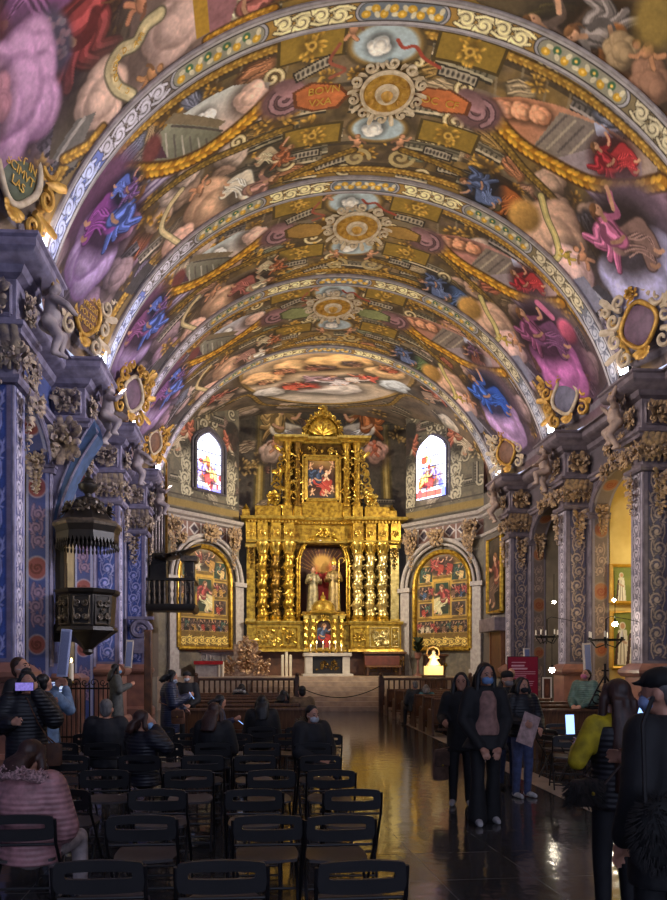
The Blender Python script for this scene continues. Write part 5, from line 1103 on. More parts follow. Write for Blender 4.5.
# ------------------------------------------------------------------ carved figures in the niche
def robed(name, label, cat, loc, h, rz_, robe, mitre=None, staff=None, skin=(190,140,108), parent_scale=1.):
    r = thing(name, label, cat, loc, rz_); s = h/1.7; mb = MB(); X, Y = (1,0,0), (0,1,0)
    loft(mb, [((0,0,0),.26*s,.2*s,X,Y),((0,0,.3*s),.23*s,.18*s,X,Y),((.02*s,0,.75*s),.2*s,.16*s,X,Y),((0,0,1.05*s),.18*s,.14*s,X,Y),((0,0,1.3*s),.19*s,.13*s,X,Y),((0,0,1.44*s),.1*s,.09*s,X,Y),((0,0,1.48*s),.05*s,.05*s,X,Y)], 14)
    for q in (-1, 1): limb(mb, [(q*.17*s,0,1.36*s),(q*.27*s,-.06*s,1.1*s),(q*.2*s,-.26*s,1.16*s)], [.075*s,.08*s,.07*s])
    for i in range(7): a = 2*PI*i/7+.3; mb.tube([(.2*s*math.cos(a),.15*s*math.sin(a),.02*s),(.17*s*math.cos(a),.13*s*math.sin(a),.9*s)], [.05*s,.02*s], 6)
    fuse(mb, 'robe', robe, r, .03*s, 2); mb = MB(); mb.ell((0,-.01*s,1.58*s), (.085*s,.1*s,.12*s)); mb.ell((0,-.11*s,1.565*s), .02*s, 6, 5); limb(mb, [(0,0,1.44*s),(0,0,1.52*s)], [.05*s,.05*s])
    for q in (-1, 1): mb.ell((q*.2*s,-.3*s,1.17*s), (.035*s,.05*s,.04*s)); [limb(mb, [(q*(.2-.012*(k-1.5))*s,-.33*s,1.18*s),(q*(.2-.014*(k-1.5))*s,-.38*s,1.2*s)], [.011*s,.008*s], 5) for k in range(4)]
    fuse(mb, 'body', mat('carved_flesh', skin, None, 5, .5) if 'carved_flesh' not in bpy.data.materials else bpy.data.materials['carved_flesh'], r, .014*s, 2)
    mb = MB()
    if mitre: mb.lathe([(.095*s,0),(.11*s,.1*s),(.07*s,.22*s),(.01,.3*s)], (0,.01*s,1.62*s), 12); mb.build('mitre', mitre, r, local=True)
    else: mb.ell((0,.015*s,1.61*s), (.095*s,.105*s,.105*s)); mb.ell((0,.06*s,1.5*s), (.09*s,.06*s,.12*s)); mb.build('hair', mat_hair('brown'), r, local=True)
    if staff: mb = MB(); mb.tube([(.24*s,-.32*s,.05),(.24*s,-.32*s,1.75*s)]+[(.24*s+.09*s*(1-math.cos(a)),-.32*s,1.75*s+.09*s*math.sin(a)) for a in np.linspace(0,4.2,10)], .016*s, 6); mb.build('crozier', staff, r, local=True)
    return r
HAIR = {}
def mat_hair(k):
    c = dict(brown=((70,46,32),(40,26,20)), black=((26,22,24),(12,11,13)), grey=((128,124,122),(84,80,80)), blond=((136,92,56),(84,54,36)), auburn=((74,46,36),(46,28,24)))[k]
    if k not in HAIR: HAIR[k] = mat('hair_'+k, c[0], c[1], 40, .5, stretch=(1,1,.12), bump=.2)
    return HAIR[k]
M_robe_g = mat('gilt_robe', (150,126,74), (90,70,38), 8, .4, .4, bump=.2); M_robe_w = mat('pale_gilt_robe', (150,136,98), (80,70,50), 9, .45, .3, bump=.2)
p = at_y(313, 614, 30.9); robed('saint_statue', 'carved saint in pale gilt robe without mitre in the altar niche', 'statue', (p.x, 30.95, rz(612)), 2.0, .3, M_robe_w)
p = at_y(334, 614, 30.9); robed('bishop_statue', 'carved bishop with tall mitre and crozier in the altar niche', 'statue', (p.x, 30.95, rz(612)), 2.15, -.3, M_robe_g, M_gold_b, M_gold_b)
mb = MB(); mb.box(rx(302), rx(344), 30.7, 31.35, rz(616), rz(612)); pb(mb, 'niche_shelf', M_gold_d, bev=.02)
d = thing('dove', 'white carved dove hanging with spread wings at the top of the altar niche', 'dove', (rx(320), 31.0, rz(543)))
mb = MB(); mb.ell((0,0,0), (.09,.14,.1)); mb.ell((0,-.16,.05), .06); M_w = mat('white_plaster', (214,210,204), (180,176,172), 6, .5); mb.build('body', M_w, d, local=True)
for q in (-1, 1):
    mb = MB(); [leafm(mb, gframe(0, 0, .03), (.15+.2*i) if q > 0 else PI-(.15+.2*i), .42, .06, .06, 1.1) for i in range(5)]; mb.build('wing', M_w, d, local=True)
# ------------------------------------------------------------------ side altarpieces in arched frames on the canted walls
def wallpt(sd, seg='canted'):
    p, d, L = AW[sd][seg]; n = Vector((d.y, -d.x, 0)) if sd < 0 else Vector((-d.y, d.x, 0)); 
    if n.dot(CAM-p) < 0: n = -n
    return p, d, n
def side_altar(sd, label, pxs, pys, seed):
    p, d, n = wallpt(sd); I = lambda px, py: (lambda P: ((P-p).dot(d), P.z))(at_pl(px, py, p, n))
    W = lambda u, z, o: tuple(p+d*u+n*o+Vector((0,0,z)))
    (xa, xb), (xa2, xb2) = pxs; yT, yS, yB = pys; py_ = 600
    u0, u1 = sorted((I(xa, py_)[0], I(xb, py_)[0])); uc, hw = (u0+u1)/2, (u1-u0)/2; pm = (xa+xb)/2
    zT, zS, zB = I(pm, yT)[1], I(pm, yS)[1], I(pm, yB)[1]
    root = thing('side_altarpiece', label, 'altarpiece', tuple(p+d*uc+Vector((0,0,zB))))
    cv = Cv(uc-hw, uc+hw, zB, zT, 60, (112,86,36)); cv.mottle(.4, .2, seed, (140,108,48)); g = random.Random(seed); H = zT-zB
    def panel(a, b, c, e, col, k=1, rb=None):
        xa_, xb_, za, zb = uc-hw+2*hw*a, uc-hw+2*hw*b, zB+H*c, zB+H*e; cv.rect(xa_-.04, xb_+.04, za-.04, zb+.04, (180,146,70)); cv.rect(xa_, xb_, za, zb, col)
        for i in range(k): figure(cv, xa_+(xb_-xa_)*(i+.5)/k, za+(zb-za)*.12, (zb-za)*.95, (0,1), rb or g.choice([(150,60,48),(60,80,110),(190,170,140),(110,80,60),(160,120,60)]), g.choice([(80,60,50),(140,60,56),(60,80,70)]), seed=g.randint(0,99), pose=g.choice([-1,1]))
    panel(.38,.62,.36,.68,(26,62,44),1,(206,190,140)); cv.line([(uc-hw*.34,zB+H*.33),(uc+hw*.34,zB+H*.33),(uc+hw*.34,zB+H*.71),(uc-hw*.34,zB+H*.71),(uc-hw*.34,zB+H*.33)], .12, (190,150,60)); 
    for (a, b) in ((.08,.32),(.68,.92)): panel(a,b,.52,.66,(90,74,60),2); panel(a,b,.34,.48,(80,66,60),1); panel(a,b,.7,.86,(34,70,58),1,(206,170,110))
    panel(.34,.66,.76,.97,(150,136,110),2)
    for a, b in ((.06,.34),(.37,.63),(.66,.94)): panel(a,b,.17,.29,(66,52,44),3)
    rinceau(cv, (uc-hw*.9, zB+H*.075), (1,0), hw*1.8, H*.045, (206,176,90), (70,52,28), seed=2); cv.mottle(.12, .1, 3)
    cv.mesh(lambda X, Z: (p.x+d.x*X+n.x*.12, p.y+d.y*X+n.y*.12, Z), 'painted_panels', M_fresco_fine, root, hole=lambda X, Z: (Z > zS) & (((X-uc)/hw)**2+((Z-zS)/(zT-zS))**2 > 1))
    A = lambda k, t=0: [(uc-hw*k, zB)]+[(uc-hw*k*math.cos(a), zS+((zT-zS)+t)*math.sin(a)) for a in np.linspace(0, PI, 24)]+[(uc+hw*k, zB)]
    mb = MB(); mb.tube([W(u, z, .16) for u, z in A(1.0)+[(uc-hw, zB)]], .1, 8); mb.tube([W(u, z, .2) for u, z in A(1.03, .05)], .05, 6); mb.build('gilt_frame', M_gold, root)
    # pale arched surround with pilasters and imposts
    v0, v1 = sorted((I(xa2, py_)[0], I(xb2, py_)[0])); vc, vw = (v0+v1)/2, (v1-v0)/2; zi = zS-.1; zO = zT+(vw-hw)*.9
    mb = MB()
    for k, r in ((1.0,.09),(.88,.06)): mb.tube([W(vc-vw*k, zi, .14)]+[W(vc-vw*k*math.cos(a), zi+(zO-zi)*(k if k == 1 else .9)*math.sin(a), .14) for a in np.linspace(0, PI, 30)]+[W(vc+vw*k, zi, .14)], r, 8)
    mb.build('arch_surround', M_white, root)
    for q in (-1, 1):
        mb = MB(); 
        for a, b, za, zb, o in ((.8,1.04,SANZ,zi-.12,.16),(.76,1.1,zi-.12,zi+.06,.24),(.77,1.08,SANZ,SANZ+.3,.2)):
            c = [W(vc+q*vw*a,0,0),W(vc+q*vw*b,0,0),W(vc+q*vw*b,0,o),W(vc+q*vw*a,0,o)]; mb.add([(x,y,za) for x,y,_ in c]+[(x,y,zb) for x,y,_ in c], [(0,1,2,3),(4,5,6,7),(0,1,5,4),(1,2,6,5),(2,3,7,6),(3,0,4,7)])
        mb.build('pilaster', M_white, root, 30)
    fr = frame(d, (0,0,1), n, (0,0,0)) if d.cross(Vector((0,0,1))).dot(n) > 0 else frame(-d, (0,0,1), n, (0,0,0))
    ac = MB(); Mx = fr.copy(); Mx.translation = Vector(W(vc, zO+.12, .16)); acanthus(ac, Mx, 1.0, 5, 15); ac.build('stucco_crest', M_foli[1], root, 50)
    for q in (-1, 1): ac = MB(); Mx = fr.copy(); Mx.translation = Vector(W(vc+q*vw*.75, zO-.25, .16)); acanthus(ac, Mx, .6, 6, 11); ac.build('stucco_spray', M_foli[1], root, 50)
side_altar(-1, 'arched gilt altarpiece of small painted panels behind the dark organ balcony', ((176,228),(169,240)), (547,578,648), 11)
side_altar(1, 'arched gilt altarpiece of small painted panels behind the glowing white statue', ((417,472),(404,481)), (552,584,649), 12)
# stucco ornament and figures on the apse cornice
for sd in (-1, 1):
    p, d, n = wallpt(sd)
    for i, t in enumerate((.12, .88)):
        L = AW[sd]['canted'][2]; q = p+d*(L*t)+n*.15; M = frame(d if d.cross(Vector((0,0,1))).dot(n) > 0 else -d, (0,0,1), n, (q.x, q.y, 7.2)); mb = MB(); acanthus(mb, I4, .95, 9+i, 13, tall=1.2); drop(mb, Matrix.Translation((0,-.45,0)), 1.0, .35, 4); o = mb.build('foliage_ornament', M_foli[1], None, 50); o.matrix_world = M
        tag(o, f'leafy stucco drop on the {"window wall over the organ balcony" if sd < 0 else "window wall over the glowing statue"}, {"outer" if i == 0 else "altar"} end', 'stucco ornament')
# framed picture on the flat wall by the right window
p, d, n = wallpt(1, 'side'); I = lambda px, py: (lambda P: ((P-p).dot(d), P.z))(at_pl(px, py, p, n)); a, b = I(505, 575)[0], I(491, 575)[0]; u0, u1 = sorted((a, b)); u0 = max(u0, .05); z0, z1 = I(498, 612)[1], I(498, 538)[1]
root = thing('framed_picture', 'tall dark picture in a gilt frame on the flat wall beside the farthest grey-mauve pier', 'picture', tuple(p+d*((u0+u1)/2)+Vector((0,0,z0))))
cv = Cv(u0, u1, z0, z1, 40, (58,52,46)); cv.mottle(.5, .3, 4, (96,80,62)); figure(cv, (u0+u1)/2, z0+.5, 2.0, (0,1), (90,70,60), (110,60,50)); cv.mesh(lambda X, Z: (p.x+d.x*X+n.x*.1, p.y+d.y*X+n.y*.1, Z), 'canvas_painting', M_fresco_fine, root)
mb = MB(); c = [tuple(p+d*u+n*.12+Vector((0,0,z))) for u, z in ((u0,z0),(u1,z0),(u1,z1),(u0,z1),(u0,z0))]; mb.tube(c, .09, 8); mb.build('gilt_frame', M_gold, root)
mb = MB(); c0 = p+d*((u0+u1)/2)+n*.2; mb.cbox((c0.x, c0.y, z0-.5), (.5, u1-u0+.5, .5)); mb.build('stone_shelf', M_mould[1], root, 30, .02)
# ------------------------------------------------------------------ paintings on the far wall of the second chapel behind the grey-mauve wall
Yc = YR[2+1]-1.02-.06
for lab, (xa, xb, ya, yb), robe in (('upper chapel painting of one white-robed monk on green ground in a yellow frame', (611,652,566,603), (206,200,186)), ('lower chapel painting of standing white-robed monks on green ground in a yellow frame', (611,652,612,668), (212,206,192))):
    a, b = at_y(xa, yb, Yc), at_y(xb, ya, Yc); root = thing('chapel_painting', lab, 'painting', ((a.x+b.x)/2, Yc, a.z), group='chapel paintings')
    cv = Cv(a.x, b.x, a.z, b.z, 70, (110,120,56)); cv.mottle(.4, .3, 2, (150,150,70)); h = b.z-a.z
    for i, px in enumerate((622, 634, 646) if 'lower' in lab else (621, 640)):
        x = at_y(px, ya, Yc).x
        if i == 0 or 'lower' in lab:
            hh = h*.86; cv.poly([(x-.16*hh,a.z+h*.06),(x+.17*hh,a.z+h*.06),(x+.1*hh,a.z+h*.06+hh*.72),(x-.08*hh,a.z+h*.06+hh*.72)], robe); cv.poly([(x-.17*hh,a.z+h*.06),(x-.1*hh,a.z+h*.06),(x-.05*hh,a.z+hh*.74),(x-.11*hh,a.z+hh*.7)], (74,54,50))
            for k in range(5): cv.line([(x-.08*hh+.045*k*hh,a.z+h*.08),(x-.03*hh+.02*k*hh,a.z+hh*.7)], .03, (150,140,128) if k % 2 else (228,224,212))
            cv.ell(x+.01, a.z+h*.06+hh*.8, .07*hh, .085*hh, 0, robe); cv.ell(x+.02, a.z+h*.06+hh*.8, .045*hh, .06*hh, 0, (186,140,108)); cv.line([(x-.06*hh,a.z+hh*.6),(x+.08*hh,a.z+hh*.52)], .05*hh, (180,150,130))
    cv.mesh(lambda X, Z: (X, Yc+0*X, Z), 'canvas_painting', M_fresco_fine, root)
    mb = MB(); mb.tube([(a.x,Yc-.02,a.z),(b.x,Yc-.02,a.z),(b.x,Yc-.02,b.z),(a.x,Yc-.02,b.z),(a.x,Yc-.02,a.z)], .07, 6); mb.build('yellow_frame', mat('yellow_frame', (206,160,50), (170,124,36), 5, .4, .3), root)
# ------------------------------------------------------------------ sanctuary furniture
M_wood = mat('dark_walnut', (92,58,36), (58,36,24), 5, .45, stretch=(1,8,1), bump=.1); M_wood2 = mat('brown_oak', (120,78,46), (84,52,32), 5, .45, stretch=(8,1,1), bump=.1)
M_blackw = mat('black_brown_wood', (36,30,26), (22,19,17), 6, .45, bump=.1); M_iron = mat('black_iron', (30,28,28), (18,17,18), 10, .4, .6); M_marb = mat('white_marble', (206,196,184), (170,160,150), 3, .3, detail=8)
M_wax = mat('white_wax', (236,226,206), (220,206,180), 4, .5); M_flame = mat('warm_flame', (255,214,140), (255,190,100), 3, .4, emis=12)
Ya_ = 29.0; fz = SANZ
def X_(px, Y): return at_y(px, 600, Y).x
def Z_(py, Y, px=322): return at_y(px, py, Y).z
a0, a1 = X_(304.5, Ya_), X_(349.5, Ya_); az = Z_(653, Ya_); AT_ = thing('altar_table', 'white marble altar table with carved gilt front before the gilded altarpiece', 'altar', ((a0+a1)/2, Ya_, fz))
mb = MB(); mb.box(a0-.05, a1+.05, Ya_-.35, Ya_+.5, az-.14, az); mb.build('tabletop', M_marb, AT_, 30, .015)
for p in (308.5, 345.5): x = X_(p, Ya_); mb = MB(); mb.box(x-.15, x+.15, Ya_-.28, Ya_+.4, fz+.1, az-.14); mb.build('support', M_marb, AT_, 30, .015)
mb = MB(); mb.box(a0+.3, a1-.3, Ya_-.15, Ya_+.4, fz+.1, az-.14); mb.build('core', M_blackw, AT_, 30); mb = MB(); carved(mb, X_(314,Ya_), X_(340,Ya_), fz+.25, az-.25, Ya_-.16, 4, 18); mb.build('carved_front', M_gold_d, AT_, 50)
mb = MB(); mb.box(a0-.1, a1+.1, Ya_-.5, Ya_+.55, fz, fz+.1); mb.build('base', M_marb, AT_, 30, .01)
CAND = None
def candle(label, x, y, z, h, r, group, lit=True, stick=None):
    t = thing('candle', label, 'candle', (x, y, z), group=group); mb = MB()
    if stick: mb.lathe([(.06,0),(.07,.02),(.02,.05),(.03,.5*stick),(.015,.6*stick),(.045,.95*stick),(.03,stick)], (0,0,0), 10); mb.build('candlestick', M_gold, t, local=True)
    s0 = stick or 0; mb = MB(); mb.lathe([(r,s0),(r,s0+h),(r*.5,s0+h+.01)], (0,0,0), 10); mb.build('wax', M_wax, t, local=True)
    if lit: mb = MB(); mb.ell((0,0,s0+h+.06), (.02,.02,.05), 8, 6); mb.build('flame', M_flame, t, local=True)
    return t
for i, px in enumerate((311, 317, 323.5, 330, 336, 342)):
    candle(f'{["first","second","third","fourth","fifth","sixth"][i]} small candle from the pulpit side on the white altar table', X_(px, Ya_), Ya_+.2, az, .18 if i in (0, 5) else .24, .02, 'altar candles', stick=.16 if i % 5 else .08)
for i, (px, yt) in enumerate(((282.5,655),(286.5,652),(290.5,655))):
    candle(f'{["first","middle","last"][i]} of three tall white candles standing left of the altar table'.replace(' left of', ' next to'), X_(px, 28.2), 28.2, fz, Z_(yt, 28.2)-fz-.0, .055, 'tall floor candles', lit=False)
for i, px in enumerate((219, 222.5)): candle(f'{["thinner","thicker"][i]} white pillar candle beside the red-covered table', X_(px, 28.0), 28.0, fz, Z_(662, 28)-fz, .05+.015*i, 'pillar candles', lit=False)
# ornate silver-gilt rocaille stand
t = thing('rocaille_ornament', 'large lacy silver-gilt rocaille ornament standing before the altarpiece foot', 'ornament', (X_(246, 28.4), 28.4, fz)); M_rose = mat('silver_gilt', (206,170,130), (140,100,74), 9, .35, .6)
mb = MB(); zt_ = Z_(636, 28.4)-fz; Mx = lambda x, z: frame((1,0,0), (0,0,1), (0,-1,0), (x, 0, z))
for i in range(26):
    g = random.Random(i); q = g.random(); w_ = 1.02*(1-q*.8); x = g.uniform(-w_, w_); volute(mb, Mx(x, .15+q*(zt_-.4)), 0, 0, g.uniform(.1,.2), g.uniform(0,6), g.choice([-1,1]), .035, .03, 1.3, 14); leafm(mb, Mx(x, .2+q*(zt_-.4)), g.uniform(0,6.3), .32, .07, .1, 1.5)
for z, s in ((.5,.9),(1.0,.6),(zt_-.1,.3)): acanthus(mb, Mx(0, z), s, 3, 13)
for q in (-1, 1): acanthus(mb, Mx(q*.7, .35), .7, 4, 11)
mb.build('openwork', M_rose, t, 50, local=True); mb = MB(); mb.box(-.9,.9,-.02,.2,0,.18); mb.box(-.5,.5,.0,.12,.18,1.3); mb.build('base', M_rose, t, 30, local=True)
# red covered table, potted plants
t = thing('credence_table', 'low grey table under a bright red cloth behind the wooden railing', 'table', (X_(209, 28.3), 28.3, fz)); w = X_(222,28.3)-X_(196,28.3); mb = MB(); mb.box(-w/2,w/2,-.3,.3,.0,.55); mb.build('carved_base', M_white, t, 30, local=True)
mb = MB(); mb.box(-w/2-.06,w/2+.06,-.36,.36,.55,.62); mb.box(-w/2-.06,w/2+.06,-.37,-.35,.48,.6); mb.build('red_cloth', mat('red_cloth', (190,30,40), (150,20,30), 5, .8), t, 30, local=True)
M_leaf = mat('dark_leaf', (36,52,34), (20,30,20), 12, .5)
for px, py, Y, lab in ((208, 650, 29.6, 'dark leafy potted plant on the dado shelf under the organ-side altarpiece'), (418, 651, 29.0, 'dark leafy potted plant on a stand beside the glowing white statue')):
    t = thing('potted_plant', lab, 'plant', (X_(px, Y), Y, Z_(py+6, Y, px) if px < 300 else fz)); mb = MB(); g = random.Random(px); b = 0 if px < 300 else Z_(py+7, Y, px)-fz
    for i in range(60): a = g.uniform(0, 6.3); leafm(mb, Matrix.Translation((0,0,b+.2+.45*g.random())) @ Matrix.Rotation(a, 4, 'Z') @ Matrix.Rotation(-.6, 4, 'Y'), 0, .34, .06, .05, 1.1, n=4)
    mb.build('foliage', M_leaf, t, 50, local=True); mb = MB(); 
    if b > .3: mb.lathe([(.22,0),(.2,.05),(.06,.12),(.05,b-.05),(.18,b)], (0,0,0), 12)
    mb.lathe([(.12,b),(.17,b+.22),(.15,b+.22),(.1,b+.2)], (0,0,0), 12); mb.build('pot', M_pink, t, 40, local=True)
# wooden dado and stalls along the apse
def dado(name, label, pxa, pxb, Y, top, seed):
    xa, xb = X_(pxa, Y), X_(pxb, Y); zt = Z_(top, Y); t = thing(name, label, 'panelling', ((xa+xb)/2, Y, fz)); mb = MB(); mb.box(xa, xb, Y, Y+.4, fz, zt-.08); mb.build('body', M_wood, t, 30)
    mb = MB(); mb.box(xa-.05, xb+.05, Y-.12, Y+.4, zt-.08, zt); mb.build('shelf', M_wood2, t, 30, .01); n = max(2, int((xb-xa)/.55))
    for i in range(n):
        u0, u1 = xa+(xb-xa)*(i+.12)/n, xa+(xb-xa)*(i+.88)/n; mb = MB(); c = [(u0,Y-.01,fz+.18),(u1,Y-.01,fz+.18),(u1,Y-.01,zt-.2),(u0,Y-.01,zt-.2),(u0,Y-.01,fz+.18)]; mb.tube(c, .025, 6); carved(mb, u0, u1, fz+.25, zt-.28, Y, seed+i, 6); mb.build('carved_panel', M_gold_d if (i+seed) % 2 else M_wood2, t, 50)
dado('panelled_dado', 'dark panelled wainscot with gilt carving under the organ-side altarpiece', 167, 191, 28.9, 650, 1); dado('stone_altar', 'pale carved stone altar front between panelled wainscot and rocaille ornament', 192, 240, 29.1, 650, 2)
dado('choir_panelling', 'dark panelled wainscot between the altar table and the plant stand', 365, 405, 30.0, 652, 3); dado('choir_stall', 'dark wooden choir wainscot behind the glowing white statue', 425, 481, 29.0, 654, 4)
for o in COL.objects:
    if o.name.startswith('stone_altar'):
        for c in o.children: c.data.materials[0] = M_white if c.name.startswith(('body','carved')) else M_wood2
t = thing('bench', 'brown upholstered sanctuary bench between altar table and plant stand', 'bench', (X_(383, 29.4), 29.4, fz)); mb = MB(); mb.box(-.75,.75,-.25,.25,.36,.44); mb.build('seat', M_wood2, t, 30, .02, local=True)
mb = MB(); mb.box(-.75,.75,.2,.27,.44,.85); mb.build('backrest', mat('red_brown_leather', (110,56,42), (84,42,34), 5, .4), t, 30, .02, local=True)
for q in (-1,1):
    for yy in (-.2,.2): mb = MB(); mb.box(q*.68-.03,q*.68+.03,yy-.03,yy+.03,0,.36); mb.build('leg', M_wood, t, 30, local=True)
# glowing white statue in an aureole
Ys = 26.9; t = thing('statuette', 'glowing white statuette in a ring aureole on a lit white pedestal', 'statue', (X_(433.5, Ys), Ys, Z_(675, Ys)))
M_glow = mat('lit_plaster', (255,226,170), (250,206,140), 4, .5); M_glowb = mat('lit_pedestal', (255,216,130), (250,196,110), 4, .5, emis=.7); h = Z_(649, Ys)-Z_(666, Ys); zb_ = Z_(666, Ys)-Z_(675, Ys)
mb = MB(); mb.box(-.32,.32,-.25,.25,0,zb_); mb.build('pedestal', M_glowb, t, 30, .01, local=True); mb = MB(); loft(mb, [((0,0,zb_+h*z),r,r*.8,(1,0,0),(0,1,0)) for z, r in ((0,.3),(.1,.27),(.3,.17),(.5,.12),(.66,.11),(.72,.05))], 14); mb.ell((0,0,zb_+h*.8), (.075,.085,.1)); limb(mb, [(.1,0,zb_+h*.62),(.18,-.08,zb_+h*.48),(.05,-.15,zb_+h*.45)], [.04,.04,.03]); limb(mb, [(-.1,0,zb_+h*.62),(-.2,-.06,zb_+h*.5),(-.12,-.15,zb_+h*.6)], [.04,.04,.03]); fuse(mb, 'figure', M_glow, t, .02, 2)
mb = MB(); mb.tube([(.24*math.cos(a), .06, zb_+h*.78+.24*math.sin(a)) for a in np.linspace(0, 2*PI, 30)], .03, 6); mb.build('aureole', mat('lit_ring', (255,200,120), None, 4, .4, .3), t, local=True)
t0 = thing('plinth_block', 'low wooden block under the glowing white statuette', 'plinth', (X_(433.5, Ys), Ys, 0)); mb = MB(); mb.box(-.4,.4,-.3,.3,0,Z_(675,Ys)); mb.build('block', M_wood, t0, 30, .01, local=True)
# communion rail, posts and rope
def rail(label, pxa, pxb, Y, top):
    xa, xb = X_(pxa, Y), X_(pxb, Y); zt = Z_(top, Y); t = thing('balustrade', label, 'balustrade', ((xa+xb)/2, Y, 0), group='communion rails'); mb = MB(); mb.box(xa, xb, Y-.07, Y+.07, zt-.09, zt); mb.build('handrail', M_wood, t, 30, .015); mb = MB(); mb.box(xa, xb, Y-.06, Y+.06, .28, .38); mb.build('bottom_rail', M_wood, t, 30, .01)
    n = int((xb-xa)/.19)
    for i in range(n): mb = MB(); mb.lathe([(.03,.38),(.03,.48),(.05,.56),(.02,.66),(.045,.8),(.03,.95),(.035,zt-.09)], (xa+(i+.5)*(xb-xa)/n, Y, 0), 8); mb.build('baluster', M_wood, t)
    for x in (xa, xb): mb = MB(); mb.box(x-.08, x+.08, Y-.08, Y+.08, 0, zt+.06); mb.ell((x, Y, zt+.12), .08, 8, 6); mb.build('newel_post', M_wood, t, 30)
rail('dark wooden communion rail with turned balusters on the organ side of the steps', 196, 297, 25.6, 678); rail('dark wooden communion rail with turned balusters on the statue side of the steps', 381, 470, 25.6, 678)
t = thing('barrier_rope', 'thin dark rope sagging across the foot of the sanctuary steps', 'rope', (X_(339,25.5), 25.5, .6)); xa, xb = X_(298,25.5), X_(380,25.5); mb = MB(); mb.tube([(xa+(xb-xa)*i/20, 25.48, Z_(686,25.5)-.42*(1-((i-10)/10.)**2)) for i in range(21)], .018, 6); mb.build('rope', M_iron, t)
# ------------------------------------------------------------------ pulpit with canopy
Yp = 15.7; dp = Yp; PX = at_y(88, 600, Yp).x
t = thing('pulpit', 'dark carved octagonal pulpit hanging by the blue-painted wall', 'pulpit', (PX, Yp, Z_(665, Yp, 88)))
r0 = (at_y(118, 600, Yp).x-at_y(57, 600, Yp).x)/2; zT, zB, zP = Z_(591, Yp, 88), Z_(632, Yp, 88), Z_(655, Yp, 88)
oc = lambda r, z, off=PI/8: [(PX+r*math.cos(off+k*PI/4), Yp+r*math.sin(off+k*PI/4), z) for k in range(8)]
def octl(prof, mb): mb.lathe(prof, (PX, Yp, 0), 8, PI/8); return mb
mb = MB(); octl([(r0*.86,zB),(r0*.94,zT-.06)], mb); mb.build('body', M_blackw, t, 20); mb = MB(); octl([(r0*.94,zT-.12),(r0*1.04,zT-.07),(r0*1.08,zT),(r0*.9,zT+.02)], mb); mb.build('rim_moulding', M_blackw, t, 20); mb = MB(); octl([(r0*.9,zB-.02),(r0*1.0,zB+.02),(r0*.96,zB+.1),(r0*.88,zB+.12)], mb); mb.build('base_moulding', M_blackw, t, 20)
mb = MB(); octl([(.05,zP),(.12,zP+.06),(.1,zP+.12),(r0*.35,zP+.25),(r0*.7,zB-.12),(r0*.92,zB)], mb); mb.build('tapered_underside', M_blackw, t, 20)
M_carv = mat('carved_dark_wood', (104,92,78), (50,44,40), 9, .36, .2)
for k in range(3, 8):
    a = k*PI/4; nz = Vector((math.cos(a), math.sin(a), 0)); xx = Vector((0,0,1)).cross(nz); c = Vector((PX, Yp, (zT+zB)/2))+nz*(r0*.9*math.cos(PI/8)+.02); w = r0*.9*math.sin(PI/8)*2*.72; hh = (zT-zB)*.66
    M = frame(xx, (0,0,1), nz, c); mb = MB(); [mb.tube([tuple(M @ Vector(p)) for p in ((-w/2,-hh/2,0),(w/2,-hh/2,0),(w/2,hh/2,0),(-w/2,hh/2,0),(-w/2,-hh/2,0))], .025, 6)]; [(volute(mb, M, u*w*.24, v*hh*.24, min(w,hh)*.2, k+u*2+v, u*v, .035, .02, 1.4, 16), leafm(mb, M @ Matrix.Translation((u*w*.2, v*hh*.2, 0)), math.atan2(v, u), min(w,hh)*.3, .05, .07, 1.4)) for u in (-1, 1) for v in (-1, 1)]; acanthus(mb, M, min(w, hh)*.45, k, 9, False); mb.build('carved_panel', M_carv, t, 50)
Yc_ = 15.7; t = thing('pulpit_canopy', 'dark fringed canopy with urn finial above the carved pulpit', 'canopy', (PX, Yc_, Z_(540, Yc_, 88))); zR, zE, zU = Z_(518, Yc_, 88), Z_(541, Yc_, 88), Z_(502, Yc_, 88)
mb = MB(); octl([(r0*.3,zU+.06),(r0*.42,zU),(r0*.5,zU-.1),(r0*.66,zR+.1),(r0*.98,zR-.14),(r0*1.1,zR-.22),(r0*1.02,zE+.16),(r0*.98,zE+.12),(r0*.4,zE+.2)], mb); mb.build('roof', M_blackw, t, 20)
mb = MB()
for k in range(8):
    p, q = Vector(oc(r0*1.02, 0)[k]), Vector(oc(r0*1.02, 0)[(k+1)%8])
    for i in range(6): c = p.lerp(q, (i+.5)/6); w = (q-p)/12; mb.add([(c.x-w.x,c.y-w.y,zE+.14),(c.x+w.x,c.y+w.y,zE+.14),(c.x+w.x,c.y+w.y,zE+.02),(c.x,c.y,zE-.12),(c.x-w.x,c.y-w.y,zE+.02)], [(0,1,2,3,4)]); mb.ell((c.x,c.y,zE-.15), (.025,.025,.06), 6, 5)
mb.build('fringe', M_blackw, t, 0); mb = MB(); octl([(r0*1.12,zR-.24),(r0*1.14,zR-.18),(r0*1.08,zR-.12)], mb); 
for k in range(8): a = k*PI/4; nz = Vector((math.cos(a), math.sin(a), .5)).normalized(); xx = Vector((0,0,1)).cross(nz).normalized(); acanthus(mb, frame(xx, nz.cross(xx), nz, Vector((PX, Yc_, zR+.14))+Vector((math.cos(a), math.sin(a), 0))*r0*.62), .45, k, 9, False)
mb.build('carved_trim', M_carv, t, 40); zf = Z_(470, Yc_, 84); mb = MB(); s_ = (zf-zU)/1.; mb.lathe([(.3,0),(.24,.1*s_),(.08,.16*s_),(.07,.25*s_),(.2,.4*s_),(.22,.52*s_),(.1,.66*s_),(.12,.7*s_),(.04,.8*s_),(.06,.88*s_),(.01,s_)], (PX, Yc_, zU), 14); mb.build('urn_finial', M_blackw, t)
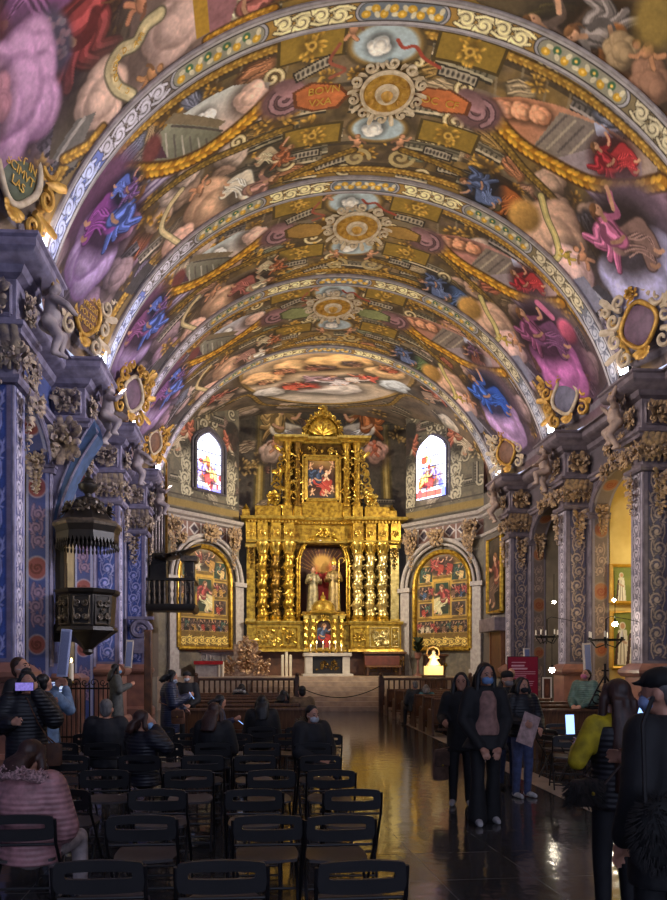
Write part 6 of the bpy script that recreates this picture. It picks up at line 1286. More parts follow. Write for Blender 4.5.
t['label'] = 'dark fringed canopy with urn finial above the carved pulpit'
# rods that carry the canopy and the pulpit from the pier
mb = MB(); mb.box(PX-.08, PX+.08, Yp+.1, Yp+.75, zB-.2, zB-.05); mb.box(PX-.9, PX+.1, Yp+.5, Yp+.62, zB-.2, zB+.2); mb.build('bracket', M_blackw, [o for o in COL.objects if o.name == 'pulpit'][0], 30)
mb = MB(); mb.box(PX-.8, PX-.6, Yc_+.3, Yc_+.5, zB, zE+.2); mb.build('back_post', M_blackw, t, 30)
# ------------------------------------------------------------------ organ balcony with pipes
Yo = 24.9; t = thing('organ_balcony', 'dark carved balcony with balusters on the blue wall beside the apse', 'balcony', (X_(172, Yo), Yo+.8, Z_(612, Yo, 172))); xa, xb = -6.5, X_(193, Yo); z0, z1, z2 = Z_(612, Yo, 190), Z_(604, Yo, 190), Z_(578, Yo, 190)
mb = MB(); mb.box(xa, xb, Yo, Yo+1.7, z0+.1, z1); mb.sweep([(xa, Yo), (xb, Yo), (xb, Yo+1.7)], [(-.1,z0+.02),(.02,z0+.05),(.08,z0+.16),(.08,z1),(-.1,z1)], side=1); mb.build('floor_slab', M_blackw, t, 30)
mb = MB(); mb.sweep([(xa, Yo), (xb, Yo), (xb, Yo+1.7)], [(-.06,z2-.1),(.06,z2-.08),(.06,z2),(-.06,z2)], side=1); mb.build('handrail', M_blackw, t, 30)
for i in range(9): mb = MB(); mb.lathe([(.04,z1),(.07,z1+.2),(.03,z1+.35),(.06,(z1+z2)/2),(.03,z2-.3),(.05,z2-.1)], (xa+(xb-xa)*(i+.5)/9, Yo+.02, 0), 8); mb.build('baluster', M_carv, t)
mb = MB(); x0 = X_(184, Yo); mb.box(x0, xb+.03, Yo+.05, Yo+.6, z1, Z_(560, Yo, 188)); mb.build('cabinet', M_blackw, t, 30, .02); mb = MB(); carved(mb, x0, xb, z1+.2, Z_(566,Yo,188), Yo+.04, 3, 12); mb.sweep([(x0, Yo+.6),(x0, Yo+.05),(xb+.03, Yo+.05),(xb+.03, Yo+.6)], [(0,Z_(562,Yo,188)),(.12,Z_(561,Yo,188)),(.14,Z_(556,Yo,188)),(0,Z_(556,Yo,188))], side=1); mb.build('cabinet_crown', M_carv, t, 40)
mb = MB(); zc_ = Z_(552, Yo, 175); loft(mb, [((xa+.2,Yo+.6,zc_-.05),.05,.1,(0,1,0),(0,0,1)),((xa+.7,Yo+.5,zc_-.12),.7,.1,(0,1,0),(0,0,1)),((xb-.3,Yo+.5,zc_+.05),.6,.09,(0,1,0),(0,0,1)),((xb+.25,Yo+.5,zc_+.3),.1,.05,(0,1,0),(0,0,1))], 12); carved(mb, xa+.2, xb, zc_-.25, zc_, Yo-.12, 8, 12); mb.build('carved_canopy', M_blackw, t, 40)
t = thing('organ', 'slim organ of tall grey pipes rising above the dark balcony', 'organ', (-6.05, Yo+.9, z1)); 
for i, px in enumerate((152, 155.5, 158.5, 161.5, 164.5)):
    x = X_(px, Yo+.9); mb = MB(); zt = Z_(470+abs(i-2)*3, Yo+.9, px); mb.lathe([(.03,z1+1.9),(.085,z1+2.3),(.085,zt),(.06,zt+.02)], (x, Yo+.9, 0), 10); mb.build('pipe', mat('pipe_metal', (128,116,112), (88,78,76), 6, .35, .5) if i == 0 else bpy.data.materials['pipe_metal'], t)
mb = MB(); mb.box(X_(150,Yo+1), X_(167,Yo+1), Yo+.85, Yo+1.25, z1, z1+1.95); mb.build('case', M_blackw, t, 30, .02); mb = MB(); mb.box(X_(149,Yo+1), X_(151,Yo+1), Yo+.8, Yo+1.0, z1+1.9, Z_(466,Yo+1,150)); mb.box(X_(166,Yo+1), X_(168,Yo+1), Yo+.8, Yo+1.0, z1+1.9, Z_(463,Yo+1,167)); mb.build('gilt_upright', M_gold_d, t, 30)
# wooden post and carved stone corbel below the balcony
Yq = 19.0; t = thing('wooden_post', 'tall plain dark wooden post in front of the blue piers', 'post', (X_(148, Yq), Yq, 0)); mb = MB(); mb.box(X_(144.5,Yq), X_(152,Yq), Yq-.1, Yq+.1, 0, Z_(630,Yq,148)); mb.build('shaft', M_wood, t, 30, .02); mb = MB(); mb.box(X_(143,Yq), X_(153.5,Yq), Yq-.14, Yq+.14, 0, .15); mb.build('foot', M_wood, t, 30, .02)
Yv = 24.3; t = thing('stone_corbel', 'scrolled stone corbel below the organ balcony', 'corbel', (X_(140,Yv), Yv, Z_(640,Yv,140))); mb = MB(); xv, zv = X_(140,Yv), Z_(630,Yv,140); volute(mb, gframe(xv, Yv, zv), 0, 0, .35, 0, 1, .11, .0, 1.6, 26); mb.box(xv-.3, xv+.35, Yv-.1, Yv+.25, zv-.8, zv-.3); mb.box(xv-.4, xv+.45, Yv-.1, Yv+.25, zv+.36, zv+.46); mb.build('scroll', M_mould[-1], t, 40)
dr = struct_root('door_1', (6.55, 26.0, 0)); mb = MB(); mb.box(6.42, 6.6, 25.5, 26.6, SANZ, 3.3); mb.build('door_leaf', M_wood, dr, 30, .01); mb = MB(); [mb.box(6.38, 6.6, a, b, c, e) for a, b, c, e in ((25.42,25.5,SANZ,3.4),(26.6,26.68,SANZ,3.4),(25.42,26.68,3.3,3.42))]; mb.build('door_frame', M_wood2, dr, 30)
# ------------------------------------------------------------------ pews
def make_pew(w):
    r = bpy.data.objects.new('pew', None); COL.objects.link(r); mb = MB(); mb.box(0, w, .02, .42, .42, .46); mb.build('seat', M_wood2, r, 30, .01); mb = MB(); mb.add([(0,-.02,.3),(w,-.02,.3),(w,-.1,.9),(0,-.1,.9),(0,.01,.3),(w,.01,.3),(w,-.07,.9),(0,-.07,.9)], [(0,1,2,3),(4,7,6,5),(0,4,5,1),(1,5,6,2),(2,6,7,3),(3,7,4,0)]); mb.box(-.01, w+.01, -.14, -.05, .88, .93); mb.build('backrest', M_wood2, r, 30, .006)
    for x in (-.05, w):
        mb = MB(); mb.prism([(-.12,0),(.44,0),(.44,.12),(.4,.42),(.42,.6),(.3,.66),(.06,.62),(-.04,.94),(-.13,.94),(-.08,.4)], lambda y, z, d: (d, y, z), x, x+.05); mb.build('bench_end', M_wood, r, 30, .006)
    mb = MB(); mb.box(.05, w-.05, -.36, -.22, .16, .2); mb.build('kneeler', M_wood, r, 30, .01); mb = MB(); mb.box(.05, w-.05, -.24, -.1, .5, .53); mb.build('book_shelf', M_wood, r, 30); return r
PW = {}
ORDW = ['first','second','third','fourth','fifth','sixth','seventh','eighth']
def pew_row(prefix, items, w, group):
    for i, (px, d) in enumerate(items):
        lab = f'{ORDW[i]} brown wooden pew from the folding chairs, {prefix}' if i else f'brown wooden pew nearest the folding chairs, {prefix}'
        if w not in PW: PW[w] = make_pew(w); o = PW[w]
        else: o = dup(PW[w])
        tag(o, lab, 'pew', group); p = at_d(px, 666, d); o.location = (p.x, p.y, 0)
pew_row('organ side of the aisle', [(188,13.2),(191,14.7),(194,16.2),(197,17.7),(199,19.2),(201,20.7)], 2.25, 'pews on the organ side')
pew_row('statue side of the aisle', [(433,17.2),(424,18.4),(415.5,19.7),(405,21.2),(396,22.7),(388,24.2)], 2.9, 'pews on the statue side')
pew_row('along the grey-mauve wall', [(536,13.0),(530,14.3),(525,15.6)], 2.0, 'pews by the grey-mauve wall')
# ------------------------------------------------------------------ folding chairs
M_cframe = mat('black_chair_metal', (32,29,31), (22,20,22), 10, .4, .3); M_cseat = mat('black_chair_plastic', (64,56,56), (52,46,46), 10, .42)
M_cback = mat('black_chair_back', (30,27,29), (22,20,22), 10, .45)
def make_chair():
    r = bpy.data.objects.new('folding_chair', None); COL.objects.link(r); w = .225
    mb = MB(); V = []; n = 10
    for i in range(n+1):
        y = .06+.36*i/n; hw = .19+.02*math.sin(PI*min(1, i/n*1.1)); z = .45+.012*(i/n)-.02*math.sin(PI*i/n)*.5
        hw = hw-(.06*(i/n-.85)/.15 if i/n > .85 else 0)
        for k in range(7): u = -1+2*k/6; V.append((u*hw, y, z+.012*u*u))
    V2 = [(x, y, z-.018) for x, y, z in V]; m = len(V); Fc = [(i*7+k, i*7+k+1, (i+1)*7+k+1, (i+1)*7+k) for i in range(n) for k in range(6)]; mb.add(V+V2, Fc+[tuple(m+q for q in reversed(f)) for f in Fc]+[(i*7, (i+1)*7, m+(i+1)*7, m+i*7) for i in range(n)]+[(i*7+6, m+i*7+6, m+(i+1)*7+6, (i+1)*7+6) for i in range(n)]+[(k, m+k, m+k+1, k+1) for k in range(6)]+[(n*7+k, n*7+k+1, m+n*7+k+1, m+n*7+k) for k in range(6)]); mb.build('seat', M_cseat, r, 50)
    # slotted backrest
    mb = MB(); N_ = 40
    def rr(hw, z0, z1, rad, k):
        a = 2*PI*k/N_; c, s = math.cos(a), math.sin(a); return (max(-1, min(1, 1.5*c))*(hw-rad)+c*rad, (z0+z1)/2+max(-1, min(1, 1.8*s))*((z1-z0)/2-rad)+s*rad)
    O = [rr(.222, .595, .77, .05, k) for k in range(N_)]; I = [rr(.165, .672, .712, .018, k) for k in range(N_)]; cy = lambda x, z: -.02+.1*x*x*-4*.25-(z-.6)*.12
    V = [(x, cy(x, z)+d, z) for d in (0, .022) for x, z in O]+[(x, cy(x, z)+d, z) for d in (0, .022) for x, z in I]
    Fc = []
    for k in range(N_): q = (k+1)%N_; Fc += [(k, q, 2*N_+q, 2*N_+k), (N_+k, 3*N_+k, 3*N_+q, N_+q), (k, N_+k, N_+q, q), (2*N_+k, 2*N_+q, 3*N_+q, 3*N_+k)]
    mb.add(V, Fc); mb.build('backrest', M_cback, r, 50)
    for q in (-1, 1):
        mb = MB(); mb.tube([(q*w, -.035, .74), (q*w, -.01, .58), (q*w, .1, .44), (q*w, .4, .02), (q*w, .4, .0)], .011, 8); mb.build('leg', M_cframe, r)
        mb = MB(); mb.tube([(q*.2, .33, .44), (q*.2, .2, .3), (q*.2, .02, .02), (q*.2, .015, .0)], .011, 8); mb.build('leg', M_cframe, r)
    for y, z, hw in ((.36, .06, w), (.06, .07, .2), (.02, .565, w), (.28,.2,w)): mb = MB(); mb.tube([(-hw, y, z), (hw, y, z)], .01, 8); mb.build('crossbar', M_cframe, r)
    return r
CH = None; NCH = 0
ROWW = {3.46:'nearest row', 4.5:'second row', 5.45:'third row', 6.45:'fourth row', 7.5:'fifth row', 8.7:'sixth row', 9.9:'seventh row', 11.:'eighth row'}
ROWS = {3.46: (100, 222, 361), 4.5: (20, 142, 268, 340), 5.45: (62, 158, 254, 352), 6.45: (105, 189, 271, 331), 7.5: (68, 140, 203, 255, 320), 8.7: (60, 103, 165, 213, 262, 313), 9.9: (90, 130, 190, 236, 290, 326), 11.: (120, 160, 205, 262, 300)}
CHAIRS = {}
for d, pxs in ROWS.items():
    for i, px in enumerate(pxs):
        g = random.Random(int(px*7+d*10)); p = at_d(px, 666, d); rz_ = g.uniform(-.06, .06)
        last = len(pxs)-1; pos = 'at the wall end of' if i == 0 else ('at the aisle end of' if i == last else ('second from the wall in' if i == 1 else ('third from the wall in' if i == 2 else ('fourth from the wall in' if i == 3 else 'fifth from the wall in'))))
        lab = f'black slotted-back folding chair {pos} the {ROWW[d]} of chairs'
        if CH is None: CH = make_chair(); o = CH
        else: o = dup(CH)
        tag(o, lab, 'chair', 'folding chairs in rows'); o.location = (p.x, p.y, 0); o.rotation_euler = (0, 0, rz_); CHAIRS[(d, px)] = o
for i, (px, d, rz_) in enumerate(((548,10.6,-1.2),(570,9.6,-.3),(592,9.9,.2),(560,11.6,-.2))):
    o = dup(CH); tag(o, ['black folding chair turned sideways beside the pale floor band','black folding chair behind the pale floor band, closest to the yellow-sleeved woman','black folding chair half hidden by the yellow-sleeved woman','black folding chair against the pews by the grey-mauve wall'][i], 'chair', 'loose folding chairs'); p = at_d(px, 666, d); o.location = (p.x, p.y, 0); o.rotation_euler = (0, 0, rz_)
# ------------------------------------------------------------------ signs, speakers, lamps, iron stands
def signpanel(name, label, cat, pxa, pxb, pya, pyb, d, col, lines, emis=0, feet=True):
    a, b = at_d(pxa, pyb, d), at_d(pxb, pya, d); t = thing(name, label, cat, ((a.x+b.x)/2, a.y, 0)); z0, z1 = a.z, b.z; cv = Cv(a.x, b.x, z0, z1, 150 if b.x-a.x < .6 else 90, col); lines(cv, a.x, b.x, z0, z1); m = M_sign_e if emis else M_sign; cv.mesh(lambda X, Z: (X, a.y-.012+0*X, Z), 'printed_face', m, t)
    mb = MB(); mb.box(a.x-.015, b.x+.015, a.y-.01, a.y+.02, z0-.015, z1+.015); mb.build('panel', mat(name+'_panel', tuple(c*.6 for c in col), None, 5, .5), t, 30)
    if feet: mb = MB(); mb.box((a.x+b.x)/2-.03, (a.x+b.x)/2+.03, a.y+.0, a.y+.04, 0, z0+.1); mb.box((a.x+b.x)/2-.25, (a.x+b.x)/2+.25, a.y-.15, a.y+.2, 0, .02); mb.build('stand', M_iron, t, 30)
    return t
M_sign = paintmat('printed_sign', .6, 0); M_sign_e = paintmat('lit_sign', .4, 0, emis=.5)
def redlines(cv, x0, x1, z0, z1):
    w = x1-x0; g = random.Random(2)
    for f, hgt, l in ((.1,.02,.45),(.16,.035,.4),(.21,.035,.5))+tuple((.27+.035*k,.012,g.uniform(.45,.8)) for k in range(15) if k not in (4, 8)): cv.line([(x0+w*.13, z1-f*(z1-z0)), (x0+w*(.13+l), z1-f*(z1-z0))], hgt, (226,190,196), a=.85)
signpanel('information_banner', 'dark red information panel with lines of white writing beside the pews', 'sign', 508, 538, 657, 712, 15.2, (138,16,44), redlines)
def bluelines(cv, x0, x1, z0, z1):
    w, h = x1-x0, z1-z0; cv.line([(x0,z0),(x1,z0),(x1,z1),(x0,z1),(x0,z0)], .05, (190,206,230)); [cv.line([(x0+w*a, z0+h*f), (x0+w*b, z0+h*f)], .03, (206,220,240)) for a, b, f in ((.25,.75,.68),(.2,.8,.5),(.28,.72,.34))]
signpanel('notice_board', 'small blue notice board with pale border on a stand by the pulpit pedestal', 'sign', 49.5, 67, 682, 692, 12.6, (30,52,130), bluelines, 1)
def frm(cv, x0, x1, z0, z1): w = x1-x0; cv.line([(x0,z0),(x1,z0),(x1,z1),(x0,z1),(x0,z0)], w*.34, (206,196,180)); cv.ell((x0+x1)/2, (z0+z1)/2, w*.2, (z1-z0)*.25, 0, (110,64,40))
signpanel('framed_notice', 'brown notice in a pale frame below the lit arch by the grey-mauve wall', 'notice', 542, 552, 677, 702, 18., (84,46,30), frm)
SPK = None
for px, py0, py1, d, tilt, lab in ((62,629,677,14.4,.1,'pale column loudspeaker tilted on the pulpit-side pink pedestal'),(128,640,668,19.8,.08,'slim pale column loudspeaker on the third blue pier pedestal'),(588,643,675,19.6,-.06,'pale column loudspeaker leaning on a pedestal near the lit chapel'),(527,648,668,24.,-.04,'short pale column loudspeaker on the farthest grey-mauve pedestal')):
    p = at_d(px, py1, d); h = (py1-py0)/700*d; lab2 = lab; t = thing('column_loudspeaker', lab2, 'loudspeaker', (p.x, p.y, p.z), 0, 'column loudspeakers'); T_ = Matrix.Rotation(tilt, 4, 'Y'); mb = MB(); mb.box(-.1,.1,-.06,.06,0,h, T_); mb.build('cabinet', mat('pale_blue_cabinet', (150,164,206), (130,140,180), 5, .5) if px < 100 else M_white, t, 30, .012, local=True); mb = MB(); mb.box(-.08,.08,-.066,-.058,.05,h-.05, T_); mb.build('grille', mat('speaker_grille', (112,124,166), (90,100,140), 60, .7), t, 30, local=True); mb = MB(); mb.box(-.06,.06,.0,.3,h*.4,h*.46); mb.build('bracket', M_iron, t, 30, local=True)
def wall_lamp(name, label, px, py, d, n, r):
    p = at_d(px, py, d); t = thing(name, label, 'lamp', (p.x, p.y, p.z)); mb = MB(); mb.tube([(r*math.cos(a), r*math.sin(a), 0) for a in np.linspace(0, 2*PI, 25)], .02, 6); mb.tube([(0,0,-.1),(0,0,.5)], .018, 6)
    for i in range(n): a = 2*PI*i/n; mb.tube([(0,0,-.1),(r*.6*math.cos(a),r*.6*math.sin(a),-.18),(r*math.cos(a),r*math.sin(a),0)], .014, 6); mb.lathe([(.05,0),(.03,.03),(.03,.06)], (r*math.cos(a), r*math.sin(a), 0), 8)
    mb.tube([(0,0,.5),(.12,0,.56),(.5,.0,.5),(.95,0,.4)], .009, 6); mb.build('iron_ring', M_iron, t, local=True)
    for i in range(n): a = 2*PI*i/n; mb = MB(); mb.lathe([(.02,.05),(.02,.2)], (r*math.cos(a), r*math.sin(a), 0), 8); mb.build('candle', M_wax, t, local=True)
    return t, p
t, p = wall_lamp('chandelier', 'iron ring chandelier of candle lights in front of the lit chapel', 606, 640, 16.6, 6, .4)
M_bulb = mat('bright_bulb', (255,240,214), None, 3, .3, emis=60)
for lab, px, py, d, rr in (('bright bulb lamp hanging over the iron ring chandelier', 615, 624, 16.8, .06), ('bright round bulb lamp in front of the third grey-mauve pier', 554, 602, 19.6, .045), ('small yellow bulb lamp glowing by the framed notice', 552, 670, 18.2, .07), ('upper bulb lamp in the chapel seen between pulpit and canopy', 67, 596, 17.6, .07), ('lower bulb lamp in the chapel seen between pulpit and canopy', 67, 606, 17.6, .05), ('small bulb glinting in the chapel beneath the upper monk painting', 614, 600, 19.0, .05)):
    p = at_d(px, py, d); t = thing('bulb_lamp', lab, 'lamp', tuple(p)); mb = MB(); mb.ell((0,0,0), rr, 10, 8); mb.build('bulb', M_bulb, t, local=True); mb = MB(); mb.lathe([(rr*.5,rr*.7),(rr*.5,rr*1.6),(rr*.2,rr*1.9)], (0,0,0), 8); mb.tube([(0,0,rr*1.8),(0,0,rr*1.8+.7)], .008, 5); mb.build('socket', M_iron, t, local=True)
wall_lamp('candle_bracket', 'iron candle ring hanging in front of the third grey-mauve pier arch', 547, 637, 19.6, 5, .3)
def stand(name, label, px, d, ztop, wid):
    p = at_d(px, 666, d); t = thing(name, label, 'candle stand', (p.x, p.y, 0)); mb = MB(); mb.tube([(0,0,0),(0,0,ztop)], .02, 6); mb.tube([(-.06,0,ztop-.12),(.06,0,ztop-.12)], .015, 6)
    for a in (0, 2.1, 4.2): mb.tube([(0,0,.25),(.25*math.cos(a),.25*math.sin(a),0)], .018, 6)
    mb.build('post', M_iron, t, local=True); mb = MB(); z0 = ztop-.75
    for q in (-1, 1): volute(mb, gframe(q*wid*.5, 0, z0+.15), 0, 0, .14, PI/2, q, .018, 0, 1.5, 18); mb.tube([(q*wid, 0, z0),(q*wid*.5, 0, z0+.3),(0, 0, ztop-.2)], .014, 6)
    mb.tube([(-wid,0,z0),(wid,0,z0)], .018, 6); mb.build('scrolled_rack', M_iron, t, local=True); mb = MB(); mb.box(-wid,wid,-.12,.12,z0-.04,z0-.01); mb.build('drip_tray', M_iron, t, 30, local=True)
stand('candle_stand', 'black wrought-iron candle stand topped with scrolls before the lit chapel', 605, 12.2, 1.76, .3)
p = at_d(85, 666, 15.6); t = thing('iron_railing', 'black wrought-iron railing under the carved pulpit', 'railing', (p.x, p.y, 0)); mb = MB(); [mb.tube([(-.5+.1*i,0,0),(-.5+.1*i,0,1.35)], .014, 6) for i in range(11)]; mb.build('bars', M_iron, t, local=True); mb = MB(); mb.box(-.55,.55,-.02,.02,.12,.16); mb.build('bottom_rail', M_iron, t, 30, local=True); mb = MB(); mb.box(-.55,.55,-.02,.02,1.2,1.24); [volute(mb, gframe(-.4+.2*i, 0, 1.35), 0, 0, .09, 0, 1 if i % 2 else -1, .014, 0, 1.3, 14) for i in range(5)]; mb.build('rail', M_iron, t, local=True)
candle('short lit candle on the railing under the carved pulpit', at_d(74,666,15.6).x, 15.6, 1.345, .38, .05, 'railing candles', stick=.06)
# ------------------------------------------------------------------ people
SK = mat('skin', (196,142,116), (172,118,96), 12, .5); CL = {}
def cloth(c, kind='plain'):
    k = (c, kind)
    if k not in CL:
        m = mat('cloth_%s_%02x%02x%02x' % (kind, *c), c, tuple(v*.72 for v in c), 14, .75 if kind != 'puffer' else .5, bump=.2)
        if kind == 'puffer':
            N, L = m.node_tree.nodes, m.node_tree.links; w = N.new('ShaderNodeTexWave'); w.bands_direction = 'Z'; w.inputs['Scale'].default_value = 8.5; w.inputs['Distortion'].default_value = .6; tc = N.new('ShaderNodeTexCoord'); L.new(tc.outputs['Object'], w.inputs['Vector']); bp = N.new('ShaderNodeBump'); bp.inputs['Strength'].default_value = .3; bp.inputs['Distance'].default_value = .02; L.new(w.outputs['Fac'], bp.inputs['Height']); L.new(bp.outputs['Normal'], N['Principled BSDF'].inputs['Normal'])
        CL[k] = m
    return CL[k]
ARM = dict(down=((.25,-.04,1.12),(.25,.05,.86)), front=((.245,.0,1.1),(.1,.17,.83)), phone=((.23,.03,1.12),(.09,.3,1.24)), phone_hi=((.26,.16,1.22),(.09,.27,1.5)), lap=((.23,.06,1.1),(.1,.26,1.0)), hold=((.24,-.02,1.12),(.2,.26,1.08)), elbow=((.3,.0,1.14),(.14,.26,1.2)), ears=((.3,.08,1.3),(.1,.1,1.5)))
def hand(mb, w, d, side, fine):
    w = Vector(w); d = Vector(d).normalized(); sx = d.cross(Vector((0,1,0) if abs(d.y) < .8 else (1,0,0))).normalized(); nz = sx.cross(d).normalized(); fr = .0095 if fine else .013
    P = lambda a, b, c: w+d*a+sx*b+nz*c
    limb(mb, [w, P(.045,0,0)], [.026,.03]); mb.ell(tuple(P(.055,0,0)), (.036,.036,.034), 8, 6)
    for i, l in enumerate((.062,.075,.07,.054)): b = (i-1.5)*.02; limb(mb, [P(.075,b,0), P(.075+l*.55,b*1.12,-.006), P(.075+l,b*1.15,-.028)], [fr,fr*.95,fr*.8], 6)
    limb(mb, [P(.03,side*-.026,0), P(.062,side*-.05,-.012), P(.088,side*-.052,-.026)], [fr*1.15,fr*1.05,fr*.85], 6)
def person(label, px, d, rz_, H, top, bottom, hair, pose='stand', arms=('down','down'), shoes=(30,28,30), mask=None, hem=.84, puff=.02, kind='plain', lean=0., head=(0,0), vox=.016, hat=None, flare=0., inner=None, skin=None, hood=None, z0=0., step=0., xy=None, eyes=False, vest=None):
    p = at_d(px, 666, d) if xy is None else Vector(xy); r = thing('person', label, 'person', (p.x, p.y, z0), rz_); s = H/1.7; sit = pose == 'sit'; dz = -.43 if sit else 0.; fine = vox < .012
    X, Y = (1,0,0), (0,1,0); ly = lambda z: lean*max(0, z-.9)
    def T(x, y, z): return (x*s, (y+ly(z))*s, (z+dz)*s)
    body = MB(); jk = MB(); tr = MB(); sh = MB()
    def torso(mb, k, rings): loft(mb, [(T(0, yy, z), (rx_+k)*s, (ry_+k)*s, X, Y) for z, rx_, ry_, yy in rings], 16)
    core = [(.88,.14,.1,0),(1.0,.135,.1,0),(1.12,.13,.095,0),(1.3,.155,.11,-.01),(1.4,.15,.085,-.01),(1.455,.07,.06,-.005),(1.5,.05,.05,.0)]
    torso(body, -.02, core)
    cj = [(hem,.165+flare*.5,.12+flare*.4,0)]+([(.95,.16,.12,0)] if hem < .86 else [])+[(1.1,.148,.11,0),(1.3,.17,.125,-.01),(1.39,.165,.1,-.01),(1.44,.1,.075,-.005),(1.475,.065,.062,.0)]
    if sit: cj = [(.86,.17,.13,0)]+cj[1:]
    torso(jk, puff, cj)
    for q, a in ((-1, arms[0]), (1, arms[1])):
        e, w = ARM[a] if isinstance(a, str) else a; S_, E_, W_ = T(q*.165,-.005,1.395), T(q*e[0], e[1], e[2]), T(q*w[0], w[1], w[2]); limb(body, [S_, E_, W_], [.045*s,.036*s,.027*s])
        W2 = tuple(Vector(E_).lerp(Vector(W_), .96)); limb(jk, [S_, E_, W2], [(.066+puff)*s,(.056+puff)*s,(.042+puff*.6)*s], 10); hand(body, W_, Vector(W_)-Vector(E_), q, fine)
    for q in (-1, 1):
        hp = T(q*.085, 0, .92)
        if sit: kn, an = (q*.1*s, .44*s, .51*s), (q*.11*s, .45*s, .09*s)
        else: kn, an = (q*.095*s, (.02+q*step*.5)*s, .49*s), (q*.1*s, (-.01+q*step)*s, .085*s)
        limb(body, [hp, kn, an], [.07*s,.05*s,.035*s]); limb(tr, [hp, kn, (an[0], an[1], an[2]-.03*s)], [.095*s,.07*s,(.052+flare*.35)*s], 10)
        mb = MB(); limb(mb, [(an[0], an[1]-.03*s, .045*s), (an[0]+q*.01*s, an[1]+.09*s, .04*s), (an[0]+q*.015*s, an[1]+.16*s, .032*s)], [.042*s,.042*s,.032*s], 8); fuse(mb, 'shoe', cloth(shoes), r, .014, 2)
    tr.ell(T(0, 0, .92), (.15*s,.11*s,.12*s), 12, 8)
    hy, hp_ = head; HM = Matrix.Translation(T(0, .01, 1.5)) @ Matrix.Rotation(hy, 4, 'Z') @ Matrix.Rotation(hp_, 4, 'X') @ Matrix.Scale(s, 4); Hh = lambda x, y, z: (x, y, z-1.5)
    def hell(mb, c, rad, n=12, m=9): mb.ell((0,0,0), rad, n, m, HM @ Matrix.Translation(Hh(*c)))
    hell(body, (0,.0,1.59), (.074,.094,.108)); hell(body, (0,.03,1.535), (.056,.062,.068)); hell(body, (0,.1,1.575), (.014,.018,.022), 8, 6); hell(body, (0,.092,1.53), (.024,.012,.012), 8, 6); hell(body, (0,.08,1.5), (.028,.022,.022), 8, 6)
    for q in (-1, 1): hell(body, (q*.076,-.005,1.575), (.012,.024,.034), 8, 6)
    limb(body, [T(0,-.01,1.42), tuple(HM @ Vector(Hh(0,-.01,1.54)))], [.054*s,.05*s]); fuse(body, 'body', skin or SK, r, vox, 2)
    fuse(jk, 'jacket', cloth(top, kind), r, .02, 3)
    if sit or bottom: fuse(tr, 'trousers', cloth(bottom), r, .018, 2)
    if inner: mb = MB(); torso(mb, .012, [(.95,.16,.122,.02),(1.15,.1,.11,.035),(1.32,.1,.125,.03),(1.42,.07,.085,.01)]); fuse(mb, 'shirt', cloth(inner), r, .016, 2)
    if vest: 
        mb = MB(); torso(mb, puff+.014, cj[:-2]); fuse(mb, 'vest', cloth(vest, 'puffer'), r, .018, 2)
    hk, hs = hair; hm = MB()
    if hs != 'bald':
        hell(hm, (0,-.03,1.636), (.084,.094,.086)); hell(hm, (0,-.06,1.575), (.078,.056,.085))
        if hs in ('long', 'longer', 'longest', 'bob'):
            ln = {'bob': .16, 'long': .3, 'longer': .5, 'longest': .68}[hs]; zs = [1.62-ln*i/6-.0 for i in range(7)]
            loft(hm, [(tuple(HM @ Vector(Hh(.01*math.sin(i*1.7), -.06-.035*min(1, i/2.)-.01*i, z))), (.086+.01*min(i,3)-(.006*max(0,i-3)))*s, (.046+.006*min(i,3))*s, HM.to_3x3() @ Vector((1/s,0,0)), HM.to_3x3() @ Vector((0,1/s,0))) for i, z in enumerate(zs)], 14)
            for q in (-1, 1): limb(hm, [tuple(HM @ Vector(Hh(q*.05,.035,1.67))), tuple(HM @ Vector(Hh(q*.09,.008,1.58))), tuple(HM @ Vector(Hh(q*.1,.015,1.62-ln*.6))), tuple(HM @ Vector(Hh(q*.1,.03,1.64-ln)))], [.022*s,.03*s,.038*s,.02*s], 8)
            for i in range(10): hm.tube([tuple(HM @ Vector(Hh(-.085+.019*i,-.1-.01*(i%3),1.58))), tuple(HM @ Vector(Hh(-.09+.02*i,-.145-.012*(i%2),1.62-ln-.02*(i%3))))], [.016*s,.007*s], 6)
        if hs == 'bun': hell(hm, (0,-.1,1.66), (.045,.045,.045))
        fuse(hm, 'hair', mat_hair(hk), r, .013, 2)
    else:
        hell(hm, (0,-.05,1.56), (.079,.05,.05)); fuse(hm, 'hair', mat_hair('grey'), r, .013, 1)
    if mask: mb = MB(); hell(mb, (0,.05,1.535), (.064,.068,.054)); m_ = fuse(mb, 'face_mask', cloth(mask), r, .012, 2)
    if mask: mb = MB(); [mb.tube([tuple(HM @ Vector(Hh(q*.055,.05,1.555))), tuple(HM @ Vector(Hh(q*.084,.0,1.575)))], .003*s, 5) for q in (-1, 1)]; mb.build('ear_loop', cloth((200,205,215)), m_, local=True)
    if eyes:
        for q in (-1, 1): mb = MB(); hell(mb, (q*.029,.083,1.592), (.013,.01,.007), 8, 6); mb.build('eye', cloth((24,18,16)), r, local=True); mb = MB(); mb.tube([tuple(HM @ Vector(Hh(q*.012,.094,1.613))), tuple(HM @ Vector(Hh(q*.032,.093,1.618))), tuple(HM @ Vector(Hh(q*.05,.078,1.608)))], .004*s, 5); mb.build('eyebrow', mat_hair('black'), r, local=True)
    if hat:
        mb = MB(); hell(mb, (0,-.012,1.65), (.095,.112,.07))
        if hat[1] == 'cap': hell(mb, (0,.085,1.635), (.07,.062,.013))
        elif hat[1] == 'brim': hell(mb, (0,-.01,1.63), (.15,.16,.014))
        fuse(mb, 'hat', cloth(hat[0]), r, .012, 2)
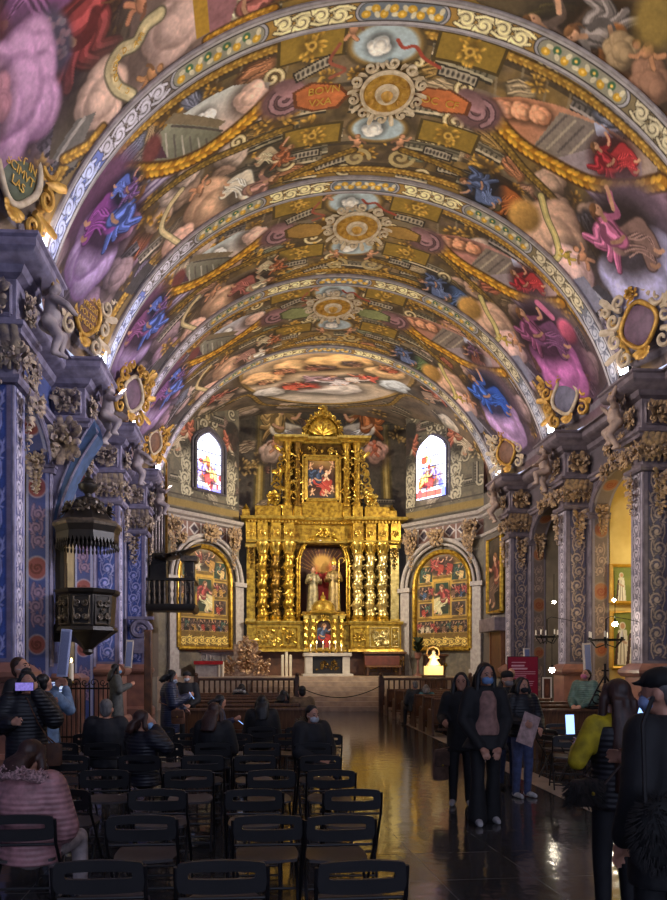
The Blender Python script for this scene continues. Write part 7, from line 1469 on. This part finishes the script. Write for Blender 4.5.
    if hood:
        mb = MB(); n = 26
        for i in range(n):
            a = PI*1.0*i/(n-1); g = random.Random(i); q = Vector(T(0,-.06,1.45))+Vector((.17*s*math.cos(a), -.1*s*math.sin(a), .05*s*math.sin(a)))
            for j in range(4): e = Vector((g.uniform(-1,1), g.uniform(-1,1), g.uniform(-.3,1))).normalized(); mb.tube([tuple(q), tuple(q+e*.07*s)], [.02*s,.004*s], 5)
            mb.ell(tuple(q), .045*s, 7, 5)
        mb.build('fur_hood', mat('fur_%d' % hood[0], hood, tuple(v*.5 for v in hood), 60, .9, bump=.4), r, local=True)
    return r, (lambda x, y, z: Matrix.Translation((p.x, p.y, z0)) @ Matrix.Rotation(rz_, 4, 'Z') @ Vector(T(x, y, z)))
M_scr = mat('phone_screen', (150,190,255), (120,150,240), 20, .2, emis=1.4); M_phone = mat('phone_body', (22,22,26), None, 5, .3); M_sheen = mat('phone_back_sheen', (150,130,220), (70,66,160), 40, .2, emis=.35)  # violet emission imitates a reflection on a phone's back
def phone(label, P, rz_, tilt, screen=True, m=None, land=False, scale=1.):
    t = thing('phone', label, 'phone', tuple(P), rz_); M = Matrix.Rotation(tilt, 4, 'X') @ (Matrix.Rotation(PI/2, 4, 'Y') if land else I4) @ Matrix.Scale(scale, 4); mb = MB(); mb.box(-.037,.037,-.004,.004,-.075,.075, M); mb.build('case', M_phone, t, 30, .003, local=True)
    if screen: mb = MB(); mb.box(-.033,.033,-.0055,-.0035,-.07,.07, M); mb.build('screen', m or M_scr, t, 0, local=True)
    return t
def handbag(label, P, rz_, col, size=(.26,.1,.18), strap=None, cat='bag', fluffy=False):
    t = thing('handbag', label, cat, tuple(P), rz_); w, d, h = size; mb = MB(); loft(mb, [((0,0,-h*.5),w*.42,d*.45,(1,0,0),(0,1,0)),((0,0,-h*.42),w*.5,d*.5,(1,0,0),(0,1,0)),((0,0,h*.1),w*.5,d*.48,(1,0,0),(0,1,0)),((0,0,h*.42),w*.44,d*.38,(1,0,0),(0,1,0)),((0,0,h*.5),w*.38,d*.25,(1,0,0),(0,1,0))], 14); b = mb.build('bag_body', cloth(col), t, 40, local=True); mb = MB(); mb.box(-w*.46,w*.46,-d*.56,-d*.3,-h*.05,h*.44); mb.build('flap', cloth(tuple(int(c*.85) for c in col)), t, 30, .02, local=True)
    mb = MB(); mb.ell((0,-d*.58,-h*.0), .014, 6, 5); mb.build('clasp', M_gold, t, local=True)
    if fluffy:
        mb = MB(); g = random.Random(3)
        for i in range(260): a, e = g.uniform(0, 6.3), g.uniform(-.5,.5); q = Vector((w*.5*math.cos(a), d*.5*math.sin(a), e*h)); mb.tube([tuple(q), tuple(q+Vector((math.cos(a), math.sin(a), -.8+g.uniform(-.3,.3))).normalized()*.05)], [.005,.001], 4)
        mb.build('fringe', cloth((26,22,22)), t, 40, local=True)
    if strap:
        mb = MB(); inv = Matrix.Rotation(-rz_, 4, 'Z') @ Matrix.Translation(-Vector(P)); mb.tube([tuple(inv @ Vector(q)) for q in strap], .011, 6, flat=.5); mb.build('strap', cloth(tuple(min(255, int(c*1.2+12)) for c in col)), t, local=True)
    return t
BLK, NAVY = (26,24,27), (30,31,44)
N_ = .0085
# --- standing group in the aisle
r, L = person('long-haired person in black cardigan and flared trousers facing the viewer, hands clasped low', 485, 7.67, PI, 1.74, (30,28,30), (24,22,25), ('black','longer'), arms=('front','front'), shoes=(214,206,204), mask=(120,156,206), hem=.8, puff=.012, flare=.16, inner=(168,124,112), vox=N_, eyes=True, head=(.15,-.08), step=.06)
r, L = person('person in black coat and trousers half hidden behind the woman with clasped hands', 461, 8.66, PI-.3, 1.63, (28,26,28), (26,24,27), ('black','long'), arms=('down','hold'), shoes=(200,190,190), hem=.7, puff=.02, vox=.012, eyes=True)
P = L(.2,.05,.62); handbag('tan paper shopping bag hanging beside the half-hidden person in black', (at_d(442,666,8.6).x, P.y, .5), .2, (120,88,70), (.22,.1,.38), [(at_d(442,666,8.6).x-.05, P.y, .68), tuple(L(-.24,.06,.86)), (at_d(442,666,8.6).x+.05, P.y, .68)])
r, L = person('person in black puffer jacket and blue jeans holding a pale sheet, dark mask', 522, 9.2, PI+.3, 1.56, (32,31,38), (74,84,124), ('black','bob'), arms=('lap','hold'), shoes=(220,214,212), mask=(30,30,34), hem=.86, puff=.04, kind='puffer', vox=N_, eyes=True)
t = thing('paper_sheet', 'pale pinkish sheet held by the person in blue jeans', 'paper', tuple(L(.16,.34,1.0)), PI+.3); mb = MB(); mb.box(-.13,.13,-.002,.002,-.2,.2, Matrix.Rotation(-.35, 4, 'Y')); mb.build('sheet', cloth((206,170,164)), t, 0, local=True)
person('person with black brimless hat and pale mask behind the one in blue jeans', 507, 9.9, PI+.1, 1.64, (28,27,30), (60,66,92), ('black','short'), arms=('down','lap'), mask=(150,140,140), hat=((22,20,22),'beanie'), puff=.03, vox=.014)
person('bald person seen behind the black hat, in front of the red panel', 511, 14.0, PI, 1.68, (36,34,38), (30,30,34), ('grey','bald'), puff=.02, vox=.016)
# --- right hand pair near the viewer
r, L = person('person with long auburn hair, yellow sleeves and dark padded vest filming with a phone', 616, 4.7, .12, 1.62, (196,170,22), (26,25,30), ('auburn','longest'), arms=('elbow',((.27,.08,1.12),(.1,.3,1.3))), shoes=(30,30,32), hem=.8, puff=.012, vest=(34,30,36), vox=N_, head=(.05,.02))
phone('lit phone raised before the yellow-sleeved person', L(-.1,.42,1.36), .12, -.1); 
B = at_d(585, 792, 4.55); handbag('dark fringed shoulder bag with tan strap on the yellow-sleeved person', B, .3, (52,38,34), (.26,.12,.17), [tuple(B+Vector((.02,0,.1))), tuple(L(-.2,-.16,1.0)), tuple(L(-.02,-.17,1.2)), tuple(L(.13,-.13,1.36)), tuple(L(.16,-.02,1.47)), tuple(L(.08,.14,1.33)), tuple(L(-.16,.15,1.0)), tuple(B+Vector((.05,.08,.1)))], fluffy=True)
r, L = person('elderly person in flat cap, dark coat and pale mask standing nearest the viewer', 664, 3.55, .45, 1.70, (27,25,28), (24,23,26), ('grey','short'), arms=('down',('elbow')), mask=(150,170,214), hem=.62, puff=.035, hat=((26,24,24),'cap'), vox=N_, head=(.25,-.05))
phone('second lit phone held by the elderly person in the cap', at_d(640, 718, 4.0), .3, .35)
t = thing('fur_bag', 'fluffy black fur bag at the hip of the elderly person in the cap', 'bag', tuple(at_d(660, 834, 3.2)), .2); mb = MB(); mb.ell((0,0,0), (.13,.09,.17), 14, 10); mb.build('bag_body', cloth((24,22,22)), t, local=True); mb = MB(); g = random.Random(5)
for i in range(900): v = Vector((g.gauss(0,1), g.gauss(0,1), g.gauss(0,1))).normalized(); q = Vector((v.x*.13, v.y*.09, v.z*.17)); mb.tube([tuple(q), tuple(q+(v+Vector((0,0,-.7))).normalized()*.04)], [.004,.001], 4)
mb.build('fur', mat('black_fur', (44,38,38), (20,18,19), 40, .8), t, 40, local=True); mb = MB(); mb.tube([(-.08,0,.14),(-.05,.05,.5),(.05,.1,.62)], .01, 6); mb.build('strap', cloth((30,26,26)), t, local=True)
# --- left standing group
r, L = person('person in long black padded coat photographing with a phone before the face', 27, 7.0, PI+.3, 1.66, (30,28,34), (26,25,30), ('black','bob'), arms=('phone_hi','elbow'), hem=.45, puff=.05, kind='puffer', vox=.011, skin=None, head=(.1,-.1))
phone('phone with violet screen back held up by the person in the padded coat', L(.02,.33,1.56), .3, 0, True, M_sheen, True, 1.15)  # the glowing side paints a reflection onto the phone's back
B = L(-.24,.12,.86); handbag('small brown shoulder bag on the black padded coat', B, PI, (86,52,34), (.2,.08,.22), [tuple(B+Vector((0,0,.1))), tuple(L(-.1,.18,1.2)), tuple(L(.0,.13,1.44)), tuple(L(.13,-.06,1.47)), tuple(L(.0,-.17,1.2)), tuple(B+Vector((.02,.06,.1)))])
person('tall person with short dark hair and black mask looking up behind the padded coat', 22, 8.3, -PI/2-.3, 1.82, (34,32,36), (28,28,32), ('brown','short'), arms=('elbow','down'), mask=(30,30,34), puff=.02, vox=.013, head=(-.1,.25), eyes=True)
r, L = person('person in pale blue coat raising a black camera behind the padded coat', 46, 8.9, -.5, 1.62, (116,142,176), (30,30,40), ('black','bun'), arms=('phone_hi','phone_hi'), hem=.55, puff=.03, flare=.12, vox=.013, head=(0,.3))
t = thing('camera', 'black camera lifted by the person in the pale blue coat', 'camera', tuple(L(0,.36,1.58)), -.5); mb = MB(); mb.box(-.075,.075,-.03,.03,-.05,.05); mb.box(-.03,.03,-.03,.03,.05,.075); mb.build('camera_body', M_phone, t, 30, .008, local=True); mb = MB(); mb.lathe([(.036,0),(.04,.05),(.034,.09)], (0,0,0), 14, M=Matrix.Rotation(-PI/2, 4, 'X')); mb.build('lens', M_phone, t, local=True)
r, L = person('person in grey coat and light blue mask standing under the third blue pier', 116, 16., -1.2, 1.76, (84,86,84), (36,36,40), ('black','long'), arms=('phone','phone'), mask=(120,170,214), hem=.55, puff=.03, flare=.08, vox=.016)
r, L = person('person in navy padded coat and white mask looking at a phone before the pews', 170, 12.0, -PI/2+.2, 1.64, (36,44,74), (26,26,32), ('black','bob'), arms=('lap','phone'), mask=(196,204,220), hem=.6, puff=.05, kind='puffer', vox=.013, head=(-.2,-.3))
B = L(.28,.12,.9); handbag('tan shoulder bag worn over the navy padded coat', B, -.2, (120,76,52), (.24,.09,.24), [tuple(B+Vector((-.05,0,.1))), tuple(L(.14,.16,1.15)), tuple(L(-.06,.13,1.42)), tuple(L(-.1,-.1,1.44)), tuple(L(.16,-.2,1.15)), tuple(B+Vector((.05,.04,.1)))])
phone('dark phone in the hand of the person in the navy padded coat', L(.08,.38,1.26), -PI/2+.2, .6)
person('person in dark jacket with white mask standing behind the navy padded coat', 187, 14.2, PI, 1.60, (30,30,34), (28,28,32), ('black','short'), arms=('lap','lap'), mask=(206,208,214), puff=.03, vox=.016, hat=((40,36,40),'beanie'))
person('person in green jacket and pink mask standing behind the pews by the grey-mauve wall', 585, 13.2, PI/2+.6, 1.66, (84,112,100), (56,52,76), ('black','short'), arms=('lap','lap'), mask=(206,110,140), hem=.82, puff=.04, kind='puffer', vox=.014, head=(.0,.4), eyes=True)
# --- seated on the folding chairs
def seated(label, px, d, rz_, H, top, hair, **k):
    ch = CHAIRS.get((d, px)); xy = None
    if ch: xy = (ch.location.x, ch.location.y+.2, 0)
    k.setdefault('bottom', (32,32,40)); b = k.pop('bottom'); k.setdefault('puff', .04); k.setdefault('arms', ('lap','lap')); k.setdefault('vox', .014); return person(label, px, d, rz_, H, top, b, hair, pose='sit', xy=xy, **k)
r, L = seated('person in pink padded jacket and pale trousers seated nearest the blue wall', 20, 4.5, -.35, 1.62, (196,140,142), ('auburn','bob'), kind='puffer', bottom=(196,178,176), shoes=(60,50,50), mask=(196,190,214), vox=.012, puff=.06, hood=(206,160,160), head=(-.3,-.2))
seated('grey-haired person in dark coat seated with back turned in the sixth row', 103, 8.7, 0, 1.72, (36,36,42), ('grey','short'), puff=.055)
seated('person with brown hair and blue mask seated turned towards the aisle', 140, 7.5, -.7, 1.64, (32,31,42), ('auburn','bob'), mask=(150,190,236), kind='puffer', head=(-.7,0), arms=('ears','ears'))
seated('person with long brown hair and black coat seated in the sixth row', 213, 8.7, -.2, 1.66, (28,27,31), ('auburn','long'), head=(-.2,-.2))
r, L = seated('person with dark hair looking at a glowing phone in the first row before the pews', 218, 12.1, -1.3, 1.62, (58,58,84), ('black','bob'), head=(-.2,-.4), arms=('phone','lap'), puff=.03); phone('white glowing phone in the hands of the seated dark-haired person', L(.1,.42,1.2), -1.3, .9)
seated('person with long black hair and black coat seated alone before the pews', 262, 11., 0, 1.66, (26,25,29), ('black','long'), puff=.05)
seated('person with fur-trimmed hood and white mask seated looking back', 313, 8.7, PI+.5, 1.62, (30,29,34), ('black','short'), mask=(206,206,212), hood=(120,96,70), head=(0,-.1), puff=.06, eyes=True)
seated('person in tan jacket with short dark hair seated in a pew near the aisle', 302, 14.9, .1, 1.72, (130,104,74), ('black','short'))
r, L = seated('person in dark jacket holding a phone in a pew beside the tan jacket', 284, 15.0, -.6, 1.6, (34,33,40), ('black','bob'), arms=('phone','phone'), puff=.03); phone('lit phone beside the tan jacket in the pew', L(.05,.4,1.35), -.6, .2)
seated('person in black and white scarf bending forward in the far pews', 237, 19.4, -.4, 1.62, (36,34,38), ('black','bob'), lean=.5, head=(0,-.3), hood=(206,204,200), vox=.018)
seated('grey-haired person seated in the far pew on the statue side', 415, 20.0, .2, 1.72, (52,54,58), ('grey','short'), vox=.018)
seated('person in teal jacket seated in the far pew on the statue side', 426, 19.9, -.2, 1.58, (70,122,130), ('grey','bob'), vox=.018)
seated('dark-haired person with pale scarf seated behind the clasped hands woman', 455, 17.6, .4, 1.70, (40,38,44), ('black','bob'), hood=(176,170,186), vox=.018)
seated('person with pale mask seated far behind the long-haired woman in the aisle', 467, 18.8, PI-.4, 1.68, (60,60,92), ('black','short'), mask=(170,180,206), vox=.018)
# ------------------------------------------------------------------ camera, world, lights
cam = bpy.data.cameras.new('camera'); co = bpy.data.objects.new('camera', cam); COL.objects.link(co); sc.camera = co
cam.sensor_fit = 'VERTICAL'; cam.sensor_height = 24; cam.lens = 24*F/900; cam.clip_end = 200; cam.clip_start = .05
cam.shift_x = (333.5-CX)/900; cam.shift_y = (Y0-450)/900
co.location = CAM; co.rotation_euler = (PI/2, 0, -TH)
w = bpy.data.worlds.new('world'); sc.world = w; w.use_nodes = True; w.node_tree.nodes['Background'].inputs['Color'].default_value = (.62,.70,1.,1); w.node_tree.nodes['Background'].inputs['Strength'].default_value = .8
def spot(name, loc, tgt, W, col=(1,.86,.66), ang=130, blend=1., r=.16):
    l = bpy.data.lights.new(name, 'SPOT'); l.energy = W; l.color = col; l.spot_size = math.radians(ang); l.spot_blend = blend; l.shadow_soft_size = r
    o = bpy.data.objects.new(name, l); COL.objects.link(o); o.location = loc; o.rotation_euler = (Vector(tgt)-Vector(loc)).to_track_quat('-Z', 'Y').to_euler(); return o
def point(name, loc, W, col=(1,.8,.5), r=.1):
    l = bpy.data.lights.new(name, 'POINT'); l.energy = W; l.color = col; l.shadow_soft_size = r; o = bpy.data.objects.new(name, l); COL.objects.link(o); o.location = loc; return o
WARM = (1,.84,.6); VIO = (.72,.68,1.)
for k, y in enumerate(YR):
    for sd in (-1, 1):
        # uplights standing on the cornice ledges, washing the far half of the vault
        spot('cornice_uplight', (sd*6.15, y-.5, ZL+.2), (-sd*3.2, y+2.0, 13.), 950 if k < 4 else 760, (1,.88,.7), 122)
        spot('cornice_uplight', (sd*6.15, y-.5, ZL+.2), (sd*5.9, y+1.9, 12.), 60, VIO if sd < 0 else (1,.9,.9), 150)
# added fill spots, hung free before the ledges, brightening the opposite walls
for k in (0, 1, 2, 3):
    spot('wall_fill', (5.8, YR[k]-.45, ZL-.3), (-6.9, YR[k]+3.2, 5.6), 1500, (.9,.86,1.), 74)
    spot('wall_fill', (-5.8, YR[k]-.45, ZL-.3), (6.9, YR[k]+3.2, 5.6), 1150, (1,.9,.88), 74)
# retable and apse floods from the last cornice ledges
for sd in (-1, 1):
    spot('retable_flood', (sd*5.8, YR[4]-.4, ZL-.2), (.4, 30.5, 4.6), 900, (1,.86,.58), 84)
    spot('altar_fill', (sd*5.75, YR[3]-.4, ZL-.35), (.3, 29.5, 3.2), 1300, (1,.9,.7), 44)  # added frontal fill spots that brighten the altar front and steps
    spot('apse_flood', (sd*5.8, YR[4]-.4, ZL+.25), (sd*-4, 30, 9.8), 1300, (1,.86,.66), 100)
for k in (1, 2):   # lamps inside the side chapels
    for sd in (-1, 1): point('chapel_lamp', (sd*9.3, (YR[k]+YR[k+1])/2-.5, 4.6), 75 if sd > 0 else 70, (1,.86,.5) if sd > 0 else (1,.88,.66), .15)
for sd in (-1, 1): spot('cornice_wash', (sd*5.7, YR[4]-.3, ZL-.4), (-sd*5.4, 29.5, 7.2), 700, (1,.92,.82), 70)
point('statuette_lamp', (X_(433.5, Ys)+.02, Ys-.42, Z_(675, Ys)+zb_+.25), 17, (1,.84,.52), .05)
sc.view_settings.view_transform = 'Standard'; sc.view_settings.look = 'None'; sc.view_settings.gamma = 1; sc.view_settings.use_curve_mapping = False; sc.view_settings.exposure = .7
